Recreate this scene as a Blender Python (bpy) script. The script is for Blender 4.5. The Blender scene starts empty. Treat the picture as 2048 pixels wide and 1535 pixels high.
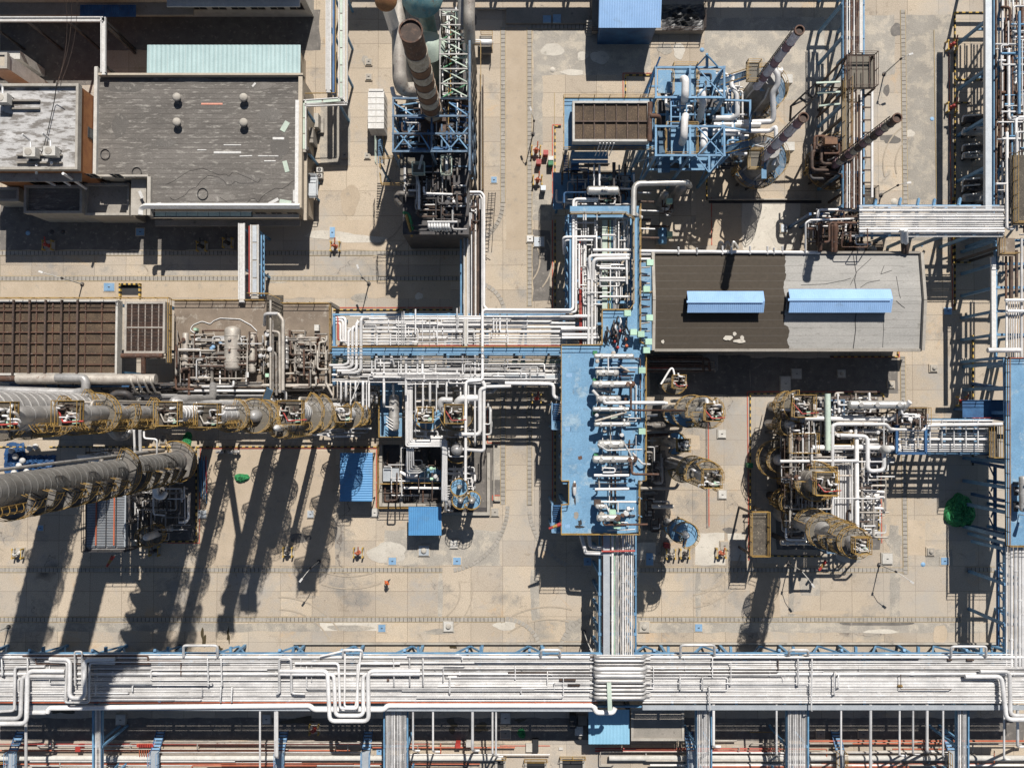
import bpy, math, random
from mathutils import Vector
R = math.radians
C = bpy.context.scene.collection
SC = bpy.context.scene
# ---------------- camera, sky, sun, exposure ----------------
H = 108.0          # camera height above the concrete, metres
S = 0.065          # metres on the ground per photo pixel (2048 wide)
CU, CV = 1024.0, 767.5
cd = bpy.data.cameras.new('camera'); cam = bpy.data.objects.new('camera', cd); C.objects.link(cam)
cd.sensor_width = 36.0; cd.lens = 36.0 * H / (2048 * S)
cd.clip_start = 1.0; cd.clip_end = 2000
TILT = math.atan(47.5/(H/S)); CY = -H*math.tan(TILT)      # the drone looks a little north of straight down
cam.location = (0, CY, H); cam.rotation_euler = (TILT, 0, 0)
SC.camera = cam
SUN = Vector((0.19, 0.80, 1.0)).normalized()
w = bpy.data.worlds.new('World'); SC.world = w; w.use_nodes = True
nt = w.node_tree; bg = nt.nodes['Background']
sky = nt.nodes.new('ShaderNodeTexSky'); sky.sky_type = 'NISHITA'; sky.sun_disc = False
sky.sun_elevation = math.asin(SUN.z); sky.sun_rotation = math.atan2(SUN.x, SUN.y)
sky.air_density = 1.0; sky.dust_density = 0.6
nt.links.new(sky.outputs[0], bg.inputs[0]); bg.inputs[1].default_value = 0.05
sl = bpy.data.lights.new('sun', 'SUN'); sl.energy = 5.0; sl.angle = R(0.5); sl.color = (1, 0.955, 0.89)
so = bpy.data.objects.new('sun', sl); C.objects.link(so)
so.rotation_euler = SUN.to_track_quat('Z', 'Y').to_euler(); so.location = (20, 80, 120)
SC.view_settings.view_transform = 'Standard'; SC.view_settings.look = 'None'
SC.view_settings.exposure = 0.27; SC.view_settings.gamma = 1.0
SC.render.engine = 'CYCLES'
try:
    SC.cycles.max_bounces = 5; SC.cycles.diffuse_bounces = 3; SC.cycles.glossy_bounces = 2
    SC.cycles.transparent_max_bounces = 12; SC.cycles.use_denoising = True
except Exception: pass

def P(u, v, z=0.0):
    """world point at height z seen at photo pixel (u, v)"""
    f = H/S; dv = CV - v; c, s = math.cos(TILT), math.sin(TILT); t = (H - z)/(f*c - dv*s)
    return Vector(((u - CU)*t, CY + (dv*c + f*s)*t, z))
def px(n, z=0.0): return n * S * (H - z) / H

# ---------------- materials ----------------
def mat(name, c1, c2=None, scale=1.0, rough=.7, metal=0.0, c3=None, t3=.62, s3=3.0, bump=0.0, bs=8.0, vary=.18, stretch=None, fine=.25, spec=.5):
    m = bpy.data.materials.new(name); m.use_nodes = True
    n = m.node_tree.nodes; L = m.node_tree.links
    b = n['Principled BSDF']; b.inputs['Roughness'].default_value = rough; b.inputs['Metallic'].default_value = metal
    b.inputs['Specular IOR Level'].default_value = spec
    geo = n.new('ShaderNodeNewGeometry'); src = geo.outputs['Position']
    if stretch:
        mp = n.new('ShaderNodeMapping'); mp.inputs['Scale'].default_value = stretch; L.new(src, mp.inputs[0]); src = mp.outputs[0]
    def noise(s, d=5, rg=.6):
        x = n.new('ShaderNodeTexNoise'); x.inputs['Scale'].default_value = s; x.inputs['Detail'].default_value = d
        x.inputs['Roughness'].default_value = rg; L.new(src, x.inputs['Vector']); return x.outputs[0]
    def ramp(f, a, bb):
        x = n.new('ShaderNodeMapRange'); x.inputs[1].default_value = a; x.inputs[2].default_value = bb; L.new(f, x.inputs[0]); return x.outputs[0]
    def mix(f, a, bb, mode='MIX'):
        x = n.new('ShaderNodeMix'); x.data_type = 'RGBA'; x.blend_type = mode
        if hasattr(f, 'is_output'): L.new(f, x.inputs[0])
        else: x.inputs[0].default_value = f
        for s_, i in ((a, 6), (bb, 7)):
            if hasattr(s_, 'is_output'): L.new(s_, x.inputs[i])
            else: x.inputs[i].default_value = (*s_, 1)
        return x.outputs[2]
    c2 = c2 or tuple(k * .8 for k in c1)
    col = mix(ramp(noise(scale), .35, .65), c1, c2)
    if c3: col = mix(ramp(noise(s3, 8, .7), t3 - .04, t3 + .06), col, c3)
    if fine:
        f = n.new('ShaderNodeMapRange'); f.inputs[1].default_value = .3; f.inputs[2].default_value = .7
        f.inputs[3].default_value = 1 - fine; f.inputs[4].default_value = 1 + fine * .6
        L.new(noise(9, 6, .75), f.inputs[0]); hv = n.new('ShaderNodeHueSaturation'); L.new(f.outputs[0], hv.inputs['Value']); L.new(col, hv.inputs['Color']); col = hv.outputs[0]
    if vary:
        oi = n.new('ShaderNodeObjectInfo'); f = n.new('ShaderNodeMapRange'); f.inputs[3].default_value = 1 - vary; f.inputs[4].default_value = 1 + vary * .5
        L.new(oi.outputs['Random'], f.inputs[0]); hv = n.new('ShaderNodeHueSaturation'); L.new(f.outputs[0], hv.inputs['Value']); L.new(col, hv.inputs['Color']); col = hv.outputs[0]
    L.new(col, b.inputs['Base Color'])
    if bump:
        bp = n.new('ShaderNodeBump'); bp.inputs['Strength'].default_value = bump; bp.inputs['Distance'].default_value = .04
        L.new(noise(bs, 4), bp.inputs['Height']); L.new(bp.outputs[0], b.inputs['Normal'])
    m['mix_out'] = 0
    return m
M = {}
def stained(m, c=(.10, .085, .07), s=.8, lo=.60, hi=.70, k=.75):
    n = m.node_tree.nodes; L = m.node_tree.links; b = n['Principled BSDF']; src = b.inputs['Base Color'].links[0].from_socket
    g = n.new('ShaderNodeNewGeometry'); x = n.new('ShaderNodeTexNoise'); x.inputs['Scale'].default_value = s; x.inputs['Detail'].default_value = 10; x.inputs['Roughness'].default_value = .78; x.inputs['Distortion'].default_value = 1.2
    L.new(g.outputs['Position'], x.inputs['Vector']); r = n.new('ShaderNodeMapRange'); r.inputs[1].default_value = lo; r.inputs[2].default_value = hi; r.inputs[4].default_value = k; L.new(x.outputs[0], r.inputs[0])
    q = n.new('ShaderNodeMix'); q.data_type = 'RGBA'; L.new(r.outputs[0], q.inputs[0]); L.new(src, q.inputs[6]); q.inputs[7].default_value = (*c, 1); L.new(q.outputs[2], b.inputs['Base Color']); return m
M['silver'] = mat('silver_cladding', (.73, .715, .70), (.50, .49, .48), .45, .42, .12, (.30, .23, .18), .66, 2.2, .15, 3, .22)
M['white'] = mat('white_cladding', (.80, .78, .76), (.64, .62, .60), .5, .5, 0, (.38, .3, .24), .68, 1.9, .1, 3, .2)
M['grey'] = mat('grey_cladding', (.46, .445, .43), (.31, .30, .29), .7, .42, .25, (.2, .14, .1), .64, 2, .2, 4, .2)
M['dullgrey'] = mat('weathered_grey_cladding', (.27, .25, .225), (.15, .135, .12), 1.2, .6, .25, (.13, .08, .05), .58, 3, .2, 4, .25)
M['rust'] = mat('rusty_steel', (.13, .065, .04), (.07, .04, .03), 1.5, .8, .1, (.24, .19, .16), .6, 3, .3, 6, .25)
M['brown'] = mat('brown_steel', (.10, .065, .05), (.05, .035, .028), 1.3, .75, .1, (.2, .12, .08), .6, 3, .2, 6, .25)
M['blue'] = mat('blue_paint', (.15, .31, .47), (.085, .19, .32), .6, .6, 0, (.19, .15, .13), .69, 2.2, .1, 4, .15, fine=.2)
M['deck'] = stained(mat('blue_deck_plate', (.16, .31, .46), (.115, .24, .375), .28, .7, 0, (.25, .36, .45), .58, .55, .1, 2, .10, fine=.35))
M['deepblue'] = mat('deep_blue_paint', (.035, .12, .26), (.02, .07, .17), .8, .55, 0, (.10, .08, .07), .64, 2, .1, 4, .15)
M['yellow'] = mat('yellow_paint', (.40, .25, .06), (.27, .16, .045), 1.2, .6, 0, (.16, .09, .05), .6, 4, 0, 4, .2)
M['orange'] = mat('orange_pipe_paint', (.46, .12, .05), (.33, .08, .04), 1, .55, 0, (.3, .12, .06), .62, 3, 0, 4, .2)
M['red'] = mat('red_paint', (.42, .05, .035), (.3, .035, .03), 1, .5, 0, None, .6, 3, 0, 4, .15)
M['green'] = mat('green_paint', (.03, .22, .08), (.02, .15, .06), 1, .55, 0, None, .6, 3, 0, 4, .2)
M['mint'] = mat('mint_box_paint', (.42, .62, .46), (.36, .55, .42), 1, .6)
M['palegreen'] = mat('pale_green_sheet', (.52, .60, .50), (.42, .50, .43), .6, .65, 0, (.2, .15, .1), .66, 2)
M['black'] = mat('black_steel', (.02, .02, .022), (.03, .03, .03), 1, .6)
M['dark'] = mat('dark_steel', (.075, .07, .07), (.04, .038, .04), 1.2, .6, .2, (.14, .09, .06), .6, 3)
M['conc'] = mat('precast_concrete', (.42, .39, .34), (.33, .30, .26), .8, .9, 0, (.22, .2, .17), .62, 1.3, .2, 9, .1)
M['conclight'] = mat('pale_concrete', (.56, .54, .50), (.46, .44, .40), 1.2, .9, 0, (.3, .28, .25), .66, 2.5, .2, 9, .1)
M['concdark'] = mat('stained_concrete', (.30, .27, .235), (.24, .22, .19), .5, .9, 0, (.16, .14, .12), .62, 1.3, .2, 9, .1)
M['beige'] = mat('beige_render', (.50, .43, .34), (.42, .36, .28), .6, .85, 0, (.25, .2, .15), .66, 1.8, .1, 9, .1)
M['brownfloor'] = mat('brown_stained_floor', (.24, .19, .145), (.16, .125, .095), .45, .9, 0, (.34, .30, .25), .6, .8, .2, 9, .05)
M['bronze'] = mat('perforated_grating', (.10, .085, .065), (.055, .045, .035), 1.5, .8, 0, (.28, .23, .17), .6, 5, .3, 9, .2)
M['fins'] = mat('fin_tube_bed', (.105, .07, .042), (.05, .034, .022), .5, .85, 0, (.42, .31, .19), .62, 8, .3, 14, .1, fine=.6)
M['steelblue'] = mat('weathered_blue_steel', (.12, .19, .27), (.045, .09, .15), 1.3, .6, .1, (.12, .09, .07), .6, 3)
M['skin'] = mat('skin_tone', (.45, .27, .19), None, 3, .6)
M['vest'] = mat('orange_workwear', (.75, .16, .02), (.62, .11, .015), 4, .8)
M['navy'] = mat('navy_cloth', (.02, .03, .07), None, 4, .9)
M['tarp'] = mat('blue_tarpaulin', (.03, .10, .24), (.015, .05, .13), 1.2, .55, 0, (.5, .5, .5), .72, 1.5, .4, 3)
M['greennet'] = mat('green_netting', (.035, .25, .09), (.008, .08, .03), 3.5, .9, 0, (.05, .38, .12), .56, 6, .6, 12, .05)
M['tarpblack'] = mat('black_plastic_sheet', (.035, .035, .037), (.06, .06, .06), 1.5, .45, 0, None, .6, 2, .4, 3)
M['brick'] = mat('orange_brick_wall', (.40, .17, .06), (.31, .12, .045), 1.0, .9, 0, (.22, .12, .07), .66, 3, .1, 9, .0)
M['glass'] = mat('dark_window_glass', (.02, .025, .03), None, 1, .15, 0, vary=.1)
M['puddle'] = mat('oil_stain', (.07, .055, .03), None, 1, .35, 0, vary=.1)
M['brass'] = mat('copper_top', (.36, .19, .08), (.28, .13, .06), 2, .5, .3)
M['teal'] = mat('teal_copper_dome', (.07, .20, .24), (.2, .33, .32), 1.5, .6, .1, (.14, .08, .05), .6, 3)
M['pinkwhite'] = mat('faded_white_band', (.74, .70, .73), (.55, .50, .54), 2.5, .7, 0, (.25, .15, .14), .6, 5)
M['pinkred'] = mat('faded_red_band', (.30, .17, .19), (.2, .11, .13), 2.5, .7, 0, (.4, .34, .34), .64, 5)
M['tanband'] = mat('tan_band', (.19, .095, .045), (.12, .06, .03), 1.8, .7, 0, (.12, .06, .04), .6, 3)
M['creamband'] = mat('cream_band', (.50, .45, .37), (.30, .25, .19), 1.8, .7, 0, (.12, .06, .04), .6, 3)
M['steelplate'] = mat('pale_steel_plate', (.50, .53, .55), (.42, .45, .48), .8, .5, .3, (.3, .28, .26), .68, 2, 0, 4, .1)
M['hatchblue'] = mat('blue_hatch_steel', (.17, .32, .5), (.24, .38, .54), 2, .6, 0, (.3, .24, .18), .7, 3)
M['tank'] = mat('tank_cladding', (.62, .60, .56), (.44, .42, .39), .9, .4, .5, (.25, .2, .16), .68, 2.5, .15, 3, .1)
M['drum'] = mat('weathered_vessel', (.50, .46, .40), (.35, .31, .27), .9, .55, .3, (.17, .10, .07), .62, 2, .2, 4, .15)
M['lime'] = mat('lime_paint', (.2, .5, .1), None, 2, .6)
M['fine_white'] = mat('white_hose', (.75, .74, .72), None, 2, .6)
M['plank'] = mat('pale_board', (.62, .61, .59), (.52, .5, .47), 3, .7, 0, None, .6, 3, 0, 3, .25)
M['salmon'] = mat('salmon_board', (.62, .28, .2), None, 3, .7)

def grating(name, c):
    m = bpy.data.materials.new(name); m.use_nodes = True; n = m.node_tree.nodes; L = m.node_tree.links
    b = n['Principled BSDF']; b.inputs['Roughness'].default_value = .7; b.inputs['Base Color'].default_value = (*c, 1)
    g = n.new('ShaderNodeNewGeometry'); sx = n.new('ShaderNodeSeparateXYZ'); L.new(g.outputs['Position'], sx.inputs[0])
    outs = []
    for i, per, dut in ((0, .085, .5), (1, .12, .4)):
        a = n.new('ShaderNodeMath'); a.operation = 'DIVIDE'; L.new(sx.outputs[i], a.inputs[0]); a.inputs[1].default_value = per
        f = n.new('ShaderNodeMath'); f.operation = 'FRACT'; L.new(a.outputs[0], f.inputs[0])
        l = n.new('ShaderNodeMath'); l.operation = 'LESS_THAN'; L.new(f.outputs[0], l.inputs[0]); l.inputs[1].default_value = dut; outs.append(l.outputs[0])
    mx = n.new('ShaderNodeMath'); mx.operation = 'MAXIMUM'; L.new(outs[0], mx.inputs[0]); L.new(outs[1], mx.inputs[1])
    L.new(mx.outputs[0], b.inputs['Alpha'])
    return m
M['grate'] = grating('open_grating', (.16, .14, .11))
M['midgrey'] = mat('dull_silver_cladding', (.30,.29,.275), (.19,.182,.17), .8, .45, .2, (.12,.09,.07), .63, 2.5)
M['floorplate'] = mat('grey_floor_plate', (.20,.185,.165), (.12,.11,.10), 1.2, .7, .1)
M['grateblue'] = grating('open_blue_grating', (.09, .17, .26))

def stripe_mat(name, base, axis, per, dut, lines, mask=None):
    """a base material darkened along regular joints"""
    m = base.copy(); m.name = name; n = m.node_tree.nodes; L = m.node_tree.links; b = n['Principled BSDF']
    src = b.inputs['Base Color'].links[0].from_socket
    g = n.new('ShaderNodeNewGeometry'); sx = n.new('ShaderNodeSeparateXYZ'); L.new(g.outputs['Position'], sx.inputs[0])
    nz = n.new('ShaderNodeTexNoise'); nz.inputs['Scale'].default_value = .35; L.new(g.outputs['Position'], nz.inputs[0])
    a = n.new('ShaderNodeMath'); a.operation = 'DIVIDE'; L.new(sx.outputs[axis], a.inputs[0]); a.inputs[1].default_value = per
    f = n.new('ShaderNodeMath'); f.operation = 'FRACT'; L.new(a.outputs[0], f.inputs[0])
    l = n.new('ShaderNodeMath'); l.operation = 'LESS_THAN'; L.new(f.outputs[0], l.inputs[0]); l.inputs[1].default_value = dut
    mk = n.new('ShaderNodeMapRange'); mk.inputs[1].default_value = .28; mk.inputs[2].default_value = .5; L.new(nz.outputs[0], mk.inputs[0])
    mm = n.new('ShaderNodeMath'); mm.operation = 'MULTIPLY'; L.new(l.outputs[0], mm.inputs[0]); L.new(mk.outputs[0], mm.inputs[1])
    x = n.new('ShaderNodeMix'); x.data_type = 'RGBA'; L.new(mm.outputs[0], x.inputs[0]); L.new(src, x.inputs[6]); x.inputs[7].default_value = (*lines, 1)
    L.new(x.outputs[2], b.inputs['Base Color'])
    return m
M['draincell'] = mat('drain_cover_concrete', (.36, .33, .29), (.29, .265, .23), .6, .9, 0, (.2, .18, .15), .6, 2, .2, 9, .05)
M['drain_h'] = stripe_mat('drain_cover_row', M['draincell'], 0, .52, .16, (.08, .07, .06))
M['drain_v'] = stripe_mat('drain_cover_column', M['draincell'], 1, .56, .16, (.08, .07, .06))

# ground concrete: slabs with joints, stains, patches
def ground_mat():
    m = mat('ground_concrete', (.495, .42, .328), (.405, .34, .262), .055, .92, 0, (.29, .265, .23), .58, .12, .15, 6, 0, fine=.45)
    n = m.node_tree.nodes; L = m.node_tree.links; b = n['Principled BSDF']; src = b.inputs['Base Color'].links[0].from_socket
    g = n.new('ShaderNodeNewGeometry')
    def mixc(f, a, c, mode='MIX'):
        x = n.new('ShaderNodeMix'); x.data_type = 'RGBA'; x.blend_type = mode; L.new(f, x.inputs[0]); L.new(a, x.inputs[6])
        if hasattr(c, 'is_output'): L.new(c, x.inputs[7])
        else: x.inputs[7].default_value = (*c, 1)
        return x.outputs[2]
    def noise(s, d=8, rg=.65, dist=0, lo=.4, hi=.6):
        x = n.new('ShaderNodeTexNoise'); x.inputs['Scale'].default_value = s; x.inputs['Detail'].default_value = d; x.inputs['Roughness'].default_value = rg
        x.inputs['Distortion'].default_value = dist; L.new(g.outputs['Position'], x.inputs['Vector'])
        r = n.new('ShaderNodeMapRange'); r.inputs[1].default_value = lo; r.inputs[2].default_value = hi; L.new(x.outputs[0], r.inputs[0]); return r.outputs[0]
    def dim(f, k):
        q = n.new('ShaderNodeMath'); q.operation = 'MULTIPLY'; L.new(f, q.inputs[0]); q.inputs[1].default_value = k; return q.outputs[0]
    # slab to slab tone
    br = n.new('ShaderNodeTexBrick'); br.offset = 0; br.squash = 1; mp = n.new('ShaderNodeMapping'); mp.inputs['Location'].default_value = (1.2, .75, 0)
    L.new(g.outputs['Position'], mp.inputs[0]); L.new(mp.outputs[0], br.inputs['Vector'])
    br.inputs['Scale'].default_value = 1; br.inputs['Brick Width'].default_value = 4.1; br.inputs['Row Height'].default_value = 3.25
    br.inputs['Mortar Size'].default_value = .022; br.inputs['Mortar Smooth'].default_value = .3; br.inputs['Bias'].default_value = 0
    br.inputs['Color1'].default_value = (.84, .84, .86, 1); br.inputs['Color2'].default_value = (1.08, 1.06, 1.03, 1); br.inputs['Mortar'].default_value = (.22, .2, .18, 1)
    c = n.new('ShaderNodeMix'); c.data_type = 'RGBA'; c.blend_type = 'MULTIPLY'; c.inputs[0].default_value = .9
    L.new(src, c.inputs[6]); L.new(br.outputs['Color'], c.inputs[7]); src = c.outputs[2]
    src = mixc(dim(noise(.10, 10, .72, .4, .54, .66), .7), src, (.30, .29, .275))
    src = mixc(dim(noise(.33, 10, .8, 1.5, .58, .68), .8), src, (.19, .155, .115))
    src = mixc(dim(noise(.19, 9, .75, .8, .58, .68), .65), src, (.46, .32, .19))
    src = mixc(dim(noise(2.5, 10, .85, .5, .62, .72), .35), src, (.15, .13, .11))
    # hairline cracks
    vo = n.new('ShaderNodeTexVoronoi'); vo.feature = 'DISTANCE_TO_EDGE'; vo.inputs['Scale'].default_value = .16
    nz = n.new('ShaderNodeTexNoise'); nz.inputs['Scale'].default_value = .7; nz.inputs['Detail'].default_value = 8; L.new(g.outputs['Position'], nz.inputs[0])
    va = n.new('ShaderNodeVectorMath'); va.operation = 'MULTIPLY_ADD'; L.new(nz.outputs['Color'], va.inputs[0]); va.inputs[1].default_value = (3, 3, 0); L.new(g.outputs['Position'], va.inputs[2])
    L.new(va.outputs[0], vo.inputs['Vector'])
    r = n.new('ShaderNodeMapRange'); r.inputs[1].default_value = 0; r.inputs[2].default_value = .006; r.inputs[3].default_value = 1; r.inputs[4].default_value = 0; L.new(vo.outputs[0], r.inputs[0])
    mk = noise(.12, 3, .5, 0, .52, .6); q = n.new('ShaderNodeMath'); q.operation = 'MULTIPLY'; L.new(r.outputs[0], q.inputs[0]); L.new(mk, q.inputs[1])
    src = mixc(dim(q.outputs[0], .85), src, (.08, .065, .055))
    src = mixc(dim(noise(.9, 12, .8, 2.5, .56, .66), .7), src, (.25, .205, .155))
    src = mixc(dim(noise(.045, 6, .6, .5, .5, .6), .35), src, (.37, .35, .32))
    L.new(src, b.inputs['Base Color'])
    return m
M['ground'] = ground_mat()
M['patch_light'] = mat('light_concrete_patch', (.56, .52, .45), (.48, .44, .38), .5, .9, 0, (.36, .33, .28), .6, 1.5, .2, 9, .1)
M['patch_grey'] = mat('grey_concrete_patch', (.36, .33, .285), (.29, .265, .23), .4, .92, 0, (.44, .39, .32), .53, .5, .2, 9, .1, fine=.45)
M['patch_warm'] = mat('warm_concrete_patch', (.47, .385, .29), (.42, .34, .25), .4, .92, 0, (.35, .3, .24), .6, .9, .2, 9, .1)
M['patch_dark'] = mat('dark_asphalt_and_shade', (.17, .155, .14), (.12, .11, .10), .8, .92, 0, (.28, .25, .22), .6, 1.5, .2, 9, .1)  # dark asphalt spots; broad sheets of it also deepen shade on shadowed ground
M['roofgrey'] = stripe_mat('worn_grey_roofing', mat('worn_roof_felt', (.165, .15, .135), (.11, .10, .09), .22, .95, 0, (.30, .28, .25), .58, 1.4, .3, 8, .05, stretch=(.5, 2.2, 1), fine=.45), 1, .62, .08, (.07, .062, .055))
M['roofdark'] = None
def hall_roof():
    m = mat('hall_roof_felt', (.37, .355, .33), (.31, .30, .28), .3, .95, 0, (.22, .21, .19), .62, 1.5, .2, 8, 0, stretch=(.5, 2, 1), fine=.3)
    n = m.node_tree.nodes; L = m.node_tree.links; b = n['Principled BSDF']; src = b.inputs['Base Color'].links[0].from_socket
    g = n.new('ShaderNodeNewGeometry'); sx = n.new('ShaderNodeSeparateXYZ'); L.new(g.outputs['Position'], sx.inputs[0])
    nz = n.new('ShaderNodeTexNoise'); nz.inputs['Scale'].default_value = .35; nz.inputs['Detail'].default_value = 7; L.new(g.outputs['Position'], nz.inputs[0])
    a = n.new('ShaderNodeMath'); a.operation = 'MULTIPLY_ADD'; L.new(nz.outputs[0], a.inputs[0]); a.inputs[1].default_value = 3.2; L.new(sx.outputs[0], a.inputs[2])
    l = n.new('ShaderNodeMath'); l.operation = 'LESS_THAN'; L.new(a.outputs[0], l.inputs[0]); l.inputs[1].default_value = (1573 - CU) * S * .94 + 1.6
    n2 = n.new('ShaderNodeTexNoise'); n2.inputs['Scale'].default_value = 2.2; n2.inputs['Detail'].default_value = 9; n2.inputs['Roughness'].default_value = .8; L.new(g.outputs['Position'], n2.inputs[0])
    cr = n.new('ShaderNodeMix'); cr.data_type = 'RGBA'; L.new(n2.outputs[0], cr.inputs[0]); cr.inputs[6].default_value = (.03, .024, .018, 1); cr.inputs[7].default_value = (.085, .068, .05, 1)
    x = n.new('ShaderNodeMix'); x.data_type = 'RGBA'; L.new(l.outputs[0], x.inputs[0]); L.new(src, x.inputs[6]); L.new(cr.outputs[2], x.inputs[7])
    L.new(x.outputs[2], b.inputs['Base Color'])
    return stripe_mat('hall_roof_sheets', m, 1, .95, .03, (.12, .11, .1))
M['hallroof'] = hall_roof()
M['whiteroof'] = mat('flaking_white_roof', (.52, .51, .50), (.38, .37, .36), .3, .9, 0, (.17, .155, .14), .51, .55, .3, 8, .05, stretch=(.7, 2.4, 1), fine=.3)
M['tealroof'] = stripe_mat('pale_teal_sheet_roof', mat('pale_teal_sheet', (.36, .49, .50), (.31, .43, .44), .5, .6, 0, (.30, .16, .08), .69, 3, 0, 8, .05), 0, .75, .05, (.25, .3, .3))
M['bluesheet'] = stained(mat('blue_corrugated_sheet', (.31, .49, .76), (.27, .44, .70), .5, .5, .05, None, .6, 3, 0, 8, .08, fine=.1), (.2,.28,.36), .5, .56, .72, .6)
M['midblue'] = stained(mat('mid_blue_corrugated_sheet', (.09, .27, .50), (.075, .23, .45), .5, .5, .05, None, .6, 3, 0, 8, .08, fine=.15), (.10,.18,.26), .5, .55, .72, .7)
M['lightblue'] = mat('light_blue_corrugated_sheet', (.27, .50, .66), (.23, .45, .60), .5, .5, .05, None, .6, 3, 0, 8, .08, fine=.15)

# ---------------- mesh helpers ----------------
class MB:
    def __init__(s): s.v = []; s.f = []; s.sm = []
    def quad(s, a, b, c, d): i = len(s.v); s.v += [tuple(a), tuple(b), tuple(c), tuple(d)]; s.f.append((i, i+1, i+2, i+3)); s.sm.append(False)
    def poly(s, pts): i = len(s.v); s.v += [tuple(p) for p in pts]; s.f.append(tuple(range(i, i+len(pts)))); s.sm.append(False)
    def box(s, x0, y0, z0, x1, y1, z1):
        if x0 > x1: x0, x1 = x1, x0
        if y0 > y1: y0, y1 = y1, y0
        i = len(s.v); s.v += [(x0,y0,z0),(x1,y0,z0),(x1,y1,z0),(x0,y1,z0),(x0,y0,z1),(x1,y0,z1),(x1,y1,z1),(x0,y1,z1)]
        for f in ((0,3,2,1),(4,5,6,7),(0,1,5,4),(1,2,6,5),(2,3,7,6),(3,0,4,7)): s.f.append(tuple(i+k for k in f)); s.sm.append(False)
        return s
    def prism(s, pts, z0, z1):
        """pts: ccw list of (x, y)"""
        a = sum(pts[i][0]*pts[(i+1) % len(pts)][1] - pts[(i+1) % len(pts)][0]*pts[i][1] for i in range(len(pts)))
        if a < 0: pts = pts[::-1]
        n = len(pts); i = len(s.v); s.v += [(p[0], p[1], z0) for p in pts] + [(p[0], p[1], z1) for p in pts]
        s.f.append(tuple(range(i+n-1, i-1, -1))); s.f.append(tuple(range(i+n, i+2*n))); s.sm += [False]*2
        for k in range(n): s.f.append((i+k, i+(k+1) % n, i+n+(k+1) % n, i+n+k)); s.sm.append(False)
        return s
    def bar(s, a, b, w, h=None):
        """rectangular bar from a to b"""
        a = Vector(a); b = Vector(b); d = b - a
        if d.length < 1e-4: return s
        h = h or w; d.normalize(); up = Vector((0,0,1)) if abs(d.z) < .95 else Vector((0,1,0))
        x = d.cross(up).normalized() * w / 2; y = d.cross(x).normalized() * h / 2
        i = len(s.v)
        for p in (a, b): s.v += [tuple(p+x+y), tuple(p-x+y), tuple(p-x-y), tuple(p+x-y)]
        for f in ((0,1,2,3),(7,6,5,4),(0,4,5,1),(1,5,6,2),(2,6,7,3),(3,7,4,0)): s.f.append(tuple(i+k for k in f)); s.sm.append(False)
        return s
    def tube(s, pts, r, n=8, rs=None, bend=None):
        pts = [Vector(p) for p in pts]
        if len(pts) > 2 and bend != 0: pts = fillet(pts, bend if bend else r * 2.6)
        q = [pts[0]]
        for p in pts[1:]:
            if (p - q[-1]).length > 1e-3: q.append(p)
        pts = q
        if len(pts) < 2: return s
        N = len(pts); i0 = len(s.v)
        d = (pts[1]-pts[0]).normalized(); up = Vector((0,0,1)) if abs(d.z) < .9 else Vector((0,1,0))
        x = d.cross(up).normalized()
        for k in range(N):
            if k == 0: t = (pts[1]-pts[0]).normalized()
            elif k == N-1: t = (pts[-1]-pts[-2]).normalized()
            else: t = ((pts[k]-pts[k-1]).normalized() + (pts[k+1]-pts[k]).normalized()).normalized()
            x = (x - t * x.dot(t)).normalized(); y = t.cross(x)
            rr = rs[k] if rs else r
            for j in range(n):
                a = 2*math.pi*j/n; s.v.append(tuple(pts[k] + x*rr*math.cos(a) + y*rr*math.sin(a)))
        for k in range(N-1):
            for j in range(n):
                a = i0+k*n+j; b = i0+k*n+(j+1) % n; s.f.append((a, b, b+n, a+n)); s.sm.append(True)
        s.f.append(tuple(i0+j for j in range(n-1, -1, -1))); s.f.append(tuple(i0+(N-1)*n+j for j in range(n))); s.sm += [False]*2
        return s
    def lathe(s, c, prof, n=24, axis='z', a0=0, a1=2*math.pi):
        """prof: list of (radius, offset along axis)"""
        c = Vector(c); i0 = len(s.v); full = abs(a1-a0-2*math.pi) < 1e-6; m = n if full else n+1
        for r, h in prof:
            for j in range(m):
                a = a0 + (a1-a0)*j/n; x, y = r*math.cos(a), r*math.sin(a)
                s.v.append(tuple(c + (Vector((x,y,h)) if axis == 'z' else Vector((h,x,y)) if axis == 'x' else Vector((x,h,y)))))
        for k in range(len(prof)-1):
            for j in range(n):
                a = i0+k*m+j; b = i0+k*m+(j+1) % m
                s.f.append((a, b, b+m, a+m)); s.sm.append(True)
        if full:
            s.f.append(tuple(i0+j for j in range(n-1, -1, -1))); s.f.append(tuple(i0+(len(prof)-1)*m+j for j in range(n))); s.sm += [False]*2
        return s
    def build(s, name, m, parent=None):
        me = bpy.data.meshes.new(name); off = WL.get(parent.name, Vector((0,0,0))) if parent else Vector((0,0,0))
        me.from_pydata([(v[0]-off.x, v[1]-off.y, v[2]-off.z) for v in s.v], [], s.f); me.polygons.foreach_set('use_smooth', s.sm)
        me.materials.append(M[m] if isinstance(m, str) else m); me.update()
        if any(s.sm): me.set_sharp_from_angle(angle=R(62))
        o = bpy.data.objects.new(name, me); C.objects.link(o)
        if parent: o.parent = parent; WL[o.name] = off
        return o
WL = {}
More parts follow.
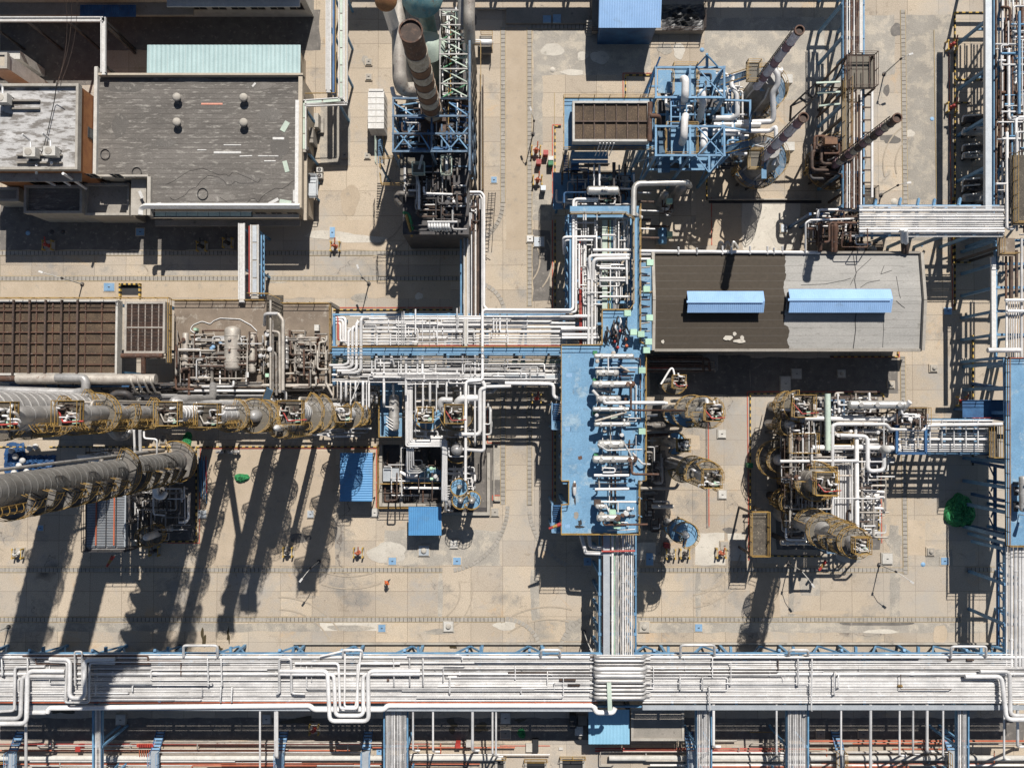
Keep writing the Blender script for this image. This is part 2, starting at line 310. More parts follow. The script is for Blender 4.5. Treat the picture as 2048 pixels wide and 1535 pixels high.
def fillet(pts, rad):
    out = [pts[0]]
    for k in range(1, len(pts)-1):
        a, b, c = pts[k-1], pts[k], pts[k+1]; d1 = a-b; d2 = c-b
        l1, l2 = d1.length, d2.length
        if l1 < 1e-4 or l2 < 1e-4: continue
        d1 /= l1; d2 /= l2; ang = d1.angle(d2, 3.1)
        if ang > 3.05: out.append(b); continue
        t = min(rad / max(math.tan(ang/2), .2), l1*.48, l2*.48); p0 = b + d1*t; p2 = b + d2*t
        for q in range(5):
            u = q/4; out.append(p0*(1-u)**2 + b*2*u*(1-u) + p2*u*u)
    out.append(pts[-1]); return out
def thing(name, label, cat, loc, group=None):
    o = bpy.data.objects.new(name, None); C.objects.link(o); o.location = loc; o.empty_display_size = .5
    WL[o.name] = Vector(loc); o['label'] = label; o['category'] = cat
    if group: o['group'] = group
    return o
def tag(o, label, cat, group=None):
    o['label'] = label; o['category'] = cat
    if group: o['group'] = group
    return o
def struct(o, kind='structure'): o['kind'] = kind; return o
def pr(u0, v0, u1, v1, z):
    a, b, c, d = P(u0, v1, z), P(u1, v0, z), P(u0, v0, z), P(u1, v1, z); return (a.x+c.x)/2, a.y, (b.x+d.x)/2, b.y
def pbox(u0, v0, u1, v1, z0, z1, mb=None):
    mb = mb or MB(); x0, y0, x1, y1 = pr(u0, v0, u1, v1, z1); return mb.box(x0, y0, z0, x1, y1, z1)
def sheet(u0, v0, u1, v1, z, name, m, parent=None):
    x0, y0, x1, y1 = pr(u0, v0, u1, v1, 0); mb = MB(); mb.quad((x0,y0,z),(x1,y0,z),(x1,y1,z),(x0,y1,z)); return mb.build(name, m, parent)
def blob(u, v, ru, rv, z, name, m, seed=0, rough=.15, parent=None, ang=0):
    rnd = random.Random(seed + int(u*7+v*13)); c = P(u, v, 0); pts = []; n = 26
    ph = [rnd.uniform(0, 6.28) for _ in range(4)]
    for k in range(n):
        a = 2*math.pi*k/n; r = 1 + rough*(math.sin(2*a+ph[0])*.5 + math.sin(3*a+ph[1])*.5 + math.sin(5*a+ph[2])*.35 + rnd.uniform(-.25,.25))
        x, y = px(ru)*r*math.cos(a), px(rv)*r*math.sin(a)
        pts.append((c.x+x*math.cos(ang)-y*math.sin(ang), c.y+x*math.sin(ang)+y*math.cos(ang), z))
    mb = MB(); mb.poly(pts); return mb.build(name, m, parent)
def rail(root, path, z, m='yellow', h=1.1, step=1.6, name='railing', sub=None, r=.045, closed=False):
    """guard railing along world points (x, y) at floor height z"""
    mb = MB(); pts = [Vector((p[0], p[1], z)) for p in path]
    if closed: pts.append(pts[0].copy())
    for a, b in zip(pts, pts[1:]):
        for hh in (h, h*.5): mb.bar(a+Vector((0,0,hh)), b+Vector((0,0,hh)), r*1.2)
        mb.bar(a+Vector((0,0,.08)), b+Vector((0,0,.08)), .03, .14)
        L = (b-a).length; n = max(1, int(L/step))
        for k in range(n): p = a.lerp(b, k/n); mb.bar(p, p+Vector((0,0,h)), r*1.6)
    p = pts[-1]; mb.bar(p, p+Vector((0,0,h)), r*1.6)
    return mb.build(name, m, sub or root)
def railp(root, path, z, m='yellow', **k): return rail(root, [P(u, v, z) for u, v in path], z, m, **k)
def corrugated(u0, v0, u1, v1, z, name, m, parent=None, ridge=None, pitch=.26, along='x', ridge_z=.5, amp=.05, th=.05):
    """a corrugated sheet roof; ridge: v of the ridge line; ribs run down the slope"""
    x0, y0, x1, y1 = pr(u0, v0, u1, v1, z); mb = MB(); 
    if along == 'x':
        n = max(4, int((x1-x0)/pitch)*2); ys = [y0, y1] if ridge is None else [y0, P(0, ridge, z).y, y1]; zs = [z, z] if ridge is None else [z, z+ridge_z, z]
        for k in range(n):
            xa, xb = x0+(x1-x0)*k/n, x0+(x1-x0)*(k+1)/n; za, zb = (amp if k % 2 else 0), (0 if k % 2 else amp)
            for (ya, z_a), (yb, z_b) in zip(zip(ys, zs), zip(ys[1:], zs[1:])): mb.quad((xa,ya,z_a+za),(xb,ya,z_a+zb),(xb,yb,z_b+zb),(xa,yb,z_b+za))
    else:
        n = max(4, int((y1-y0)/pitch)*2)
        for k in range(n):
            ya, yb = y0+(y1-y0)*k/n, y0+(y1-y0)*(k+1)/n; za, zb = (amp if k % 2 else 0), (0 if k % 2 else amp)
            mb.quad((x0,ya,z+za),(x1,ya,z+za),(x1,yb,z+zb),(x0,yb,z+zb))
    o = mb.build(name, m, parent); sd = o.modifiers.new('thick', 'SOLIDIFY'); sd.thickness = th; sd.offset = -1
    return o
# ================= ground, paving, drains, kerbs, painted lines =================
mb = MB(); mb.quad((-260,-220,0),(260,-220,0),(260,220,0),(-260,220,0)); struct(mb.build('ground', 'ground'))
ZC=[.004]
def nz():
    ZC[0]+=.0003; return ZC[0]
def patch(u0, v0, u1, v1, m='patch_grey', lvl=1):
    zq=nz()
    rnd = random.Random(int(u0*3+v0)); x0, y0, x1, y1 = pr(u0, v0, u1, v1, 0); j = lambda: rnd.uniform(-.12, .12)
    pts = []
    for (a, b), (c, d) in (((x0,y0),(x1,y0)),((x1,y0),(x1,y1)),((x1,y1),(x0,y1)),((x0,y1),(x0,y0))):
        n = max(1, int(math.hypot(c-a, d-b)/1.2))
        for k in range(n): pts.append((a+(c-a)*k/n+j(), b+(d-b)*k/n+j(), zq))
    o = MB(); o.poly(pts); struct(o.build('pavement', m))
for a in ((1066,35,1300,150,'patch_grey'),(1410,35,1650,200,'patch_grey'),(0,380,475,500,'patch_dark'),(0,20,210,170,'patch_dark'),(215,20,640,100,'patch_dark'),  # broad patch_dark sheets paint deeper shade onto ground already in shadow
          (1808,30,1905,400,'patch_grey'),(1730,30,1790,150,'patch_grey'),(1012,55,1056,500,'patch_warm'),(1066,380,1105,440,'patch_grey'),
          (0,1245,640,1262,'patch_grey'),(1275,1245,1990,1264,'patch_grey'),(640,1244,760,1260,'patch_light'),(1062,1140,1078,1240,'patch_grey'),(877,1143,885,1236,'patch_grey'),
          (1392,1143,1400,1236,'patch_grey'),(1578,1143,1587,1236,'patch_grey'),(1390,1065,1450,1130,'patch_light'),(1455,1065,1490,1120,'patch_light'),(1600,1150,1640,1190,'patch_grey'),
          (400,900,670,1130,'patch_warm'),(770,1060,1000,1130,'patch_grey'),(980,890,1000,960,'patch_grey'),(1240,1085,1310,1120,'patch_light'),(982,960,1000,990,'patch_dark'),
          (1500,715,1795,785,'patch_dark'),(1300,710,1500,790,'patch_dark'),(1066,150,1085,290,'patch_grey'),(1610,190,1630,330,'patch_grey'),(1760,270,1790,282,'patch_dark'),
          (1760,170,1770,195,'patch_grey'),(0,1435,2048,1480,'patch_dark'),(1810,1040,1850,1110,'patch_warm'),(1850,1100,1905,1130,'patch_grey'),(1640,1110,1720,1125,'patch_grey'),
          (1390,210,1480,490,'patch_warm'),(1485,400,1600,500,'patch_light'),(0,560,900,596,'patch_warm'),(1552,795,1758,1098,'patch_dark'),(1310,200,1460,340,'patch_dark'),(1285,800,1330,1060,'patch_dark'),(880,890,985,1020,'patch_dark'),(262,950,390,1080,'patch_dark'),(1780,1050,1800,1240,'patch_grey'),(600,1140,640,1190,'patch_warm'),(1130,1240,1165,1280,'patch_grey'),(970,640,1055,700,'patch_warm'),(1810,420,1900,480,'patch_grey'),(1660,30,1730,180,'patch_grey'),(665,440,760,500,'patch_warm'),(640,200,700,330,'patch_grey'),(1500,1125,1560,1240,'patch_warm'),(1300,870,1400,900,'patch_warm'),(1066,460,1100,600,'patch_dark')):  # dark sheets under process units stand for shade; tower unit floor also stained
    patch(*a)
for (u, v, a, b, m) in ((1633,92,18,17,'patch_light'),(1630,140,19,19,'patch_light'),(1105,100,22,14,'patch_light'),(1165,112,10,10,'patch_light'),(1200,115,18,14,'patch_light'),(1145,145,24,6,'patch_light'),
                        (1358,102,12,16,'patch_light'),(1330,98,14,12,'patch_grey'),(1773,181,6,12,'patch_dark'),(1793,60,12,14,'patch_dark'),(1820,267,9,8,'patch_light'),(1785,280,16,8,'patch_dark'),
                        (940,40,14,16,'patch_dark'),(838,592,8,7,'patch_light'),(720,595,16,9,'patch_grey'),(545,560,30,7,'patch_grey'),(845,1030,20,8,'patch_light'),(1010,1250,24,9,'patch_light'),
                        (700,1255,45,6,'patch_grey'),(1750,1245,80,5,'patch_dark'),(1690,1108,20,14,'patch_light'),(1880,1270,14,22,'patch_warm'),(1460,1060,14,6,'patch_dark'),(1640,1225,60,5,'patch_warm'),
                        (1384,776,11,11,'patch_dark'),(1444,776,12,11,'patch_dark'),(775,1105,40,20,'patch_light'),(600,1075,20,10,'patch_dark'),(1570,470,34,24,'patch_light'),(1762,1262,36,4,'patch_light'),
                        (730,120,6,10,'patch_grey'),(700,400,20,30,'patch_warm'),(660,470,50,9,'patch_light'),(720,478,55,8,'patch_light'),(880,1262,30,6,'patch_grey'),(1790,1080,22,12,'patch_grey')):
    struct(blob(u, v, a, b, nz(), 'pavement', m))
for (u, v, a, b) in ((407,1276,4,18),(457,1270,3,12),(358,1297,9,6),(440,1298,5,6),(907,1290,10,5),(650,1200,0.6,1),(905,1450,9,12),(810,1448,6,14),(960,1455,16,8),(1040,1440,8,4),(600,1440,25,8),(120,1420,22,6)):
    struct(blob(u, v, a, b, nz()+.03, 'road_marking', 'puddle', rough=.6), 'structure')
def tyre(cu,cv,r,a0,a1):
    c=P(cu,cv,0)
    for dr in (0,1.6):
        mb=MB(); n=24; rr=px(r)+dr; zt=nz()
        for k in range(n):
            a,b=a0+(a1-a0)*k/n,a0+(a1-a0)*(k+1)/n; mb.quad(*[(c.x+(rr+s*.09)*math.cos(x),c.y+(rr+s*.09)*math.sin(x),zt+.02) for x,s in ((a,-1),(a,1),(b,1),(b,-1))])
        struct(mb.build('road_marking','tyremark'))
M['tyremark'] = mat('tyre_rubber_trace', (.33,.28,.22), (.40,.335,.26), 2.5, .95, 0, None, .6, 3, 0, 4, 0)
for a in ((1380,1110,78,-1.5,-.1),(1392,1090,90,-1.45,-.2),(560,1330,110,.5,1.6),(700,1000,150,-1.9,-1.2),(1100,1380,140,1.3,2.2),(860,1180,60,-1,.3),(1020,520,60,-.7,.5),(740,420,70,-1.5,-.4),(1860,330,70,2.2,3.4)): tyre(*a)
def drain(u0, v0, u1, v1):
    hz = abs(u1-u0) > abs(v1-v0); t = 4.2
    if hz: struct(sheet(u0, v0-t, u1, v0+t, .062, 'road_surface', 'drain_h'))
    else: struct(sheet(u0-t, v0, u0+t, v1, .066, 'road_surface', 'drain_v'))
    for sgn in (-1, 1):
        q = t+.6
        if hz: struct(sheet(u0, v0+sgn*q-.5, u1, v0+sgn*q+.5, .054, 'road_marking', 'concyellow'))
        else: struct(sheet(u0+sgn*q-.5, v0, u0+sgn*q+.5, v1, .058, 'road_marking', 'concyellow'))
M['concyellow'] = mat('faded_yellow_line', (.40, .30, .15), (.32, .25, .15), 1, .9, 0, None, .6, 3, 0, 4, 0)
for a in ((-40,506,922,506),(-40,557,922,557),(-40,1139,885,1139),(1275,1139,1815,1139),(-40,1238,1010,1238),(1275,1238,1922,1238),(1006,55,1006,405),(1059,55,1059,612),(1006,775,1006,1008),
          (1059,775,1059,1010),(1808,20,1808,410),(1808,712,1808,1147),(1059,54,1190,54),(1930,1138,1990,1138)): drain(*a)
def arc_drain(cu, cv, r, a0, a1):
    c = P(cu, cv, 0); mb = MB(); n = int(abs(a1-a0)*px(r)/.5); rr = px(r); t = .26
    for k in range(n):
        a = a0+(a1-a0)*k/n; b = a0+(a1-a0)*(k+.82)/n
        mb.quad((c.x+(rr-t)*math.cos(a), c.y+(rr-t)*math.sin(a), .07),(c.x+(rr+t)*math.cos(a), c.y+(rr+t)*math.sin(a), .07),(c.x+(rr+t)*math.cos(b), c.y+(rr+t)*math.sin(b), .07),(c.x+(rr-t)*math.cos(b), c.y+(rr-t)*math.sin(b), .07))
    struct(mb.build('road_surface', 'draincell'))
arc_drain(920, 405, 86, -R(85), 0); arc_drain(945, 628, 64, R(10), R(85)); arc_drain(885, 1010, 130, -R(80), 0); arc_drain(1190, 1010, 131, R(185), R(245)); arc_drain(1010, 1310, 72, R(5), R(90)); arc_drain(1200,1310,80,R(100),R(170))
def redline(*pts, w=.9, m='redpaint', z=.072):
    for (a, b), (c, d) in zip(pts, pts[1:]):
        if abs(a-c) > abs(b-d): struct(sheet(min(a,c), b-w, max(a,c), b+w, z, 'road_marking', m))
        else: struct(sheet(a-w, min(b,d), a+w, max(b,d), z+.001, 'road_marking', m))
M['redpaint'] = mat('worn_red_paint', (.52, .10, .06), (.42, .13, .09), 1.5, .9, 0, (.35, .3, .25), .6, 2, 0, 4, 0)
for l in (((1246,200),(1246,147),(1312,147)),((1105,410),(1105,250),(1122,250)),((1105,440),(1105,620)),((667,615),(905,615)),((753,898),(753,1015),(760,1015)),((400,893),(400,1085),(330,1085)),((403,896),(753,896)),
          ((1105,845),(1105,1000)),((1496,1120),(1496,783),(1760,783)),((1417,795),(1417,1053)),((1901,85),(1901,620)),((1798,700),(1798,714),(1660,714)),((1762,1085),(1762,900)),((985,1000),(985,990),(1000,990)),
          ((975,800),(975,885),(1000,885)),((1000,1490),(1100,1490)),((1423,395),(1423,490)),((0,1490),(640,1490))): redline(*l)
redline((1413,790),(1413,1055), w=1.4, m='patch_dark'); redline((1109,185),(1109,330), w=.5, m='concyellow'); redline((1870,60),(1870,400), w=.6, m='concyellow')
M['kerbyellow'] = mat('kerb_yellow', (.55, .36, .08), (.45, .3, .08), 2, .85); M['kerbblack'] = mat('kerb_black', (.03, .028, .025), None, 2, .85)
def kerb(*pts, w=2.2, h=.2):
    """a striped concrete bund kerb: one mesh, alternate blocks black and yellow"""
    mb = MB(); idx = []
    for (a, b), (c, d) in zip(pts, pts[1:]):
        p, q = P(a, b), P(c, d); L = (q-p).length; n = max(2, int(L/.42)); hw = px(w)/2
        dx, dy = (q-p).x/L, (q-p).y/L
        for k in range(n):
            s, e = p.lerp(q, k/n), p.lerp(q, (k+1)/n); f0 = len(mb.f)
            mb.prism([(s.x-dy*hw, s.y+dx*hw),(e.x-dy*hw, e.y+dx*hw),(e.x+dy*hw, e.y-dx*hw),(s.x+dy*hw, s.y-dx*hw)], 0, h)
            idx += [k % 2]*(len(mb.f)-f0)
    o = mb.build('kerb', 'kerbyellow'); o.data.materials.append(M['kerbblack']); o.data.polygons.foreach_set('material_index', idx); struct(o)
for k in (((1251,196),(1251,151),(1312,151)),((1110,410),(1110,253),(1122,253)),((1110,440),(1110,612)),((667,619.5),(905,619.5)),((100,893),(390,893)),((393,1083),(393,893),(760,893)),((330,1082),(393,1082)),
          ((1110,850),(1110,1002)),((1500,1110),(1500,787),(1766,787),(1766,800)),((1500,1110),(1640,1112)),((1909,620),(1909,26),(1970,26)),((1909,160),(1965,160)),((1909,206),(1940,206)),((1795,702),(1795,713),(1660,713)),
          ((1757,1078),(1757,950)),((1945,670),(1945,930)),((1905,395),(1905,525),(1940,525)),((1413,345),(1413,400)),((1070,1345),(1070,1346)),((0,893),(60,893))): kerb(*k)
# bund walls (low concrete)
def lowwall(*pts, w=3, h=.45, m='conc'):
    mb = MB()
    for (a, b), (c, d) in zip(pts, pts[1:]):
        p, q = P(a, b), P(c, d); hw = px(w)/2
        mb.box(min(p.x,q.x)-hw, min(p.y,q.y)-hw, 0, max(p.x,q.x)+hw, max(p.y,q.y)+hw, h)
    struct(mb.build('kerb', m))
lowwall((590,1285),(1170,1285)); lowwall((1275,1285),(2010,1285)); lowwall((1415,400),(1640,400), w=2); lowwall((1420,404),(1640,404), w=5, h=.1, m='black'); lowwall((988,885),(988,1000),(1000,1000), w=2)
lowwall((956,20),(1012,20), w=2)

# ================= buildings =================
def building(label, u0, v0, u1, v1, h, wall, roofm, name='building', parapet=.5, pw=.3, cat='building', cap='conc'):
    x0, y0, x1, y1 = pr(u0, v0, u1, v1, h)
    t = thing(name, label, cat, ((x0+x1)/2, (y0+y1)/2, 0))
    MB().box(x0+.12, y0+.12, 0, x1-.12, y1-.12, h-.3).build('wall', wall, t)
    MB().box(x0+.1, y0+.1, h-.3, x1-.1, y1-.1, h-.02).build('roof', roofm, t)
    if parapet:
        mb = MB(); z1 = h-.02+parapet
        mb.box(x0,y0,h-.35,x1,y0+pw,z1); mb.box(x0,y1-pw,h-.35,x1,y1,z1); mb.box(x0,y0+pw,h-.35,x0+pw,y1-pw,z1); mb.box(x1-pw,y0+pw,h-.35,x1,y1-pw,z1)
        mb.build('parapet', cap, t)
    return t, (x0, y0, x1, y1)
def window(t, x0, z0, x1, z1, y, face=-1, n=2):
    """a window in a wall lying on plane y, facing -y (or +y)"""
    f = MB(); d = .06*face
    f.box(x0, y+d*.2, z0, x1, y+d, z1); o = f.build('window', 'dark', t)
    g = MB().box(x0+.08, y+d*1.02, z0+.08, x1-.08, y+d*1.15, z1-.08).build('pane', 'glass', o)
    m = MB(); m.box((x0+x1)/2-.03, y+d*1.2, z0, (x0+x1)/2+.03, y+d*1.6, z1); m.box(x0-.05, y+d*1.2, z0-.08, x1+.05, y+d*2.5, z0); m.build('frame', 'beige', o)
def ac_unit(u, v, z, label, size=(1.1, .5, 1.2), fans=2, name='air_conditioner', ang=0):
    c = P(u, v, z); t = thing(name, label, 'air conditioner', c, 'air conditioners')
    a, b, h = size; MB().box(c.x-a/2, c.y-b/2, z+.1, c.x+a/2, c.y+b/2, z+.1+h).build('casing', 'conclight', t)
    for k in range(fans):
        cx = c.x - a/2 + a*(k+.5)/fans if a >= b else c.x; cy = c.y if a >= b else c.y - b/2 + b*(k+.5)/fans; r = min(a, b)*.38 if fans > 1 else min(a, b)*.4
        f = MB().lathe((cx, cy, z+.1+h), [(r, -.02), (r, .03), (r*.9, .03), (r*.9, .005)], 16).build('fan_ring', 'dark', t)
        MB().lathe((cx, cy, z+.1+h), [(r*.3, .0), (r*.3, .05)], 10).build('hub', 'grey', f)
    for s in (-1, 1): MB().box(c.x+s*a*.35-.04, c.y-b/2, z, c.x+s*a*.35+.04, c.y+b/2, z+.1).build('foot', 'dark', t)
    return t
# --- grey-roofed control building ---
h = 7.2
STN={'patch_dark':mat('ponding_stain',(.12,.11,.10),(.15,.138,.125),.4,.9,0,(.28,.26,.23),.6,1.2,fine=.5),'patch_grey':mat('silt_stain',(.22,.20,.18),(.16,.148,.132),.4,.9,0,(.33,.31,.28),.6,1.2,fine=.5)}
GR = t = thing('control_building', 'large building with worn grey flat roof and four roof vents', 'building', P(400, 290, 0))
poly = [(196,148),(600,148),(600,414),(300,414),(300,352),(196,352)]
w3 = [P(u, v, h) for u, v in poly]; MB().prism([(p.x, p.y) for p in w3], 0, h-.4).build('wall', 'beige', t)
MB().prism([(p.x, p.y) for p in w3], h-.38, h).build('roof', 'roofgrey', t)
pbox(196,146,606,150,h-.4,h+.75).build('parapet', 'beige', t); pbox(187,133,193.5,350,h-.4,h+.5).build('cable_tray', 'conclight', t); pbox(596,150,604,415,h-.4,h+.6).build('parapet', 'beige', t)
pbox(608,205,614,440,h-1.2,h-.9).build('ledge', 'beige', t); pbox(192,349,296,353,h-.4,h+.45).build('parapet', 'conc', t); pbox(294,353,301,430,h-.4,h+.55).build('parapet', 'conc', t)
pbox(262,358,292,430,h-1.1,h-.9).build('lower_roof', 'conc', t); pbox(590,200,597,412,h+.02,h+.7).build('duct_box', 'plank', t)
pbox(300,428,598,436,h-.8,h-.5).build('ledge', 'beige', t); pbox(310,440,600,452,h-3.2,h-3).build('canopy', 'concdark', t)
for k in range(8): window(t, P(330+k*33,414,h).x, 2.6, P(330+k*33,414,h).x+1.3, 4.3, P(0,414,h).y, -1)
mb = MB(); mb.tube([P(600,412,h+.55), P(290,412,h+.55), P(281,417,h+.3), P(281,430,h+.3)], .36, 4, bend=.8); tag(mb.build('air_duct', 'plank'), 'long white square duct along the lower edge of the grey roof', 'duct')
t2 = thing('panel_row', 'row of pale green cable tray covers below the white roof duct', 'cable tray', P(400,425,h-.4))
for k in range(9): pbox(310+k*21.5,423.5,330.5+k*21.5,432,h-.45,h-.38).build('tray_cover', 'palegreen', t2)
pbox(305,421,505,434,h-.55,h-.47).build('tray_base', 'dark', t2)
vent_lab = ['upper left of the four', 'upper right of the four', 'lower left of the four', 'lower right of the four']
for i, (u, v) in enumerate(((352,193),(486,194),(352,243),(486,244))):
    c = P(u, v, h+1.0); c.z = h; t = thing('roof_vent', 'cream mushroom roof vent on the grey roof, ' + vent_lab[i], 'roof vent', c, 'mushroom vents on the grey roof')
    MB().lathe(c, [(.26,0),(.26,.75)], 16).build('vent_pipe', 'dark', t)
    MB().lathe(c, [(.2,.7),(.5,.72),(.53,.85),(.42,1.0),(.2,1.1),(.05,1.13)], 20).build('vent_cap', 'conc', t); MB().lathe(c, [(.62,.0),(.6,.03),(.3,.06)], 18).build('flashing', 'patch_dark', t)
def loose(name, label, cat, u, v, w, l, ang, m, z=h, th=.04, grp='loose boards lying on the grey roof'):
    c = P(u, v, z); a = R(ang); W, Lh = px(w, z)/2, px(l, z)/2; pts = [(c.x+x*math.cos(a)-y*math.sin(a), c.y+x*math.sin(a)+y*math.cos(a)) for x, y in ((-W,-Lh),(W,-Lh),(W,Lh),(-W,Lh))]
    tag(MB().prism(pts, z+.01, z+.01+th).build(name, m), label, cat, grp)
for nm, lb, u, v, w_, l_, an, m in (('board','salmon pink board lying on the grey roof',424,208,43,3.5,0,'salmon'),('board','white board long and thickest of the mid-roof strips',455,305,55,4.5,0,'plank'),
        ('board','thin white strip above the thickest roof board',465,290,35,2,0,'plank'),('board','short white strip left of the thickest roof board',404,300,18,2,0,'plank'),('board','thin white strip right of the thickest roof board',492,312,25,2,2,'plank'),
        ('board','pale green sheet tilted near the upper right vent side of the roof',570,253,11,22,-30,'palegreen'),('board','short white plank near the right edge of the grey roof',557,277,23,4.5,0,'plank'),
        ('board','pale green sheet leaning near the lower right of the grey roof',572,333,9,23,15,'palegreen'),('board','broken white strip in the lower row, left piece',526,312,20,2,0,'plank'),('board','broken white strip in the lower row, right piece',547,312,20,2,0,'plank'),
        ('board','white strip just under the broken upper row',540,322,23,2,0,'plank'),('board','white plank in the lower right corner of the grey roof',547,403,22,6,28,'plank'),('board','pale green plank beside the corner planks of the grey roof',571,404,24,8,-10,'palegreen'),
        ('board','white panel against the right parapet of the grey roof',591,392,10,24,0,'plank'),('board','white scrap at the top right corner of the grey roof',508,170,10,4,50,'plank'),('board','narrow white scrap beside the roof notch parapet',282,389,6,16,25,'plank'),('board','small white scrap at the lower edge of the grey roof',318,407,9,4,10,'plank')):
    loose(nm, lb, 'board', u, v, w_, l_, an, m)
for (u, v, r, lb) in ((211,309,8,'black hose coil beside the left edge of the grey roof'),(274,345,8,'black hose loop near the notch of the grey roof'),(406,388,9,'black coiled cable low on the grey roof')):
    mb = MB(); c = P(u, v, h)
    mb.tube([c+Vector((px(r)*math.cos(a/8*math.pi)*(1+a*.004), px(r)*1.2*math.sin(a/8*math.pi), .05+a*.003)) for a in range(36)], .035, 5, bend=0); tag(mb.build('hose', 'black'), lb, 'hose', 'hoses on the grey roof')
rnd = random.Random(5)
for i, lb in enumerate(('wandering black cable across the lower grey roof', 'black cable curling above the coil on the grey roof', 'thin cable running up the lower right of the grey roof')):
    p = P((330,340,440)[i], (370,395,395)[i], h); pts = [p]
    for k in range(14): p = p + Vector((rnd.uniform(.3,1.3), rnd.uniform(-.7,.8), 0)); pts.append(p)
    tag(MB().tube([q+Vector((0,0,.04)) for q in pts], .014, 4, bend=.5).build('cable', 'black'), lb, 'cable', 'cables on the grey roof')
for q,(u,v,a,b,m) in enumerate(((250,175,40,10,'patch_dark'),(520,170,30,8,'patch_grey'),(330,285,22,9,'patch_dark'),(480,360,50,12,'patch_dark'),(540,230,26,14,'patch_dark'),(240,250,16,24,'patch_dark'),(420,395,60,8,'patch_grey'),(560,290,18,30,'patch_dark'),(380,160,40,5,'patch_grey'))):
    c=P(u,v,h); rnd=random.Random(u); mb=MB(); mb.poly([(c.x+px(a)*math.cos(k*.33)*rnd.uniform(.75,1.1), c.y+px(b)*math.sin(k*.33)*rnd.uniform(.75,1.1), h+.006+q*.002) for k in range(19)]); mb.build('roof_stain',STN[m],GR)
# pale teal roof shed behind
x0,y0,x1,y1 = pr(297,90,600,149,4.2); t = thing('lean_to_shed', 'long shed with pale teal sheet roof behind the grey roof', 'shed', ((x0+x1)/2,(y0+y1)/2,0))
MB().box(x0+.3,y0+.2,0,x1-.3,y1-.3,4.0).build('wall', 'beige', t); corrugated(294,90,601,152,4.3,'roof','tealroof',t,pitch=.55)
# white-roofed tall building left, with brick wall
t, (x0,y0,x1,y1) = building('tall building with flaking white flat roof and orange brick side', -60,170,160,341,10.8,'brick','whiteroof','brick_building')
for k in range(5): window(t, x0+4+k*2.9, 4, x0+5.2+k*2.9, 5.5, y0+.12, -1); window(t, x0+4+k*2.9, 7.6, x0+5.2+k*2.9, 9.1, y0+.12, -1)
mb = MB(); mb.box(x1-.13, P(0,265,9).y-.5, 7.4, x1-.04, P(0,265,9).y+.8, 8.8); o = mb.build('window', 'dark', t); MB().box(x1-.05, P(0,265,9).y-.35, 7.5, x1-.02, P(0,265,9).y+.65, 8.7).build('pane', 'glass', o)
MB().box(x0, y0-.9, 9.2, x1-.5, y0+.1, 9.35).build('gutter', 'conc', t)
for (u, v, lb) in ((61,305,'left one of two pale square air coolers on the white roof'),(101,303,'right one of two pale square air coolers on the white roof'),(5,197,'pale air cooler by the upper left of the white roof')):
    c = P(u, v, 12); z = 10.8; c.z = z; t = thing('air_cooler_unit', lb, 'air cooler', c, 'air coolers on the white roof')
    MB().box(c.x-.7,c.y-.55,z+.5,c.x+.7,c.y+.55,z+1.5).build('casing','conclight',t)
    MB().lathe((c.x-.1,c.y,z+1.5),[(.42,0),(.42,.06),(.1,.1)],16).build('fan_cover','conc',t)
    for dx in (-.6,.6):
        for dy in (-.45,.45): MB().box(c.x+dx-.05,c.y+dy-.05,z-.02,c.x+dx+.05,c.y+dy+.05,z+.5).build('leg','dark',t)
    MB().tube([c+Vector((-.1,.5,1.0)), c+Vector((-.2,1.5,.9)), c+Vector((-.5,1.9,2.0))],.13,8).build('outlet_pipe','silver',t)
for i,(u,v) in enumerate(((50,201),(50,217),(60,310),(60,325))):
    tag(pbox(20+i//2*12,v-2,78+i//2*45,v+1,10.78,11.15).build('roof_plinth','concdark'), ('upper of two long concrete plinths on the white roof','lower of two long concrete plinths on the white roof','plinth under the paired air coolers, upper one','plinth under the paired air coolers, lower one')[i], 'plinth', 'plinths on the white roof')
for i,(pts) in enumerate((((73,330),(73,352),(110,370)),((103,325),(104,347),(140,370)),((126,347),(150,362),(172,377)))):
    tag(MB().tube([P(u,v,11.3-k*2.6) for k,(u,v) in enumerate(pts)],.17,8).build('downpipe','white'), 'white drain pipe hanging over the white roof edge, '+('left one','middle one','right one')[i], 'pipe', 'drain pipes of the white roof')
tag(MB().tube([P(114,165,13.5), P(109,200,11.2), P(95,265,11.1), P(84,305,11.6)], .05, 5, bend=1).build('power_cable','black'), 'black cable bundle crossing the flaking white roof', 'cable')
for i,(a,b) in enumerate((((143,-30),(112,172)),((130,-30),(114,172)),((155,-30),(120,170)))):
    pa=P(a[0],a[1],15); pb=P(b[0],b[1],11.4); pts=[pa.lerp(pb,k/8)-Vector((0,0,1.2*math.sin(math.pi*k/8))) for k in range(9)]
    tag(MB().tube(pts,.03,4,bend=0).build('overhead_cable','brown'), 'overhead cable strung between two buildings, '+('middle strand','left strand','right strand')[i], 'cable', 'overhead cables')
# lower dark annex and small sheds left
t,_ = building('low dark flat annex beneath the white roofed building', 52,372,168,428,5.2,'conc','roofgrey','annex'); HB = 1; t,_ = building('small brown flat annex between the annex and the grey roof', 172,368,262,432,4.4,'beige','concdark','annex')
t,_ = building('grey corner shelter at the far left below the white roof', -20,376,42,404,3.2,'conc','concdark','shelter')
t,_ = building('small beige hut at the left with tall sloping side walls', -30,106,16,138,10.5,'conclight','beige','stair_hut',parapet=.2); pbox(-30,102,40,118,0,5.5).build('side_wall','conclight',t)
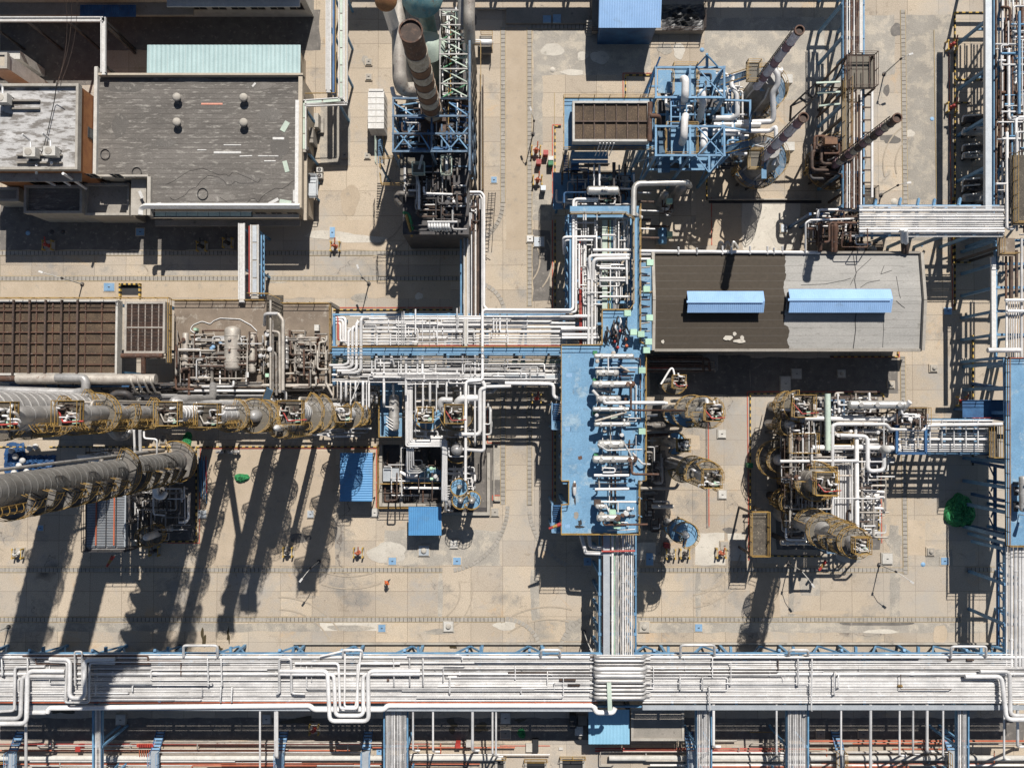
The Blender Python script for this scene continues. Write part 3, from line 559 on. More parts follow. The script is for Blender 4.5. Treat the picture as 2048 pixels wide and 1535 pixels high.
# office block at the top left
x0,_,x1,_ = pr(-160,0,628,40,0); yb = P(0,34,0).y; t = thing('office_block', 'long office block with rows of dark windows at the top', 'building', ((x0+x1)/2, yb+8, 0))
MB().box(x0-10,yb,0,P(372,0).x,yb+18,10.6).build('wall','beige',t); MB().box(P(372,0).x,yb,0,x1,yb+18,8.6).build('wing_wall','conclight',t); MB().box(P(372,0).x-.2,yb-.8,8.62,x1+.4,yb+19,9.0).build('wing_roof','beige',t)
MB().box(P(372,0).x+.2,yb-1.8,6.3,x1-.2,yb-.05,6.5).build('canopy','steelplate',t)
for k in range(11): window(t, P(-20+k*38,0).x, 5.2, P(-20+k*38,0).x+1.5, 7.0, yb, -1)
for k in range(11): window(t, P(-20+k*38,0).x, 8.2, P(-20+k*38,0).x+1.5, 9.8, yb, -1)
for k in range(6): window(t, P(400+k*38,0).x, 2.2, P(400+k*38,0).x+1.8, 3.8, yb, -1)
MB().box(x0-10,yb-1.6,3.6,P(410,0).x,yb-.05,3.9).build('canopy','concdark',t); corrugated(160,10,272,34,5.0,'canopy','deepblue',t)
for k in range(6):
    tag(MB().box(P(30+k*60,0).x,yb-.55,7.4,P(30+k*60,0).x+.9,yb-.07,8.0).build('wall_cooler','conclight'), 'white wall air conditioner on the office block, '+('first','second','third','fourth','fifth','sixth')[k]+' from the left', 'air conditioner', 'air conditioners')
# --- equipment hall on the right ---
h = 6.6; x0,y0,x1,y1 = pr(1307,508,1840,697,h); ym = P(0,600,7.4).y
HALL = t = thing('equipment_hall', 'long hall roofed half in dark brown and half in pale grey', 'building', ((x0+x1)/2, ym, 0))
MB().box(x0+.2,y0+.6,0,x1-.2,y1-.3,h-.4).build('wall','concdark',t)
mb = MB(); A=(x0,y0,h); B=(x1,y0,h); Cc=(x1,ym,h+.7); D=(x0,ym,h+.7); E=(x1,y1,h); F=(x0,y1,h)
mb.quad(A,B,Cc,D); mb.quad(D,Cc,E,F); mb.quad((x0,y0,h-.3),(x0,y1,h-.3),(x1,y1,h-.3),(x1,y0,h-.3)); mb.quad(A,(x0,y0,h-.3),(x1,y0,h-.3),B); mb.quad(E,(x1,y1,h-.3),(x0,y1,h-.3),F); mb.poly([A,D,F,(x0,y1,h-.3),(x0,y0,h-.3)]); mb.poly([B,(x1,y0,h-.3),(x1,y1,h-.3),E,Cc]); mb.build('roof','hallroof',t)
for xx in (x0-.25, x1-.05):
    mb = MB()
    for (ya,za),(yb_,zb) in (((y0-.2,h+.25),(ym,h+.95)),((ym,h+.95),(y1+.1,h+.25))): mb.bar((xx+.15,ya,za),(xx+.15,yb_,zb),.35,.5)
    mb.build('gable_coping','conc',t)
MB().box(x0,y0-.35,h-.3,x1,y0-.02,h+.22).build('gutter','concdark',t); MB().box(x0,y1+.02,h-.35,x1,y1+.3,h+.3).build('parapet','concdark',t)
for k in range(14): window(t, x0+1.2+k*2.4, 2, x0+2.6+k*2.4, 3.8, y0+.6, -1)
tag(pbox(1306,706,1436,740,2.2,2.4).build('side_canopy','concdark'),'dark grey canopy along the lower wall of the hall','canopy')
for i,(a,b,va,vb,vr) in enumerate(((1374,1527,582,625,603),(1577,1782,578,625,599))):
    t = thing('ridge_ventilator', ('shorter blue corrugated roof ventilator on the dark half of the hall roof','longer blue corrugated roof ventilator on the pale half of the hall roof')[i], 'roof ventilator', P((a+b)/2, 603, h+.5), 'blue ventilators on the hall roof')
    x0,y0,x1,y1 = pr(a+3,va+4,b-3,vb-5,h+1.6); MB().box(x0,y0,h+.1,x1,y1,h+1.5).build('curb','dark',t)
    corrugated(a,va,b,vb,h+1.65,'roof','bluesheet',t,ridge=vr,ridge_z=.55,pitch=.24); MB().box(P(a,600,9).x,P(0,vr,h+2.2).y-.14,h+2.2,P(b,600,9).x,P(0,vr,h+2.2).y+.14,h+2.28).build('ridge_cap','bluesheet',t)
for (u,v,a,b) in ((1455,676,10,5),(1478,682,12,4),(1483,676,4,6),(1325,683,3,4),(1468,668,4,4)): 
    c=P(u,v,h); rnd=random.Random(u); pts=[(c.x+px(a)*math.cos(k)*rnd.uniform(.7,1.1), c.y+px(b)*math.sin(k)*rnd.uniform(.7,1.1), h+.012+.7*(1-abs(c.y-ym)/(P(0,508,h).y-ym))+.08) for k in [j*.52 for j in range(12)]]
    mb=MB(); mb.poly(pts); mb.build('roof_patch','patch_light',HALL)
for pts in (((1709,510),(1713,545),(1709,560),(1714,600),(1710,640),(1712,660),(1709,696)),((1745,515),(1715,542),(1700,570)),((1793,552),(1797,590),(1799,597)),((1602,570),(1650,568),(1690,560),(1702,556)),((1770,530),(1762,548),(1785,540)),((1790,602),(1802,612),(1808,616)),((1760,560),(1735,565),(1720,575)),((1766,640),(1768,660),(1768,694))):
    mb=MB(); w3=[P(u,v,7) for u,v in pts]
    rz=lambda p: 6.6+.7*max(0,1-abs(p.y-ym)/(P(0,508,h).y-ym))+.02
    for a,b in zip(w3,w3[1:]): mb.bar((a.x,a.y,rz(a)),(b.x,b.y,rz(b)),.09 if pts[0][0]==1709 else .05,.03)
    mb.build('roof_crack','black',HALL)
# --- open sheds with blue sheet roofs ---
def shed(label,u0,v0,u1,v1,h,m,along='x',walls='beige',ridge=None,posts=True,pitch=.26):
    x0,y0,x1,y1 = pr(u0,v0,u1,v1,h); t = thing('shed', label, 'shed', ((x0+x1)/2,(y0+y1)/2,0))
    corrugated(u0,v0,u1,v1,h,'roof',m,t,along=along,ridge=ridge,pitch=pitch,ridge_z=.45)
    if walls: MB().box(x0+.4,y0+.5,0,x1-.4,y1-.3,h-.25).build('wall',walls,t)
    for x in (x0+.2,x1-.2):
        for y in (y0+.2,y1-.2): MB().box(x-.06,y-.06,0,x+.06,y+.06,h-.06).build('post','dark',t)
    return t
shed('blue roofed shed with horizontal ribs beside the bund pits',680,905,745,1002,3.1,'midblue','y','conc',pitch=.3)
shed('nearly square blue roofed shelter south of the pits',817,1013,883,1070,2.9,'midblue','x',None)
shed('light blue roofed shed under the big bottom pipe rack',1177,1418,1259,1487,3.3,'lightblue','x','conc',pitch=.4)
t,_ = building('flat brown concrete shelter next to the light blue shed', 1262,1415,1368,1480,3.4,'conc','concdark','shelter',parapet=.12)
# loading platform at the top
t = thing('loading_dock', 'concrete loading platform with low walls beside the top blue roof', 'platform', P(1300,35,0))
pbox(1184,-20,1408,62,0,1.1).build('platform','concdark',t); railp(t,[(1184,62),(1408,62),(1408,10)],1.1,'brown'); 
mb=MB()
for k in range(6): x,y,x2,y2=pr(1172,48+k*4,1183,52+k*4,0); mb.box(x,y,0,x2,y2,1.1-k*.18)
mb.build('steps','conc',t)
x0,y0,x1,y1=pr(1197,2,1321,56,5.6); t=thing('gabled_shed','bright pale blue gabled roof over the top loading platform','shed',((x0+x1)/2,(y0+y1)/2,0))
MB().box(x0+.4,y0+.4,0,x1-.4,y1+6,5.3).build('wall','deepblue',t); corrugated(1197,-60,1321,56,5.6,'roof','bluesheet',t,ridge=3,ridge_z=.9,pitch=.3)
mb=MB(); rnd=random.Random(3); c=P(1365,35,1.1)
n=14; g=[[ (c.x+(i-n/2)*.38+rnd.uniform(-.1,.1), c.y+(j-n/2)*.24+rnd.uniform(-.08,.08), 1.15+rnd.uniform(0,.5)*math.sin(math.pi*i/n)*math.sin(math.pi*j/n)*2) for j in range(n+1)] for i in range(n+1)]
for i in range(n):
    for j in range(n): mb.quad(g[i][j],g[i+1][j],g[i+1][j+1],g[i][j+1])
o=mb.build('tarpaulin','tarpblack'); tag(o,'crumpled black plastic sheet heaped on the loading platform','tarpaulin')
pbw=MB(); struct(pbox(1012,15,1182,47,0,.35,pbw).build('pavement','concdark')); 
for i,u in enumerate((1094,1114)): tag(pbox(u-8,31+i*-2,u+8,45,.36,.62).build('folded_tarpaulin','hatchblue'),('left','right')[i]+' one of two folded blue tarpaulins in the top shade','tarpaulin','folded blue tarpaulins')
# ================= pipe racks =================
def steel(root, x0, y0, x1, y1, z, m='blue', nx=2, ny=4, levels=(1,), bw=.32, feet=0.0, brace=True):
    """portal frames: columns and beams, each a part of root"""
    for i in range(nx):
        for j in range(ny):
            x = x0+(x1-x0)*i/max(1,nx-1); y = y0+(y1-y0)*j/max(1,ny-1)
            MB().box(x-bw/2,y-bw/2,feet,x+bw/2,y+bw/2,z).build('column', m, root)
    for l in levels:
        zz = feet+(z-feet)*l
        for j in range(ny):
            y = y0+(y1-y0)*j/max(1,ny-1); MB().box(x0+bw/2,y-bw*.4,zz-bw,x1-bw/2,y+bw*.4,zz-.03).build('beam', m, root)
        for i in range(nx):
            x = x0+(x1-x0)*i/max(1,nx-1)
            for j in range(ny-1):
                ya, yb = y0+(y1-y0)*j/(ny-1), y0+(y1-y0)*(j+1)/(ny-1); MB().box(x-bw*.4,ya+bw/2,zz-bw,x+bw*.4,yb-bw/2,zz-.03).build('beam', m, root)
    if brace:
        for i in (0, nx-1):
            x = x0+(x1-x0)*i/max(1,nx-1); j = (ny-1)//2
            ya, yb = y0+(y1-y0)*j/(ny-1), y0+(y1-y0)*(j+1)/(ny-1); MB().bar((x,ya,feet+.2),(x,yb,z-bw),.14).build('brace', m, root); MB().bar((x,yb,feet+.2),(x,ya,z-bw),.14).build('brace', m, root)
BR = random.Random(99)
def banded(pts, r):
    """a pipe with clamp bands at irregular distances along its straight runs"""
    pts = fillet([Vector(p) for p in pts], r*2.6) if len(pts) > 2 else [Vector(p) for p in pts]; out = [pts[0]]; rs = [r]
    for a, b in zip(pts, pts[1:]):
        L = (b-a).length; d = BR.uniform(1.5, 9)
        while d < L-1:
            w_ = BR.choice((.12,.16,.5)); k = 1.3 if w_ < .4 else 1.15
            for dd, q in ((d, r), (d+.004, r*k), (d+w_, r*k), (d+w_+.004, r)): out.append(a.lerp(b, dd/L)); rs.append(q)
            d += BR.uniform(2.5, 13)
        out.append(b); rs.append(r)
    return MB().tube(out, r, 8, rs=rs, bend=0)
def rack(name, label, axis, a0, a1, b0, b1, z, pipes, m='blue', step=128, inset=3, tiers=(0,), group=None, bays=None, girder=True, cat='pipe rack', cw=.34, wid=.5):
    """axis 'h': runs in u from a0 to a1 and b is v; 'v': the other way. pipes: (b, r_px, material, dz[, a0, a1])"""
    Q = (lambda a, b, zz: P(a, b, zz)) if axis == 'h' else (lambda a, b, zz: P(b, a, zz))
    t = thing(name, label, cat, Q((a0+a1)/2, (b0+b1)/2, z)*1.0, group); t.location.z = 0; WL[t.name] = Vector(t.location)
    n = bays or max(2, round(abs(a1-a0)/step)+1)
    for k in range(n):
        a = a0+(a1-a0)*k/(n-1)
        p, q = Q(a, b0+inset, z-.5), Q(a, b1-inset, z-.5)
        for c in (p, q): MB().box(c.x-cw/2, c.y-cw/2, 0, c.x+cw/2, c.y+cw/2, z-.4).build('column', m, t)
        p, q = Q(a, b0, z-.5), Q(a, b1, z-.5)
        for tz in tiers:
            d = Vector((0,0,tz)); MB().bar(p+d-Vector((0,0,.18)), q+d-Vector((0,0,.18)), cw*.9, .34).build('beam', m, t)
    if girder:
        for b in (b0+.8, b1-.8): MB().bar(Q(a0, b, z-.75), Q(a1, b, z-.75), .18, .5).build('girder', m, t)
    for e in pipes:
        b, r, pm, dz = e[:4]; s, f = (e[4], e[5]) if len(e) > 5 else (a0-4, a1+4); rr = px(r, z+dz)
        if pm.startswith('tray'):
            mb = MB(); p, q = Q(s, b, z+dz), Q(f, b, z+dz); mb.bar(p, q, rr*2, .14); mb.build('cable_tray', pm[5:], t)
        else:
            bump = e[6] if len(e) > 6 else None
            pts = [Q(s, b, z+dz)]
            if bump:
                for (ba, bb, off, dzz) in bump: pts += [Q(ba, b, z+dz), Q(ba+3, b+off, z+dz+dzz), Q(bb-3, b+off, z+dz+dzz), Q(bb, b, z+dz)]
            pts.append(Q(f, b, z+dz)); banded(pts, rr).build('pipe', pm, t)
    return t
# ---- main rack along the bottom ----
rnd = random.Random(11)
cross = lambda off: [(1190, 1288, off, rnd.uniform(.9, 1.5))]
PL = []
for b, r, m in ((1308,.9,'silver'),(1313.5,2.9,'silver'),(1319,.9,'white'),(1323,1.7,'silver'),(1327.5,1.3,'silver'),(1331,1,'white'),(1335.5,3.2,'grey'),(1341,.9,'silver'),(1346.5,3.3,'silver'),(1351,.9,'silver')):
    PL.append((b, r, m, .1 if r > 2.4 else 0, -60, 2110, cross(rnd.uniform(-1, 4))))
b = 1353.5
while b < 1402:
    r = rnd.choice([.75,.8,.95,1.1,1.3,1.5]); PL.append((b+r, r, rnd.choice(['silver','white','silver','white','white']), rnd.uniform(-.05,.1), -60, 2110, cross(rnd.uniform(-2, 3)))); b += 2*r+rnd.choice([.3,.5,.8,1.1])
PL.append((1404.2, 1.2, 'orange', 0, -60, 1195)); PL.append((1404.2, 1.1, 'white', 0, 1285, 2110))
main_rack = rack('pipe_rack', 'wide blue steel pipe rack crowded with silver pipes along the bottom of the yard', 'h', -66, 2114, 1305, 1412, 8.6, PL, inset=24, step=125, tiers=(0,-2.4))
for k in range(22):      # second tier of pipes below, and the V braces on the north columns
    if k < 16: v = 1312+k*5.6; MB().tube([P(-60,v,6.5), P(2110,v,6.5)], .13+.08*(k % 3), 6).build('lower_pipe', 'dark' if k % 3 else 'grey', main_rack)
for k in range(18):
    u = -66+2180*k/17.44; c = P(u, 1329, 8.1); 
    if 1180 < u < 1290 : continue
    for s in (-1, 1): MB().bar((c.x, c.y, .3), (c.x+s*4.1, c.y, 7.6), .2).build('brace', 'blue', main_rack)
    MB().bar((c.x-2.2, c.y, 4.2), (c.x+2.2, c.y, 4.2), .14).build('brace', 'blue', main_rack); c2 = P(u, 1306, 8)
    MB().bar((c.x, c.y, 5), (c2.x, c2.y+.4, 8.0), .3).build('brace', 'blue', main_rack)
def pipe(label, pts, r, m, name='pipe', group=None, cat='pipe', n=10, bend=None, parent=None):
    """pts: (u, v, z) photo pixels and height"""
    o = MB().tube([P(*p) for p in pts], r, n, bend=bend).build(name, m, parent)
    return o if parent else tag(o, label, cat, group)
z = 8.6
MB().bar(P(-60,1414,z-.2),P(1195,1417,z-.2),.55,.15).build('cable_tray','steelplate',main_rack); MB().bar(P(1285,1414,z-.2),P(2110,1414,z-.2),.55,.15).build('cable_tray','steelplate',main_rack)
MB().tube([P(95,1424,z),P(99,1415,z),P(620,1410,z),P(628,1418,z),P(768,1418,z),P(775,1410,z),P(1188,1410,z),P(1192,1424,z),P(1226,1424,z),P(1230,1415,z)],.3,8).build('pipe','white',main_rack)
MB().tube([P(60,1424,z-.1),P(92,1424,z-.1),P(98,1416,z-.1)],.26,8).build('pipe','silver',main_rack)
LG = 'raised expansion loops on the bottom pipe rack'
pipe('outermost U-shaped expansion loop hanging past the lower edge of the bottom rack', [(560,1341,9.4),(655,1341,9.5),(659.5,1441,10.2),(737.5,1441,10.2),(736,1341,9.5),(840,1341,9.4)], .25, 'silver', 'expansion_loop', LG, 'pipe')
pipe('second U-shaped expansion loop nested inside the outermost one', [(560,1347,9.3),(668,1347,9.4),(671,1430,10),(727,1430,10),(726,1347,9.4),(840,1347,9.3)], .23, 'silver', 'expansion_loop', LG, 'pipe')
pipe('third narrower expansion loop nested inside the U loops', [(590,1326,9.2),(677,1326,9.4),(680,1416,9.9),(715,1416,9.9),(715,1326,9.4),(800,1326,9.2)], .15, 'silver', 'expansion_loop', LG, 'pipe')
pipe('thin innermost loop with its crown above the rack edge', [(640,1312,9.2),(690,1300,9.2),(689,1412,9.8),(711,1412,9.8),(722,1300,9.6),(690,1299.5,9.6)], .11, 'white', 'expansion_loop', LG, 'pipe')
pipe('fat double-bend pipe leaving the bottom rack at the far left, outer one', [(130,1341,9.2),(55,1341,9.3),(53,1446,9.9),(-60,1446,9.9)], .26, 'silver', 'expansion_loop', LG, 'pipe')
pipe('fat double-bend pipe at the far left, inner one', [(130,1352,9.1),(44,1351,9.2),(41,1436,9.8),(-60,1436,9.8)], .24, 'silver', 'expansion_loop', LG, 'pipe')
pipe('medium pipe bending down beside the far left fat bends', [(90,1332,9),(30,1333,9.1),(29,1420,9.5),(-30,1424,9.5)], .16, 'silver', 'expansion_loop', LG, 'pipe')
pipe('dense double loop near the left end, fat outer pipe', [(100,1317,9.2),(140,1318,9.5),(139,1395,10),(170,1395,10),(169,1318,9.5),(230,1317,9.2)], .25, 'silver', 'expansion_loop', LG, 'pipe')
pipe('dense double loop near the left end, thin rectangle around the fat pipe', [(90,1322,9.1),(134,1324,9.4),(130,1404,9.8),(178,1404,9.8),(179,1325,9.4),(230,1326,9.1)], .13, 'silver', 'expansion_loop', LG, 'pipe')
pipe('thin inverted loop above the dense double loop', [(150,1370,9.5),(149,1302,9.5),(164,1302,9.5),(164,1370,9.5)], .1, 'silver', 'expansion_loop', LG, 'pipe')
pipe('expansion loop at the right end, fat outer pipe', [(1930,1352,9.3),(2003,1352,9.4),(2013,1438,10),(2110,1438,10)], .26, 'silver', 'expansion_loop', LG, 'pipe')
pipe('expansion loop at the right end, inner pipe', [(1960,1342,9.4),(2019,1342,9.5),(2021,1430,9.9),(2110,1430,9.9)], .23, 'silver', 'expansion_loop', LG, 'pipe')
pipe('tall thin U pipe over the rack left of the nested loops, tall', [(553,1387,9.2),(559,1384,9.3),(558,1316,9.5),(582,1316,9.5),(583,1386,9.3),(610,1387,9.2)], .15, 'silver', 'expansion_loop', LG, 'pipe')
for i,(a,b,v) in enumerate(((367,435,1290),(686,724,1299),(1082,1120,1299),(1361,1429,1289),(1578,1616,1299),(1902,1972,1292))):
    pipe(('flat-topped hoop pipe standing proud of the rack edge near the left braces','hoop pipe above the nested expansion loops','hoop pipe just left of the central crossing','wide hoop pipe right of the central crossing','small double hoop pipe right of the wide hoop','wide hoop pipe by the right end of the rack')[i],
         [(a,1312,9),(a,v,9.8),(b,v,9.8),(b,1312,9)], .15, 'silver', 'hoop_pipe', 'hoop pipes along the upper edge of the bottom rack')
rn = random.Random(2)
for i,(u,a,b) in enumerate(((415,1316,1371),(442,1316,1371),(442,1374,1402),(464,1374,1402),(787,1318,1372),(819,1316,1370),(846,1316,1370),(900,1356,1386),(1360,1354,1378),(1405,1354,1378),(1596,1318,1370),(1624,1318,1420),(1669,1345,1388),(1677,1350,1374),(55,1316,1400),(3,1318,1350),(1418,1374,1420))):
    MB().tube([P(u,a-1,z+.1),P(u,a,z+.7),P(u+rn.uniform(-2,2),b,z+.7),P(u,b+1,z+.1)],.09,6).build('cross_pipe','silver',main_rack)
for (u,v,w_,m) in ((776,1359,4,'rust'),(915,1372,10,'rust'),(893,1378,6,'rust'),(832,1379,9,'conc'),(1135,1359,30,'brown'),(1148,1369,22,'brown'),(1899,1319,7,'brown'),(1940,1319,12,'brown'),(1800,1371,8,'yellow'),(905,1353,16,'white')):
    c=P(u,v,z+.2); MB().tube([c-Vector((px(w_)/2,0,0)),c+Vector((px(w_)/2,0,0))],.15,8).build('bare_pipe_length',m,main_rack)
MB().bar(P(1218,1364,z+1.9),P(1220,1420,z+1.6),.5,.12).build('cable_tray','palegreen',main_rack)
# central junction: extra raised headers over the crossing
for k,(v,r) in enumerate(((1313,.2),(1320,.14),(1327,.12),(1336,.25),(1344,.25),(1352,.16),(1361,.12),(1370,.13),(1378,.2),(1386,.14),(1394,.2))):
    MB().tube([P(1180,v-3,z+.1),P(1189,v-3,z+.2),P(1192,v+1,z+1.5),P(1286,v+1,z+1.5),P(1291,v-3,z+.2),P(1300,v-3,z+.1)],r,8).build('bridge_pipe','silver' if k%2 else 'grey',main_rack)
# ---- rack from the blue deck down to the main rack ----
PL=[(1206,1.1,'red',-.5),(1213,6.5,'tray:steelplate',.3),(1225,2.4,'white',.4),(1232,1.3,'silver',0),(1236,1.2,'silver',0),(1241,1.9,'grey',0),(1246,2.5,'silver',.2),(1251,1.3,'white',0),(1255,1.5,'silver',0),(1259,1.2,'silver',.1),(1263,1.4,'white',0),(1266.5,1.2,'grey',0),(1229,1,'mint',0),(1203,1.2,'palegreen',-.6)]
rk=rack('pipe_rack','short pipe rack linking the blue deck to the bottom rack','v',1066,1308,1198,1272,8.2,PL,step=38,inset=1.5,m='blue')
MB().tube([P(1162,1070,8),P(1170,1098,8.2),P(1171,1105,8.2),P(1219,1107,8.3),P(1226,1112,8.4)],.24,8).build('pipe','white',rk); MB().tube([P(1178,1070,8),P(1180,1094,8),P(1240,1095,8),P(1246,1104,8)],.24,8).build('pipe','white',rk); MB().tube([P(1203,1102,8.9),P(1270,1101,8.9)],.12,6).build('pipe','red',rk)
# ---- middle rack: two beds of pipes with the blue walkway between ----
zz=8.2
PL=[(b,r,'silver',.15,722,1150) for b,r in ((637,3.2),(646,3.1),(654,3.1),(663,3.4))]+[(b,r,m,dz,a,c) for b,r,m,dz,a,c in ((632,1.2,'white',0,700,1190),(671,1.6,'white',0,726,1190),(676,2,'silver',0,726,1190),(681,1.3,'silver',0,735,1190),(684.5,1.1,'grey',0,735,1190),(688,1,'silver',0,700,1190),(691,1.2,'red',.1,676,1120))]
rk=rack('pipe_rack','upper bed of fat silver pipes north of the blue walkway','h',668,1128,628,693,zz,PL,step=78,inset=1)
for i,(u,v0,v1,r) in enumerate(((722,632,745,3.2),(713,641,741,3.0),(705,650,735,2.8),(697,657,730,2.6))):
    MB().tube([P(u+14,v0+3,zz+.3),P(u,v0+3,zz+1.2),P(u,v1-4,zz+1.2),P(u-12,v1,zz+1.0),P(u-38,v1,zz+.8)],px(r,zz),10).build('riser_pipe','silver',rk)
for i,(u,v0) in enumerate(((691,635),(686,640),(681,646),(676,634))):
    MB().tube([P(672,v0,zz+.5),P(u,v0,zz+.6),P(u,686-i*2,zz+.6),P(700,688-i*2,zz+.4)],.16-.02*i,8).build('riser_pipe','white' if i<3 else 'red',rk)
for i,(u,v0,v1,r) in enumerate(((831,618,668,1.6),(914,616,664,1.8),(754,668,690,1.5),(781,667,690,1.5),(797,632,690,.8),(804,622,690,.9),(808,622,690,.8),(845,630,682,.7),(860,632,682,.7),(875,630,690,.8),(987,630,660,1.8),(993,630,662,1.2),(1000,628,660,1.9),(1014,628,660,1.2),(890,680,690,.8),(925,676,690,.8))):
    MB().tube([P(u,v0,zz+.9),P(u,v1,zz+.9)],px(r,zz),8).build('cross_pipe','silver',rk)
PL=[(712,1,'grey',-.2),(716,.9,'yellow',0,726,1124),(719,1.1,'palegreen',0),(724,1.2,'mint',-.3),(728.5,1,'silver',0),(732,1.5,'silver',0,726,1124),(736,1.3,'grey',0),(742,3.2,'grey',.1,726,1124),(749,2.1,'white',.2),(753.5,3.6,'tray:steelplate',.35,780,1120),(758,1.1,'silver',.2),(761.5,1.3,'white',.2)]
rk=rack('pipe_rack','lower bed of pipes and cable trays south of the blue walkway','h',668,1124,708,768,zz,PL,step=78,inset=1)
for i,(u,v0,v1) in enumerate(((802,712,745),(835,712,758),(845,712,745),(925,712,770),(950,710,775),(875,745,775),(894,745,772),(914,740,772),(812,715,790),(768,712,770))):
    MB().tube([P(u,v0,zz+1),P(u,v1,zz+1)],.1+.03*(i%3),8).build('cross_pipe','silver',rk)
MB().tube([P(753,712,zz+.9),P(753,726,zz+.9),P(783,726,zz+.9),P(783,712,zz+.9)],.16,8).build('cross_pipe','white',rk)
t=thing('walkway','long blue plate walkway running between the two beds of pipes','walkway',P(890,700,9.3)); pbox(664,694,1124,706.5,9.2,9.32).build('deck_plate','deck',t)
railp(t,[(664,694),(1122,694)],9.32); railp(t,[(664,706.5),(1122,706.5)],9.32,m='blue')
for k in range(7):
    c=P(680+k*70,700,9.1); MB().box(c.x-.12,c.y-.12,0,c.x+.12,c.y+.12,9.2).build('post','blue',t)
# ---- north-south rack above the deck ----
PL=[(1163,.9,'red',-.2,470,690),(1167,1.5,'silver',0),(1171.5,1.7,'silver',0),(1177,3,'silver',.5,516,690),(1184,3.1,'silver',.6,525,690),(1190.5,2,'white',.2,440,690),(1194,1,'silver',0),(1209.5,5.2,'tray:palegreen',.25,440,618),(1217,.9,'yellow',.2,440,618),(1220.5,1,'mint',.2,440,618),(1224,.9,'blue',.2,440,618),(1228,1.2,'silver',.2,440,618),(1231.5,1.3,'silver',0,440,618),(1236,1.2,'grey',0,440,618),(1240.5,1.5,'dark',0,440,560),(1249,2.2,'silver',0,440,500),(1255,1.2,'silver',0,440,618)]
rk=rack('pipe_rack','pipe rack running north from the blue deck between two walkways','v',432,690,1136,1262,8.6,PL,step=46,inset=2)
for i,(pts,r,m) in enumerate((([(1196,398,9.6),(1147,398,9.6),(1146,620,9.6),(965,619,9.6),(965,760,9.6),(932,762,9.6),(931,960,8)],.17,'white'),([(1196,402,9.4),(1152,402,9.4),(1152,624,9.4),(968,624,9.4)],.15,'white'),([(1128,508,7.5),(1126,474,9.4),(1192,473,9.4)],.15,'white'),([(1132,506,7.5),(1130,480,9.2),(1186,480,9.2)],.13,'white'),
      ([(1182,560,9),(1178,511,9.7),(1262,510,9.7)],.2,'white'),([(1186,560,9.2),(1187,518,9.8),(1260,517,9.8)],.22,'white'),([(1186,500,9.6),(1262,500,9.6)],.19,'white'),([(1199,536,9.6),(1250,537,9.6)],.15,'white'),([(1199,556,9.6),(1252,556,9.6)],.16,'white'),([(1199,561,9.5),(1252,561,9.5)],.13,'white'),([(1199,593,9.5),(1260,593,9.5)],.14,'white'),([(1120,632,9),(1180,632,9)],.2,'white'),([(1122,657,9),(1190,657,9)],.24,'silver'),([(1124,669,9),(1196,669,9)],.2,'white'),([(1124,675,9),(1198,675,9)],.18,'white'),([(1253,510,9.8),(1254,568,9.8)],.13,'silver'),([(1204,470,9.6),(1230,470,9.6)],.13,'white'))):
    if i==0: pipe('long thin white pipe turning west and then south over the middle racks',pts,r,m)
    elif i==1: pipe('shorter white pipe running just inside the long thin white one',pts,r,m)
    else: MB().tube([P(*q) for q in pts],r,8).build('cross_pipe',m,rk)
MB().tube([P(1160,470,8.4),P(1160,690,8.4)],.1,8).build('pipe','red',rk); MB().bar(P(1141,430,9.2),P(1141,620,9.2),.25).build('girder','blue',rk); MB().bar(P(1132,432,5),P(1132,620,5),.25).build('girder','blue',rk)
for k in range(7): MB().bar(P(1133,440+k*26,8.5),P(1141,466+k*26,8.5),.14).build('brace','blue',rk)
# ---- white cable bridges ----
def bridge(label, path, wpx, z, m, posts=True, name='cable_bridge', covers=None, group=None):
    t=thing(name,label,'cable bridge',P(path[0][0],path[0][1],z),group)
    for (a,b),(c,d) in zip(path,path[1:]):
        p,q=P(a,b,z),P(c,d,z); dd=(q-p).normalized(); e=dd*px(wpx,z)/2 if (a,b)!=path[0] else Vector((0,0,0))
        MB().bar(p-e,q+dd*px(wpx,z)/2,px(wpx,z),.22).build('tray_base',m,t)
        n=Vector((-dd.y,dd.x,0))*px(wpx,z)/2
        for s in (-1,1): MB().bar(p+n*s-e+Vector((0,0,.12)),q+n*s+Vector((0,0,.12)),.12,.3).build('side_rail','plank',t)
        L=(q-p).length; k=max(1,int(L/1.9))
        if covers:
            for i in range(k):
                s0=p.lerp(q,(i+.04)/k); s1=p.lerp(q,(i+.96)/k); MB().bar(s0+Vector((0,0,.16)),s1+Vector((0,0,.16)),px(wpx*.55,z),.05).build('tray_cover',covers,t)
        if posts:
            for i in range(0,int(L/5)+1):
                s0=p.lerp(q,min(1,(i*5+.5)/L)); MB().box(s0.x-.13,s0.y-.13,0,s0.x+.13,s0.y+.13,z-.1).build('post','dark' if name=='boundary_conduit' else 'blue',t)
    return t
bridge('white cable bridge descending from the top edge and turning left to the grey roof',[(657.5,-40),(657.5,181)],9,7.4,'plank')
bridge('pale green covered cable tray right of the white top cable bridge, with yellow line',[(683,-40),(683,201),(608,206),(608,300)],9,7.2,'conc',covers='palegreen')
bridge('beige outer parapet tray beside the pale green covers',[(692.5,-40),(692.5,208),(612,211)],5,7.2,'beige',posts=False)
tag(MB().bar(P(667.5,-40,7),P(667.5,190,7),.22,.5).build('pipe_run','deepblue'),'dark blue square pipe run between the white and pale green trays','pipe'); tag(MB().tube([P(671,-40,7.3),P(671,186,7.3),P(610,187,7.3)],.06,6).build('gas_pipe','yellow'),'thin yellow pipe between the white and pale green trays','pipe')
bridge('white cable bridge from the grey roof across the drive, with narrow cover strip',[(484,447),(484,600)],11,6.6,'plank'); 
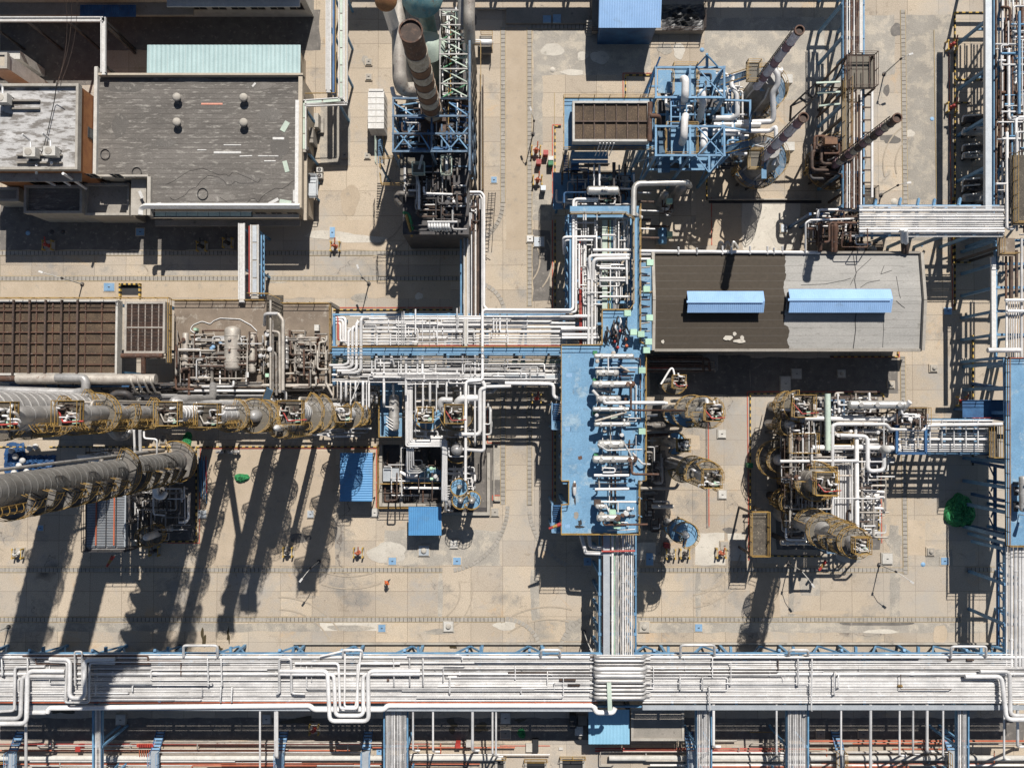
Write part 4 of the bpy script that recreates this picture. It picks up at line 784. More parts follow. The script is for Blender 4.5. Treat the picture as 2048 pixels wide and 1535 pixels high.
t=bridge('broad pale covered cable bridge crossing the drive south of the grey roof',[(510,450),(510,592)],15,6.2,'conc',covers='steelplate'); 
tag(MB().bar(P(499,452,6.2),P(499,592,6.2),.12,.3).build('pipe','red'),'thin red pipe between the two cable bridges over the drive','pipe')
t=thing('steel_truss','narrow blue lattice truss along the broad cable bridge','truss',P(525,520,6)); MB().bar(P(523,470,6),P(523,592,6),.16).build('chord','blue',t); MB().bar(P(528,470,5),P(528,592,5),.16).build('chord','blue',t)
for k in range(10): MB().bar(P(523,472+k*12,6),P(528,484+k*12,5),.09).build('brace','blue',t)
bridge('white perimeter wall-top conduit across the top left yard',[(-40,40),(208,40),(208,146)],8,8.4,'plank',posts=True,name='boundary_conduit')
bridge('beige cable bridge running south from the furnace to the middle rack',[(932,455),(932,636)],7,8.2,'beige'); bridge('pale white continuation of the beige cable bridge over the upper pipe bed',[(932,638),(932,688)],7,9.3,'conclight',posts=False)
for i,(u,r,m) in enumerate(((943,.08,'silver'),(947,.1,'brown'),(951,.1,'white'),(956,.16,'brown'),(961,.2,'black'),(922,.13,'blue'),(938,.08,'silver'))):
    pipe(('thin silver pipe beside the beige cable bridge','thin brown pipe beside the beige cable bridge','white pipe second from the long dark pipe','thick brown pipe next to the long dark pipe','long dark pipe along the shaded side of the furnace rack','blue steel edge pipe left of the beige cable bridge','thin silver conduit touching the beige cable bridge')[i],[(u,400,8.3-i*.2),(u,640,8.3-i*.2)],r,m)
pipe('white pipe looping from the furnace side down past the drive to the middle rack',[(900,384,9),(962,384,9),(968,392,9),(968,612,9),(975,619,9)],.16,'white'); pipe('second white pipe close beside the looping white one',[(905,389,8.8),(960,389,8.8),(964.5,398,8.8),(964.5,640,8.8)],.13,'silver')
# ---- north-east racks ----
PL=[(413,1.2,'silver',.2),(417,1,'white',.2),(421,2.8,'silver',.1),(427.5,1.6,'silver',0),(432,2.4,'silver',.1),(438,2.6,'silver',.1),(443.5,2,'white',0),(448,1.5,'silver',0),(452,1.6,'silver',0),(457,2.6,'white',.2),(463,3,'silver',.3),(468,1.1,'silver',.1),(473,.9,'white',.1,1800,2010)]
rk=rack('pipe_rack','bright white pipe rack crossing east above the hall','h',1722,2004,411,472,8.4,PL,step=56,inset=3)
for i,(u,v) in enumerate(((1752,400),(1801,398),(1837,399),(1869,400),(1920,398))): MB().bar(P(u,v-1,6.5),P(u-3,v+14,8.4),.28).build('brace','blue',rk)
for u,v,m in ((1805,458,'white'),(1811,460,'white')): MB().tube([P(u,v,9.3),P(u+1,v+25,8),P(u+1,v+28,5)],.28,8).build('drop_pipe',m,rk); MB().tube([P(u+1,v+22,7.8),P(u+2,v+46,6.9)],.27,8).build('drop_pipe','brown',rk)
PL=[(1690,1.6,'rust',0),(1694,1.8,'silver',.1),(1699,1.1,'white',0),(1703,2.3,'rust',.1),(1708,1.4,'silver',0),(1712,1.8,'rust',.1),(1722,3.2,'tray:plank',.1,-40,105),(1718,2.0,'rust',.1,190,410),(1722,1.8,'white',.1,180,410),(1716,1.5,'rust',.1,-40,105),(1686,1.2,'blue',0)]
rk=rack('pipe_rack','narrow rack of rusty and white pipes descending from the top edge','v',-60,412,1684,1727,8.4,PL,step=70,inset=1)
MB().bar(P(1744,180,8.0),P(1744,395,8.0),.24).build('outrigger','white',rk)
for k in range(9): MB().bar(P(1725,190+k*25,8.1),P(1744,190+k*25,8.0),.14).build('outrigger','brown',rk)
PL=[(v,r,m,dz) for v,r,m,dz in ((841,1.8,'white',.3),(847,2.4,'silver',.5),(857,1.5,'silver',0),(866,1.3,'white',.1),(871,1.1,'silver',0),(878,2.6,'white',.3),(884,1.1,'silver',0),(889,1.5,'white',0),(893.5,1.2,'silver',0),(898,1.3,'white',0),(902,1.0,'silver',0))]
rk=rack('pipe_rack','pipe rack linking the tower cluster to the right hand blue deck','h',1796,1982,838,908,8.0,PL,step=32,inset=2)
for k in range(7): MB().tube([P(1812+k*24,840+(k%3)*4,8.7),P(1812+k*24,895,8.7)],.08,6).build('cross_pipe','silver',rk)
# ---- right edge rack ----
PL=[(1992,1.6,'rust',.1),(1998,1.4,'blue',-.3),(2005,2.2,'silver',.2),(2012,2,'rust',.2),(2019,1.5,'silver',0),(2026,1.9,'silver',.2),(2033,1.5,'rust',0),(2040,1.8,'silver',.1),(2047,1.5,'silver',.1),(2055,2,'silver',.1)]
rk=rack('pipe_rack','tall blue rack at the upper right edge with rusty and silver pipes','v',-60,430,1975,2075,7.6,PL,step=95,inset=2,tiers=(0,-2.6))
MB().bar(P(1975,-60,8.4),P(1975,420,8.4),.75,.5).build('edge_girder','steelplate',rk); MB().bar(P(1988,-60,7.4),P(1988,440,7.4),.3,.4).build('girder','blue',rk)
rn=random.Random(8)
for k in range(26):
    v=rn.uniform(0,420); u=rn.uniform(1990,2030); MB().tube([P(u,v,8.3+rn.random()),P(u+rn.uniform(12,60),v,8.4)],rn.choice([.07,.1,.14]),6).build('cross_pipe',rn.choice(['silver','white','silver','blue']),rk)
PL=[(2012,2.2,'rust',.2,500,598),(2022,4,'brown',.3,500,596),(2033,3,'brown',.2,500,594),(2043,2.4,'silver',.2),(2050,2,'silver',.2),(2013,2,'white',.2,600,715),(2018,1.2,'silver',0,600,715),(2023,1.1,'white',0,600,715),(2027,1.3,'silver',0,600,715),(2032,1.4,'white',0,600,715),(2037,1.1,'silver',0,600,715),(2041,1.2,'white',0,600,715)]
rk=rack('pipe_rack','right edge rack with fat brown pipes above thin white ones','v',480,716,1990,2075,8.2,PL,step=50,inset=2)
MB().bar(P(1986,514,8.2),P(1987,700,8.2),.55,.3).build('cable_tray','plank',rk); MB().tube([P(1975,700,9),P(2040,700,9)],.3,8).build('cross_pipe','silver',rk)
MB().tube([P(2014,622,9),P(2060,622,9)],.17,8).build('cross_pipe','white',rk); MB().tube([P(2010,600,9),P(2060,600,9)],.17,8).build('cross_pipe','white',rk)
PL=[(2013,1.5,'silver',.1),(2018,1.4,'white',0),(2023,2.6,'silver',.2),(2031,3.4,'silver',.3),(2039,2.8,'silver',.3),(2045,2.6,'silver',.3),(2052,2,'white',.2)]
rk=rack('pipe_rack','right edge rack of silver pipes going down to the bottom rack','v',1086,1330,2008,2070,8.4,PL,step=70,inset=2,group=None)
for k in range(7): MB().bar(P(1998,1095+k*30,6.0),P(2006,1110+k*30,8.0),.16).build('brace','blue',rk); MB().bar(P(1996,1095+k*30,5.6),P(2008,1095+k*30,7.8),.16).build('brace','blue',rk)
MB().bar(P(1996,1085,5.6),P(1996,1290,5.6),.3).build('girder','deepblue',rk)
# rack beyond the top edge whose shade falls across the top of the yard
PL=[(-104+k*7,3.2,'silver',0) for k in range(-3,4)]
rack('pipe_rack','covered pipe rack just beyond the top edge of the yard','h',690,1770,-129,-80,7,PL,step=75,inset=4)
# ---- ground pipeway at the bottom ----
def longpipes():
    for i,(v,r,m,z,a,b,lb) in enumerate(((1515,5.2,'conclight',.7,-40,1003,'thickest pale pipeline along the bottom edge, left half'),(1515,5.2,'conclight',.7,1218,2100,'thickest pale pipeline along the bottom edge, right half'),(1500,1.4,'orange',.6,-40,700,'orange pipe just above the thick pale pipeline, left'),
        (1487,.9,'red',.6,-40,860,'thin red pipe across the bottom yard'),(1494,1.4,'orange',.6,745,1030,'orange pipe between the pipe bundle and the corner pits'),(1496,1.4,'red',.8,1190,1560,'upper one of two red pipes below the light blue shed'),(1501,1.5,'red',.6,1190,1560,'lower one of two red pipes below the light blue shed'),
        (1481,1.8,'orange',.9,1610,2100,'thick upper orange-red pipe at the lower right'),(1486,1.4,'orange',.7,1610,1890,'second orange-red pipe under the thick upper one'),(1497,1.4,'orange',.6,1785,1890,'short orange pipe left of the right-hand pipe crossing'),(1506,1.3,'orange',.5,1610,1785,'low orange pipe near the right-hand pale pipeline'),
        (1508,1.3,'white',.8,800,1100,'white pipe directly above the pale pipeline in the middle'),(1527,1.1,'orange',.5,-40,960,'orange pipe at the very bottom left'),(1530,1.3,'silver',.7,60,760,'silver pipe at the very bottom left'),(1529,2,'white',.9,1300,2100,'white flanged pipe along the bottom edge, right'),
        (1503,1.2,'white',.9,1640,1900,'white pipe between the orange pipes and pale pipeline'),(1522,1,'white',.9,60,470,'thin white pipe below the thick pale pipeline'),(1463,.9,'yellow',.5,1500,1560,'thin yellow pipe in the shade at the lower right'))):
        pipe(lb,[(a,v,z),(b,v,z)],px(r),m,'ground_pipe','ground pipes of the bottom pipeway')
        t_=None
longpipes()
for i,(u,n,w_,lb,ta) in enumerate(((196,5,12,'small branch rack of silver pipes at the bottom left',1412),(792,13,42,'wide bundle of silver pipes dropping from the bottom rack',1412),(1407,8,26,'branch bundle of silver pipes right of the brown shelter',1412),(1594,11,38,'bundle of silver pipes between the right-hand footbridges',1412),(1924,5,18,'branch bundle of silver pipes near the lower right corner',1412))):
    PL=[(u-w_/2+w_*(k+.5)/n,w_/n*.36,('silver','white','grey','silver')[k%4],.05*(k%3),ta,1580) for k in range(n)]
    rack('branch_rack',lb,'v',ta,1572,u-w_/2-3,u+w_/2+3,7.2,PL,bays=3,inset=1,group='branch racks below the bottom rack',cw=.25)
for i,(u,b) in enumerate(((52,1570),(520,1570),(550,1512),(554,1512),(826,1498),(866,1500),(945,1498),(985,1506),(992,1510),(1427,1490),(1553,1508),(1682,1508),(1741,1540),(1799,1508),(1826,1505),(1854,1500),(1886,1510),(2008,1515),(2035,1490))):
    pipe('silver drop pipe below the bottom rack, '+('first','second','third','fourth','fifth','sixth','seventh','eighth','ninth','tenth','eleventh','twelfth','thirteenth','fourteenth','fifteenth','sixteenth','seventeenth','eighteenth','last')[i]+' counted from the left edge',
         [(u,1408,8.3),(u,b,7.6),(u+2,b+2,1.0),(u+14,b+2,.9)],.12+.05*(i%3==0),('silver','white')[i%2],'drop_pipe','drop pipes below the bottom rack',bend=.4)
for i,(u,lb) in enumerate(((42,'blue stepped footbridge over the bottom pipes at the far left'),(322,'blue stepped footbridge right of the orange manifold'),(568,'blue stepped footbridge left of the nested loops'),(737,'blue stepped footbridge beside the wide pipe bundle'),(1376,'blue stepped footbridge beside the brown shelter'),(1670,'blue stepped footbridge with yellow rails, left one of the lower right pair'),(1890,'blue stepped footbridge with yellow rails, right one of the lower right pair'))):
    c=P(u,1510,0); t=thing('footbridge',lb,'footbridge',c,'stepped footbridges over the bottom pipes'); MB().box(c.x-.5,c.y-1.6,1.7,c.x+.5,c.y+1.3,1.8).build('deck_plate','steelplate',t)
    for k in range(6): MB().box(c.x-.5,c.y+1.35+k*.3,1.5-k*.27,c.x+.5,c.y+1.6+k*.3,1.56-k*.27).build('step','hatchblue',t)
    for s in (-1,1):
        mb=MB(); mb.bar((c.x+s*.52,c.y+1.3,1.72),(c.x+s*.52,c.y+3.2,.05),.07,.2); mb.build('stringer','deepblue',t)
        rail(t,[(c.x+s*.52,c.y-1.6),(c.x+s*.52,c.y+1.3)],1.8,'yellow' if i>4 else 'hatchblue',h=1.0,step=1)
t=thing('valve_manifold','orange manifold of seven parallel valve pipes on the bottom left pipeway','manifold',P(293,1495,0))
for k in range(7): MB().tube([P(279+k*4.6,1489,1.0),P(279+k*4.6,1512,1.0)],.06,6).build('branch_pipe','orange',t)
MB().tube([P(274,1488,1.0),P(310,1488,1.0)],.16,8).build('header','orange',t)
for k in range(7): MB().lathe(P(279+k*4.6,1488,1.1),[(.12,0),(.12,.12),(.03,.14),(.03,.35),(.2,.36),(.2,.4)],10).build('valve','red',t)
for i,(u0,v0,u1,v1) in enumerate(((1049,1517,1094,1560),(1120,1512,1170,1560),(-20,1520,12,1560),(990,1512,1012,1560))):
    t=thing('valve_pit',('square open valve pit with yellow edge at the bottom centre','rough excavated pit beside the square valve pit','small pit in the bottom left corner','narrow pit left of the square valve pit')[i],'pit',P((u0+u1)/2,v0+10,0))
    x0,y0,x1,y1=pr(u0,v0,u1,v1,.3); mb=MB(); mb.box(x0,y1-.3,0,x1,y1,.35); mb.box(x0,y0,0,x0+.3,y1-.3,.35); mb.box(x1-.3,y0,0,x1,y1-.3,.35); mb.build('kerb_frame','conc',t); MB().box(x0+.3,y0,.005,x1-.3,y1-.3,.03).build('pit_floor','black',t); railp(t,[(u0,v0),(u1,v0)],.3,'yellow')
# ================= towers, chimneys, furnaces =================
def platform(t, c, r, z, a0, a1, w=1.1, floor='grate', railm='yellow', rails=3, arm='dark'):
    n = max(4, int(abs(a1-a0)/12)); A = [R(a0+(a1-a0)*k/n) for k in range(n+1)]; mb = MB()
    ri, ro = r+.05, r+w
    for a, b in zip(A, A[1:]):
        mb.quad((c.x+ri*math.cos(a),c.y+ri*math.sin(a),z),(c.x+ro*math.cos(a),c.y+ro*math.sin(a),z),(c.x+ro*math.cos(b),c.y+ro*math.sin(b),z),(c.x+ri*math.cos(b),c.y+ri*math.sin(b),z))
    o = mb.build('platform', floor, t); mb = MB()
    for hh, tk in ((.08,.04),(.6,.035),(1.15,.045)):
        for a, b in zip(A, A[1:]): mb.bar((c.x+ro*math.cos(a),c.y+ro*math.sin(a),z+hh),(c.x+ro*math.cos(b),c.y+ro*math.sin(b),z+hh),tk,.16 if hh < .2 else tk)
    for a in A[::2]+[A[-1]]: mb.bar((c.x+ro*math.cos(a),c.y+ro*math.sin(a),z),(c.x+ro*math.cos(a),c.y+ro*math.sin(a),z+1.15),.06)
    if abs(a1-a0) < 350:
        for a in (A[0], A[-1]):
            for hh in (.6, 1.15): mb.bar((c.x+ri*math.cos(a),c.y+ri*math.sin(a),z+hh),(c.x+ro*math.cos(a),c.y+ro*math.sin(a),z+hh),.05)
    mb.build('railing', railm, o)
    for a in A[::3]: MB().bar((c.x+r*.95*math.cos(a),c.y+r*.95*math.sin(a),z-.5),(c.x+ro*math.cos(a),c.y+ro*math.sin(a),z-.06),.1).build('bracket', arm, o)
    return o
def ladder(t, c, r, z0, z1, ang, m='yellow', cage=True):
    a = R(ang); d = Vector((math.cos(a), math.sin(a), 0)); s = Vector((-d.y, d.x, 0)); mb = MB(); b = Vector((c.x, c.y, 0)) + d*(r+.3)
    for k in (-1, 1): mb.bar(b+s*.25*k+Vector((0,0,z0)), b+s*.25*k+Vector((0,0,z1)), .07)
    z = z0
    while z < z1: mb.bar(b-s*.25+Vector((0,0,z)), b+s*.25+Vector((0,0,z)), .05); z += .55
    if cage:
        z = z0+2.2
        while z < z1:
            q = [b+d*.65*math.sin(R(x))+s*.38*math.cos(R(x))+Vector((0,0,z)) for x in range(0, 181, 36)]
            for x, y in zip(q, q[1:]): mb.bar(x, y, .05)
            z += 1.0
        for x in (0, 60, 120, 180): e = b+d*.65*math.sin(R(x))+s*.38*math.cos(R(x)); mb.bar(e+Vector((0,0,z0+2.2)), e+Vector((0,0,z1)), .04)
    return mb.build('ladder', m, t)
SCL=.66
def tower(label, u, v, r, h, plats=(), m='grey', ladders=(), hoops=1.6, top=None, r2=None, zbreak=None, skirt=None, pipes=(), name='distillation_tower', group=None, dome=True, hw=.03):
    c = P(u, v, 0); t = thing(name, label, 'tower', c, group); r2 = r2 or r; zb = zbreak or h*.5; r*=SCL; r2*=SCL; plats=[(p[0],p[1],p[2],(p[3] if len(p)>3 else 1.1)*.72,*p[4:]) for p in plats]; top=top and top*.68; hw*=.6
    prof = [(r, .0)]; z = 0
    rad = lambda z: r if z < zb else (r2 if z > zb+1.5 else r+(r2-r)*(z-zb)/1.5)
    z = .5
    while z < h-.6:
        q = rad(z); prof += [(q, z), (q+hw, z+.001), (q+hw, z+.14), (q, z+.141)]; z += hoops
    q = rad(h); prof.append((q, h-.5))
    if dome: prof += [(q*.96,h-.15),(q*.8,h+.15),(q*.5,h+.42),(q*.15,h+.52)]
    MB().lathe(c, prof, 28).build('shell', m, t)
    if skirt: MB().lathe(c, [(r+.12,0),(r+.12,skirt),(r+.02,skirt+.1)], 28).build('skirt', 'dark', t)
    for p in plats: platform(t, c, rad(p[0]), p[0], p[1], p[2], *(p[3:]))
    for l in ladders: ladder(t, c, rad(l[0]), *l)
    for (ang, z0, z1, pr_, pm) in pipes:
        a = R(ang); q = rad(z0)+pr_+.25; x, y = c.x+q*math.cos(a), c.y+q*math.sin(a)
        MB().tube([(x,y,z0),(x,y,z1),(c.x+.3*math.cos(a),c.y+.3*math.sin(a),z1)], pr_, 10).build('pipe', pm, t)
    if top:
        s = top; z = h+.9; o = MB().box(c.x-s,c.y-s,z,c.x+s,c.y+s,z+.07).build('platform','bronze',t); rail(t,[(c.x-s,c.y-s),(c.x+s,c.y-s),(c.x+s,c.y+s),(c.x-s,c.y+s)],z+.07,closed=True,sub=o)
        rn = random.Random(int(u+v)); 
        for k in range(13):
            x, y = c.x+rn.uniform(-s*.8,s*.8), c.y+rn.uniform(-s*.8,s*.8); x2 = x+rn.uniform(-s,s)*.7
            MB().tube([(x,y,z),(x,y,z+.5+rn.random()*.5),(x2,y,z+.5+rn.random()*.3),(x2,y+rn.uniform(-.6,.6),z+.3)],rn.choice([.06,.09,.13]),6).build('nozzle_pipe',rn.choice(['silver','drum','brown','white']),t)
        MB().box(c.x+s*.3,c.y-s*.8,z+.1,c.x+s*.3+.45,c.y-s*.8+.4,z+.5).build('instrument_box','mint',t)
        MB().tube([(c.x-s*.9,c.y+s*.3,z+.3),(c.x-s*.2,c.y-s*.7,z+.9),(c.x+s*1.3,c.y-s*.6,z+.7)],.07,8).build('davit_pipe','red' if int(u)%2 else 'drum',t)
    return t
# west group. tall towers lean out of the frame to the left
pl=[(z,a,b) for z,a,b in ((2.2,-70,110),(5.2,-170,-20),(7.6,-165,-15),(10,-175,-20),(12.6,-170,-15),(15.4,-175,-5),(18,-150,70),(21,-175,-15),(24,-170,-20),(27,-175,-15),(30.2,-170,-20),(33.4,-175,-15),(36.5,-170,-20))]
t=tower('tallest grey banded tower leaning to the left edge with many crescent platforms',366,921,1.95,46,[(p[0],p[1],p[2],1.95,'floorplate') for p in pl],'midgrey',[(2,15,-60),(15,30,-48),(30,44,-60)],hoops=1.05,r2=2.0,zbreak=13,skirt=2.2,pipes=((120,4,20,.22,'dullgrey'),(100,10,45,.15,'grey')),hw=.045)
# broad fractionator and neighbours: three shafts whose tops are out of frame or show as caps
t=tower('broad ribbed silver tower at the left edge beneath yellow ladders',168,823,3.3,46,[(12,-160,20,1.3),(17,-150,40,1.3),(22,-170,-10,1.3),(28,-160,30,1.3),(34,-170,-10,1.3)],'grey',[(6,26,-30),(26,44,-60)],hoops=1.5,hw=.14)
t=tower('ribbed silver tower just behind the broad one with its foot by the drain pipes',268,820,2.9,44,[(9,-150,10,1.2),(14,-150,60,1.2),(20,-160,0,1.2)],'grey',[(4,20,-40)],hoops=1.35,hw=.12)
WG='row of slender towers with square top platforms'
t=tower('slender grey tower second from the left edge with yellow square top',477,822,1.0,40,[(8,-170,0),(12,-180,10,1.3),(17,-170,20,1.3),(22,-180,10,1.4),(27,-170,60,1.4),(32,-175,30,1.4),(36,-150,100,1.5)],'grey',[(6,20,-30),(20,38,-55)],top=1.5,pipes=((80,6,38,.12,'drum'),))
t=tower('slender tower at the left edge whose square top touches the frame',433,824,1.1,44,[(14,-170,10,1.3),(20,-170,10,1.4),(26,-175,15,1.4),(32,-170,40,1.5),(38,-175,60,1.5)],'grey',[(8,22,-35),(22,42,-55)],top=1.5)
t=tower('coil-banded silver tower with red davit on its square top platform',556,823,1.05,33,[(9,-170,0,1.2),(15,-175,10,1.3),(20,-170,0,1.3),(26,-160,30,1.4)],'silver',[(5,18,-35),(18,32,-50)],top=1.55,hoops=.75,hw=.1,pipes=((110,8,32,.22,'silver'),))
t=tower('silver tower with scaffolded square top right of the coil-banded one',590,826,1.0,29.5,[(8,-160,60,1.2),(13,-175,20,1.3),(18,-170,0,1.3),(24,-170,70,1.5)],'silver',[(5,16,-35),(16,28,-50)],top=1.6,pipes=((60,6,28,.12,'drum'),))
t=tower('short grey tower with wide round platform between the two tower clusters',610,828,1.15,22,[(12,-170,90,1.3),(17,-180,100,1.6),(21,-180,130,1.7)],'grey',[(8,20,-60)],m and None or None) if False else tower('short grey tower with wide round platform between the two tower clusters',608,828,1.0,21,[(12,-170,90,1.3),(17,-180,100,1.5),(20.3,-180,130,1.6)],'grey',[(8,20,-60)])
t=tower('bright silver banded tower with a rusty square top left of the small blue skid',697,822,1.55,26.5,[(8,-160,30,1.3),(14,-175,0,1.5),(19,-180,60,1.7),(24,-180,60,1.8)],'silver',[(4,14,-40),(14,26,-60)],top=1.7,hoops=.8,hw=.06,pipes=((90,5,25,.15,'drum'),))
t=tower('smaller banded silver tower in line with the bright silver one',738,826,1.1,15,[(8,-170,40,1.2),(13,-180,60,1.3)],'silver',[(3,12,-50)],top=1.25,hoops=.8)
t=tower('thin tower with yellow ring below the bright silver tower',640,848,.55,20,[(18,0,359,1.0)],'silver',[(4,18,-80)])
# towers beside the blue deck
t=tower('silver tower right of the deck with rusty pipe and round yellow caged top',1335,822,1.25,23,[(6,-180,0,1.3,'deck'),(12,-170,20,1.4,'deck'),(14,0,175,1.5),(19,20,200,1.5),(21.5,-180,60,1.5)],'silver',[(3,20,-80)],top=1.3,pipes=((90,3,22,.22,'silver'),(0,4,20,.1,'rust')),r2=.95,zbreak=15)
t=tower('silver tower angled down right from the deck with an orange-edged top',1338,926,1.15,21.5,[(8,-170,30,1.3),(14,10,190,1.6),(18,20,200,1.6),(20.5,-60,130,1.4)],'grey',[(3,19,-70)],top=1.4,pipes=((100,3,20,.2,'silver'),(150,3,19,.12,'silver')),r2=1.0,zbreak=10)
t=tower('small tower with blue round platforms below the deck corner',1333,1041,.6,12.5,[(4,-180,60,1.2,'deck'),(8,0,359,1.4,'deck'),(11.5,-100,160,1.5,'deck')],'silver',[(2,10,-70)])
t=tower('stubby tower with blue square top beside the deck',1330,882,.9,10,[(6,-120,120,1.1,'deck')],'grey',[],top=1.1)
t=tower('small tower with grated square top just below the hall canopy',1325,768,.9,9,[(7,-170,0,1.2)],'grey',[],top=1.15)
# south-east cluster towers
t=tower('leaning silver tower with stacked yellow cage rings at the lower right',1560,1026,1.5,23.5,[(7,0,200,1.4),(11,-100,160,1.5),(15,0,359,1.4),(18,-180,120,1.5),(20.5,-180,160,1.4),(22.8,0,359,1.2)],'grey',[(4,15,45),(15,22,60)],top=1.2,r2=1.1,zbreak=15,hoops=1.1,pipes=((-20,5,22,.2,'silver'),(70,4,20,.15,'silver')))
t=tower('thick brown-stained tower left of the vertical pipes in the lower right unit',1567,946,2.1,13,[(6,-180,60,1.2),(11,-180,100,1.3)],'drum',[(2,11,200)],top=1.9)
t=tower('silver domed tower with a round yellow walkway at the unit corner',1532,914,1.0,6,[(3.6,60,300,2.4),(5.2,0,359,1.3)],'silver',[(1,5,230)])
t=tower('tower with square grated top at the upper corner of the lower right unit',1545,812,1.1,10,[(6,100,280,1.6),(9,90,270,1.6)],'grey',[(2,9,170)],top=1.9)
t=tower('small round vessel on legs at the left side of the lower right unit',1536,846,.8,9,[(6,60,300,1.2),(8,100,280,1.2)],'silver',[(2,8,200)])
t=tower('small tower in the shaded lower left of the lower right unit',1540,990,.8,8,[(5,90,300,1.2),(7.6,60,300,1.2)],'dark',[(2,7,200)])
# domed vessels with blue round platforms south of the middle rack
t=tower('dome-topped vessel at the south corner, upper of three with blue platforms',925,964,.45,7,[(6.1,0,359,1.05,'deck')],'tank',[],name='dome_vessel'); t=tower('dome-topped vessel at the south corner, lower left of three',928,988,.55,7.2,[(6.2,140,400,.95,'deck')],'tank',[],name='dome_vessel'); t=tower('dome-topped vessel at the south corner, lower right of three',949,988,.6,7.4,[(6.3,-150,110,.95,'deck')],'tank',[],name='dome_vessel')
t=tower('drum with rusty square top and a blue half-round platform south of the rack',868,828,1.0,9,[(6,-180,30,1.7,'deck')],'silver',[],top=1.3,name='reactor_vessel'); t=tower('drum with rusty square top and yellow rail right of the blue platform one',921,826,1.35,10.5,[(7,-170,80,1.6)],'silver',[],top=1.6,name='reactor_vessel')
t=tower('round grey vessel with ring platform above the three domed vessels',922,892,1.1,8.5,[(6,-160,150,1.4)],'grey',[],name='reactor_vessel')
# ---- chimneys ----
def chimney(label, X, Y, z0, z1, r0, r1, bands, m1, m2, topm='rust', lad=100, group=None, name='chimney'):
    t = thing(name, label, 'chimney', (X, Y, z0), group); n = len(bands)
    tot = sum(b[0] for b in bands); z = z0
    for i, (hh, mm) in enumerate(bands):
        zz = z + (z1-z0)*hh/tot; ra = r0+(r1-r0)*(z-z0)/(z1-z0); rb = r0+(r1-r0)*(zz-z0)/(z1-z0)
        o = MB().lathe((X,Y,0), [(ra, z),(rb, zz-.12),(rb+.06,zz-.1),(rb+.06,zz)], 28).build('band', mm, t); z = zz
    MB().lathe((X,Y,0), [(r1+.07,z1-.05),(r1+.07,z1+.25),(r1-.06,z1+.25),(r1-.08,z1-.9)], 28).build('rim', topm, t)
    MB().lathe((X,Y,0), [(r1*.9,z1+.02),(.01,z1-.0)], 24).build('flue_mouth', 'brown', t)
    ladder(t, Vector((X,Y,0)), r0-.22, z0+.5, z1-.3, lad, 'dark', False)
    return t
X,Y=P(822,64,35.5).xy
bd=[(1.5,'rust')]+[(1,['creamband','tanband'][k%2]) for k in range(10)]+[(1.6,'creamband'),(2.2,'rust')]
chimney('tall brown and cream banded chimney leaning over the furnace with a rusty mouth',X,Y,9.5,35.5,1.08,1.02,bd,0,0,lad=150)
RW=lambda n: [((1.5,.85)[k%2],['pinkwhite','pinkred'][k%2]) for k in range(n)]
def grd(u,v,z): p=P(u,v,z); return p.x,p.y
x,y=grd(1598,62,25); chimney('red and white chimney of the upper of two round heaters',x,y,10.5,25,.5,.45,RW(7),0,0,group='red and white heater chimneys',lad=160)
x,y=grd(1606,236,25); chimney('red and white chimney of the lower of two round heaters',x,y,10.5,25,.52,.46,RW(7)[1:]+[(1,'pinkred')],0,0,group='red and white heater chimneys',lad=160)
x,y=grd(1793,237,24); chimney('brown and pale many-banded chimney rising from the rusty heater',x,y,6.5,24,.48,.44,[(1,['brown','pinkred','creamband'][k%3]) for k in range(13)],0,0,lad=170)
# top edge ones
x,y=grd(772,2,24); t=thing('vent_stack','silver vent stack with a copper-coloured cap at the top edge','vent stack',(x,y,0)); MB().lathe((x,y,0),[(.65,0),(.65,22.5),(1.0,24)],24).build('shaft','silver',t); MB().lathe((x,y,0),[(1.15,24),(1.1,24.4),(.5,25),(.1,25.2)],24).build('cap','brass',t)
x,y=grd(843,-12,20); t=thing('conical_hood','teal copper conical hood half cut by the top edge','hood',(x,y,0)); MB().lathe((x,y,0),[(.9,0),(.9,18),(2.2,19),(2.25,19.2),(1.2,20.4),(.2,21)],28).build('cone','teal',t)
x,y=grd(858,93,16); t=thing('conical_hood','pale green round hood beside the tall banded chimney','hood',(x,y,0)); MB().lathe((x,y,0),[(.8,0),(.8,15),(1.75,15.6),(1.8,15.8),(.9,16.6),(.1,17)],28).build('cone','palegreen',t)
# ---- heaters with blue frames ----
def heater(label,u,v,r,h,m,plat,group=None):
    c=P(u,v,0); t=thing('cylindrical_heater',label,'heater',c,group)
    MB().lathe(c,[(r,1.2),(r,h-2.6),(r*.55,h-.6),(r*.5,h+.4)],32).build('shell',m,t)
    for k in range(8): a=k*math.pi/4; MB().box(c.x+r*.95*math.cos(a)-.12,c.y+r*.95*math.sin(a)-.12,0,c.x+r*.95*math.cos(a)+.12,c.y+r*.95*math.sin(a)+.12,1.3).build('leg','dark',t)
    platform(t,c,r,h-3,-60,150,1.0,plat); platform(t,c,r,h*.45,-200,40,1.1,plat); ladder(t,c,r,1,h-3,-60,'yellow'); ladder(t,c,r+1.2,h*.45,h-2,200,'yellow')
    for k in range(6): a=R(20+k*60); MB().tube([(c.x+r*.5*math.cos(a),c.y+r*.5*math.sin(a),h-.3),(c.x+r*.98*math.cos(a),c.y+r*.98*math.sin(a),h-1.4),(c.x+(r+.1)*math.cos(a),c.y+(r+.1)*math.sin(a),2)],.12,6).build('coil_pipe','silver',t)
    return t
heater('upper round heater with blue platforms under a red and white chimney',1492,222,1.75,10.5,'midgrey','grateblue'); heater('lower round heater with blue platforms under a red and white chimney',1492,352,1.85,10.5,'midgrey','grateblue'); heater('rusty brown round heater beneath the many-banded chimney',1640,345,2.2,8.5,'brown','grate')
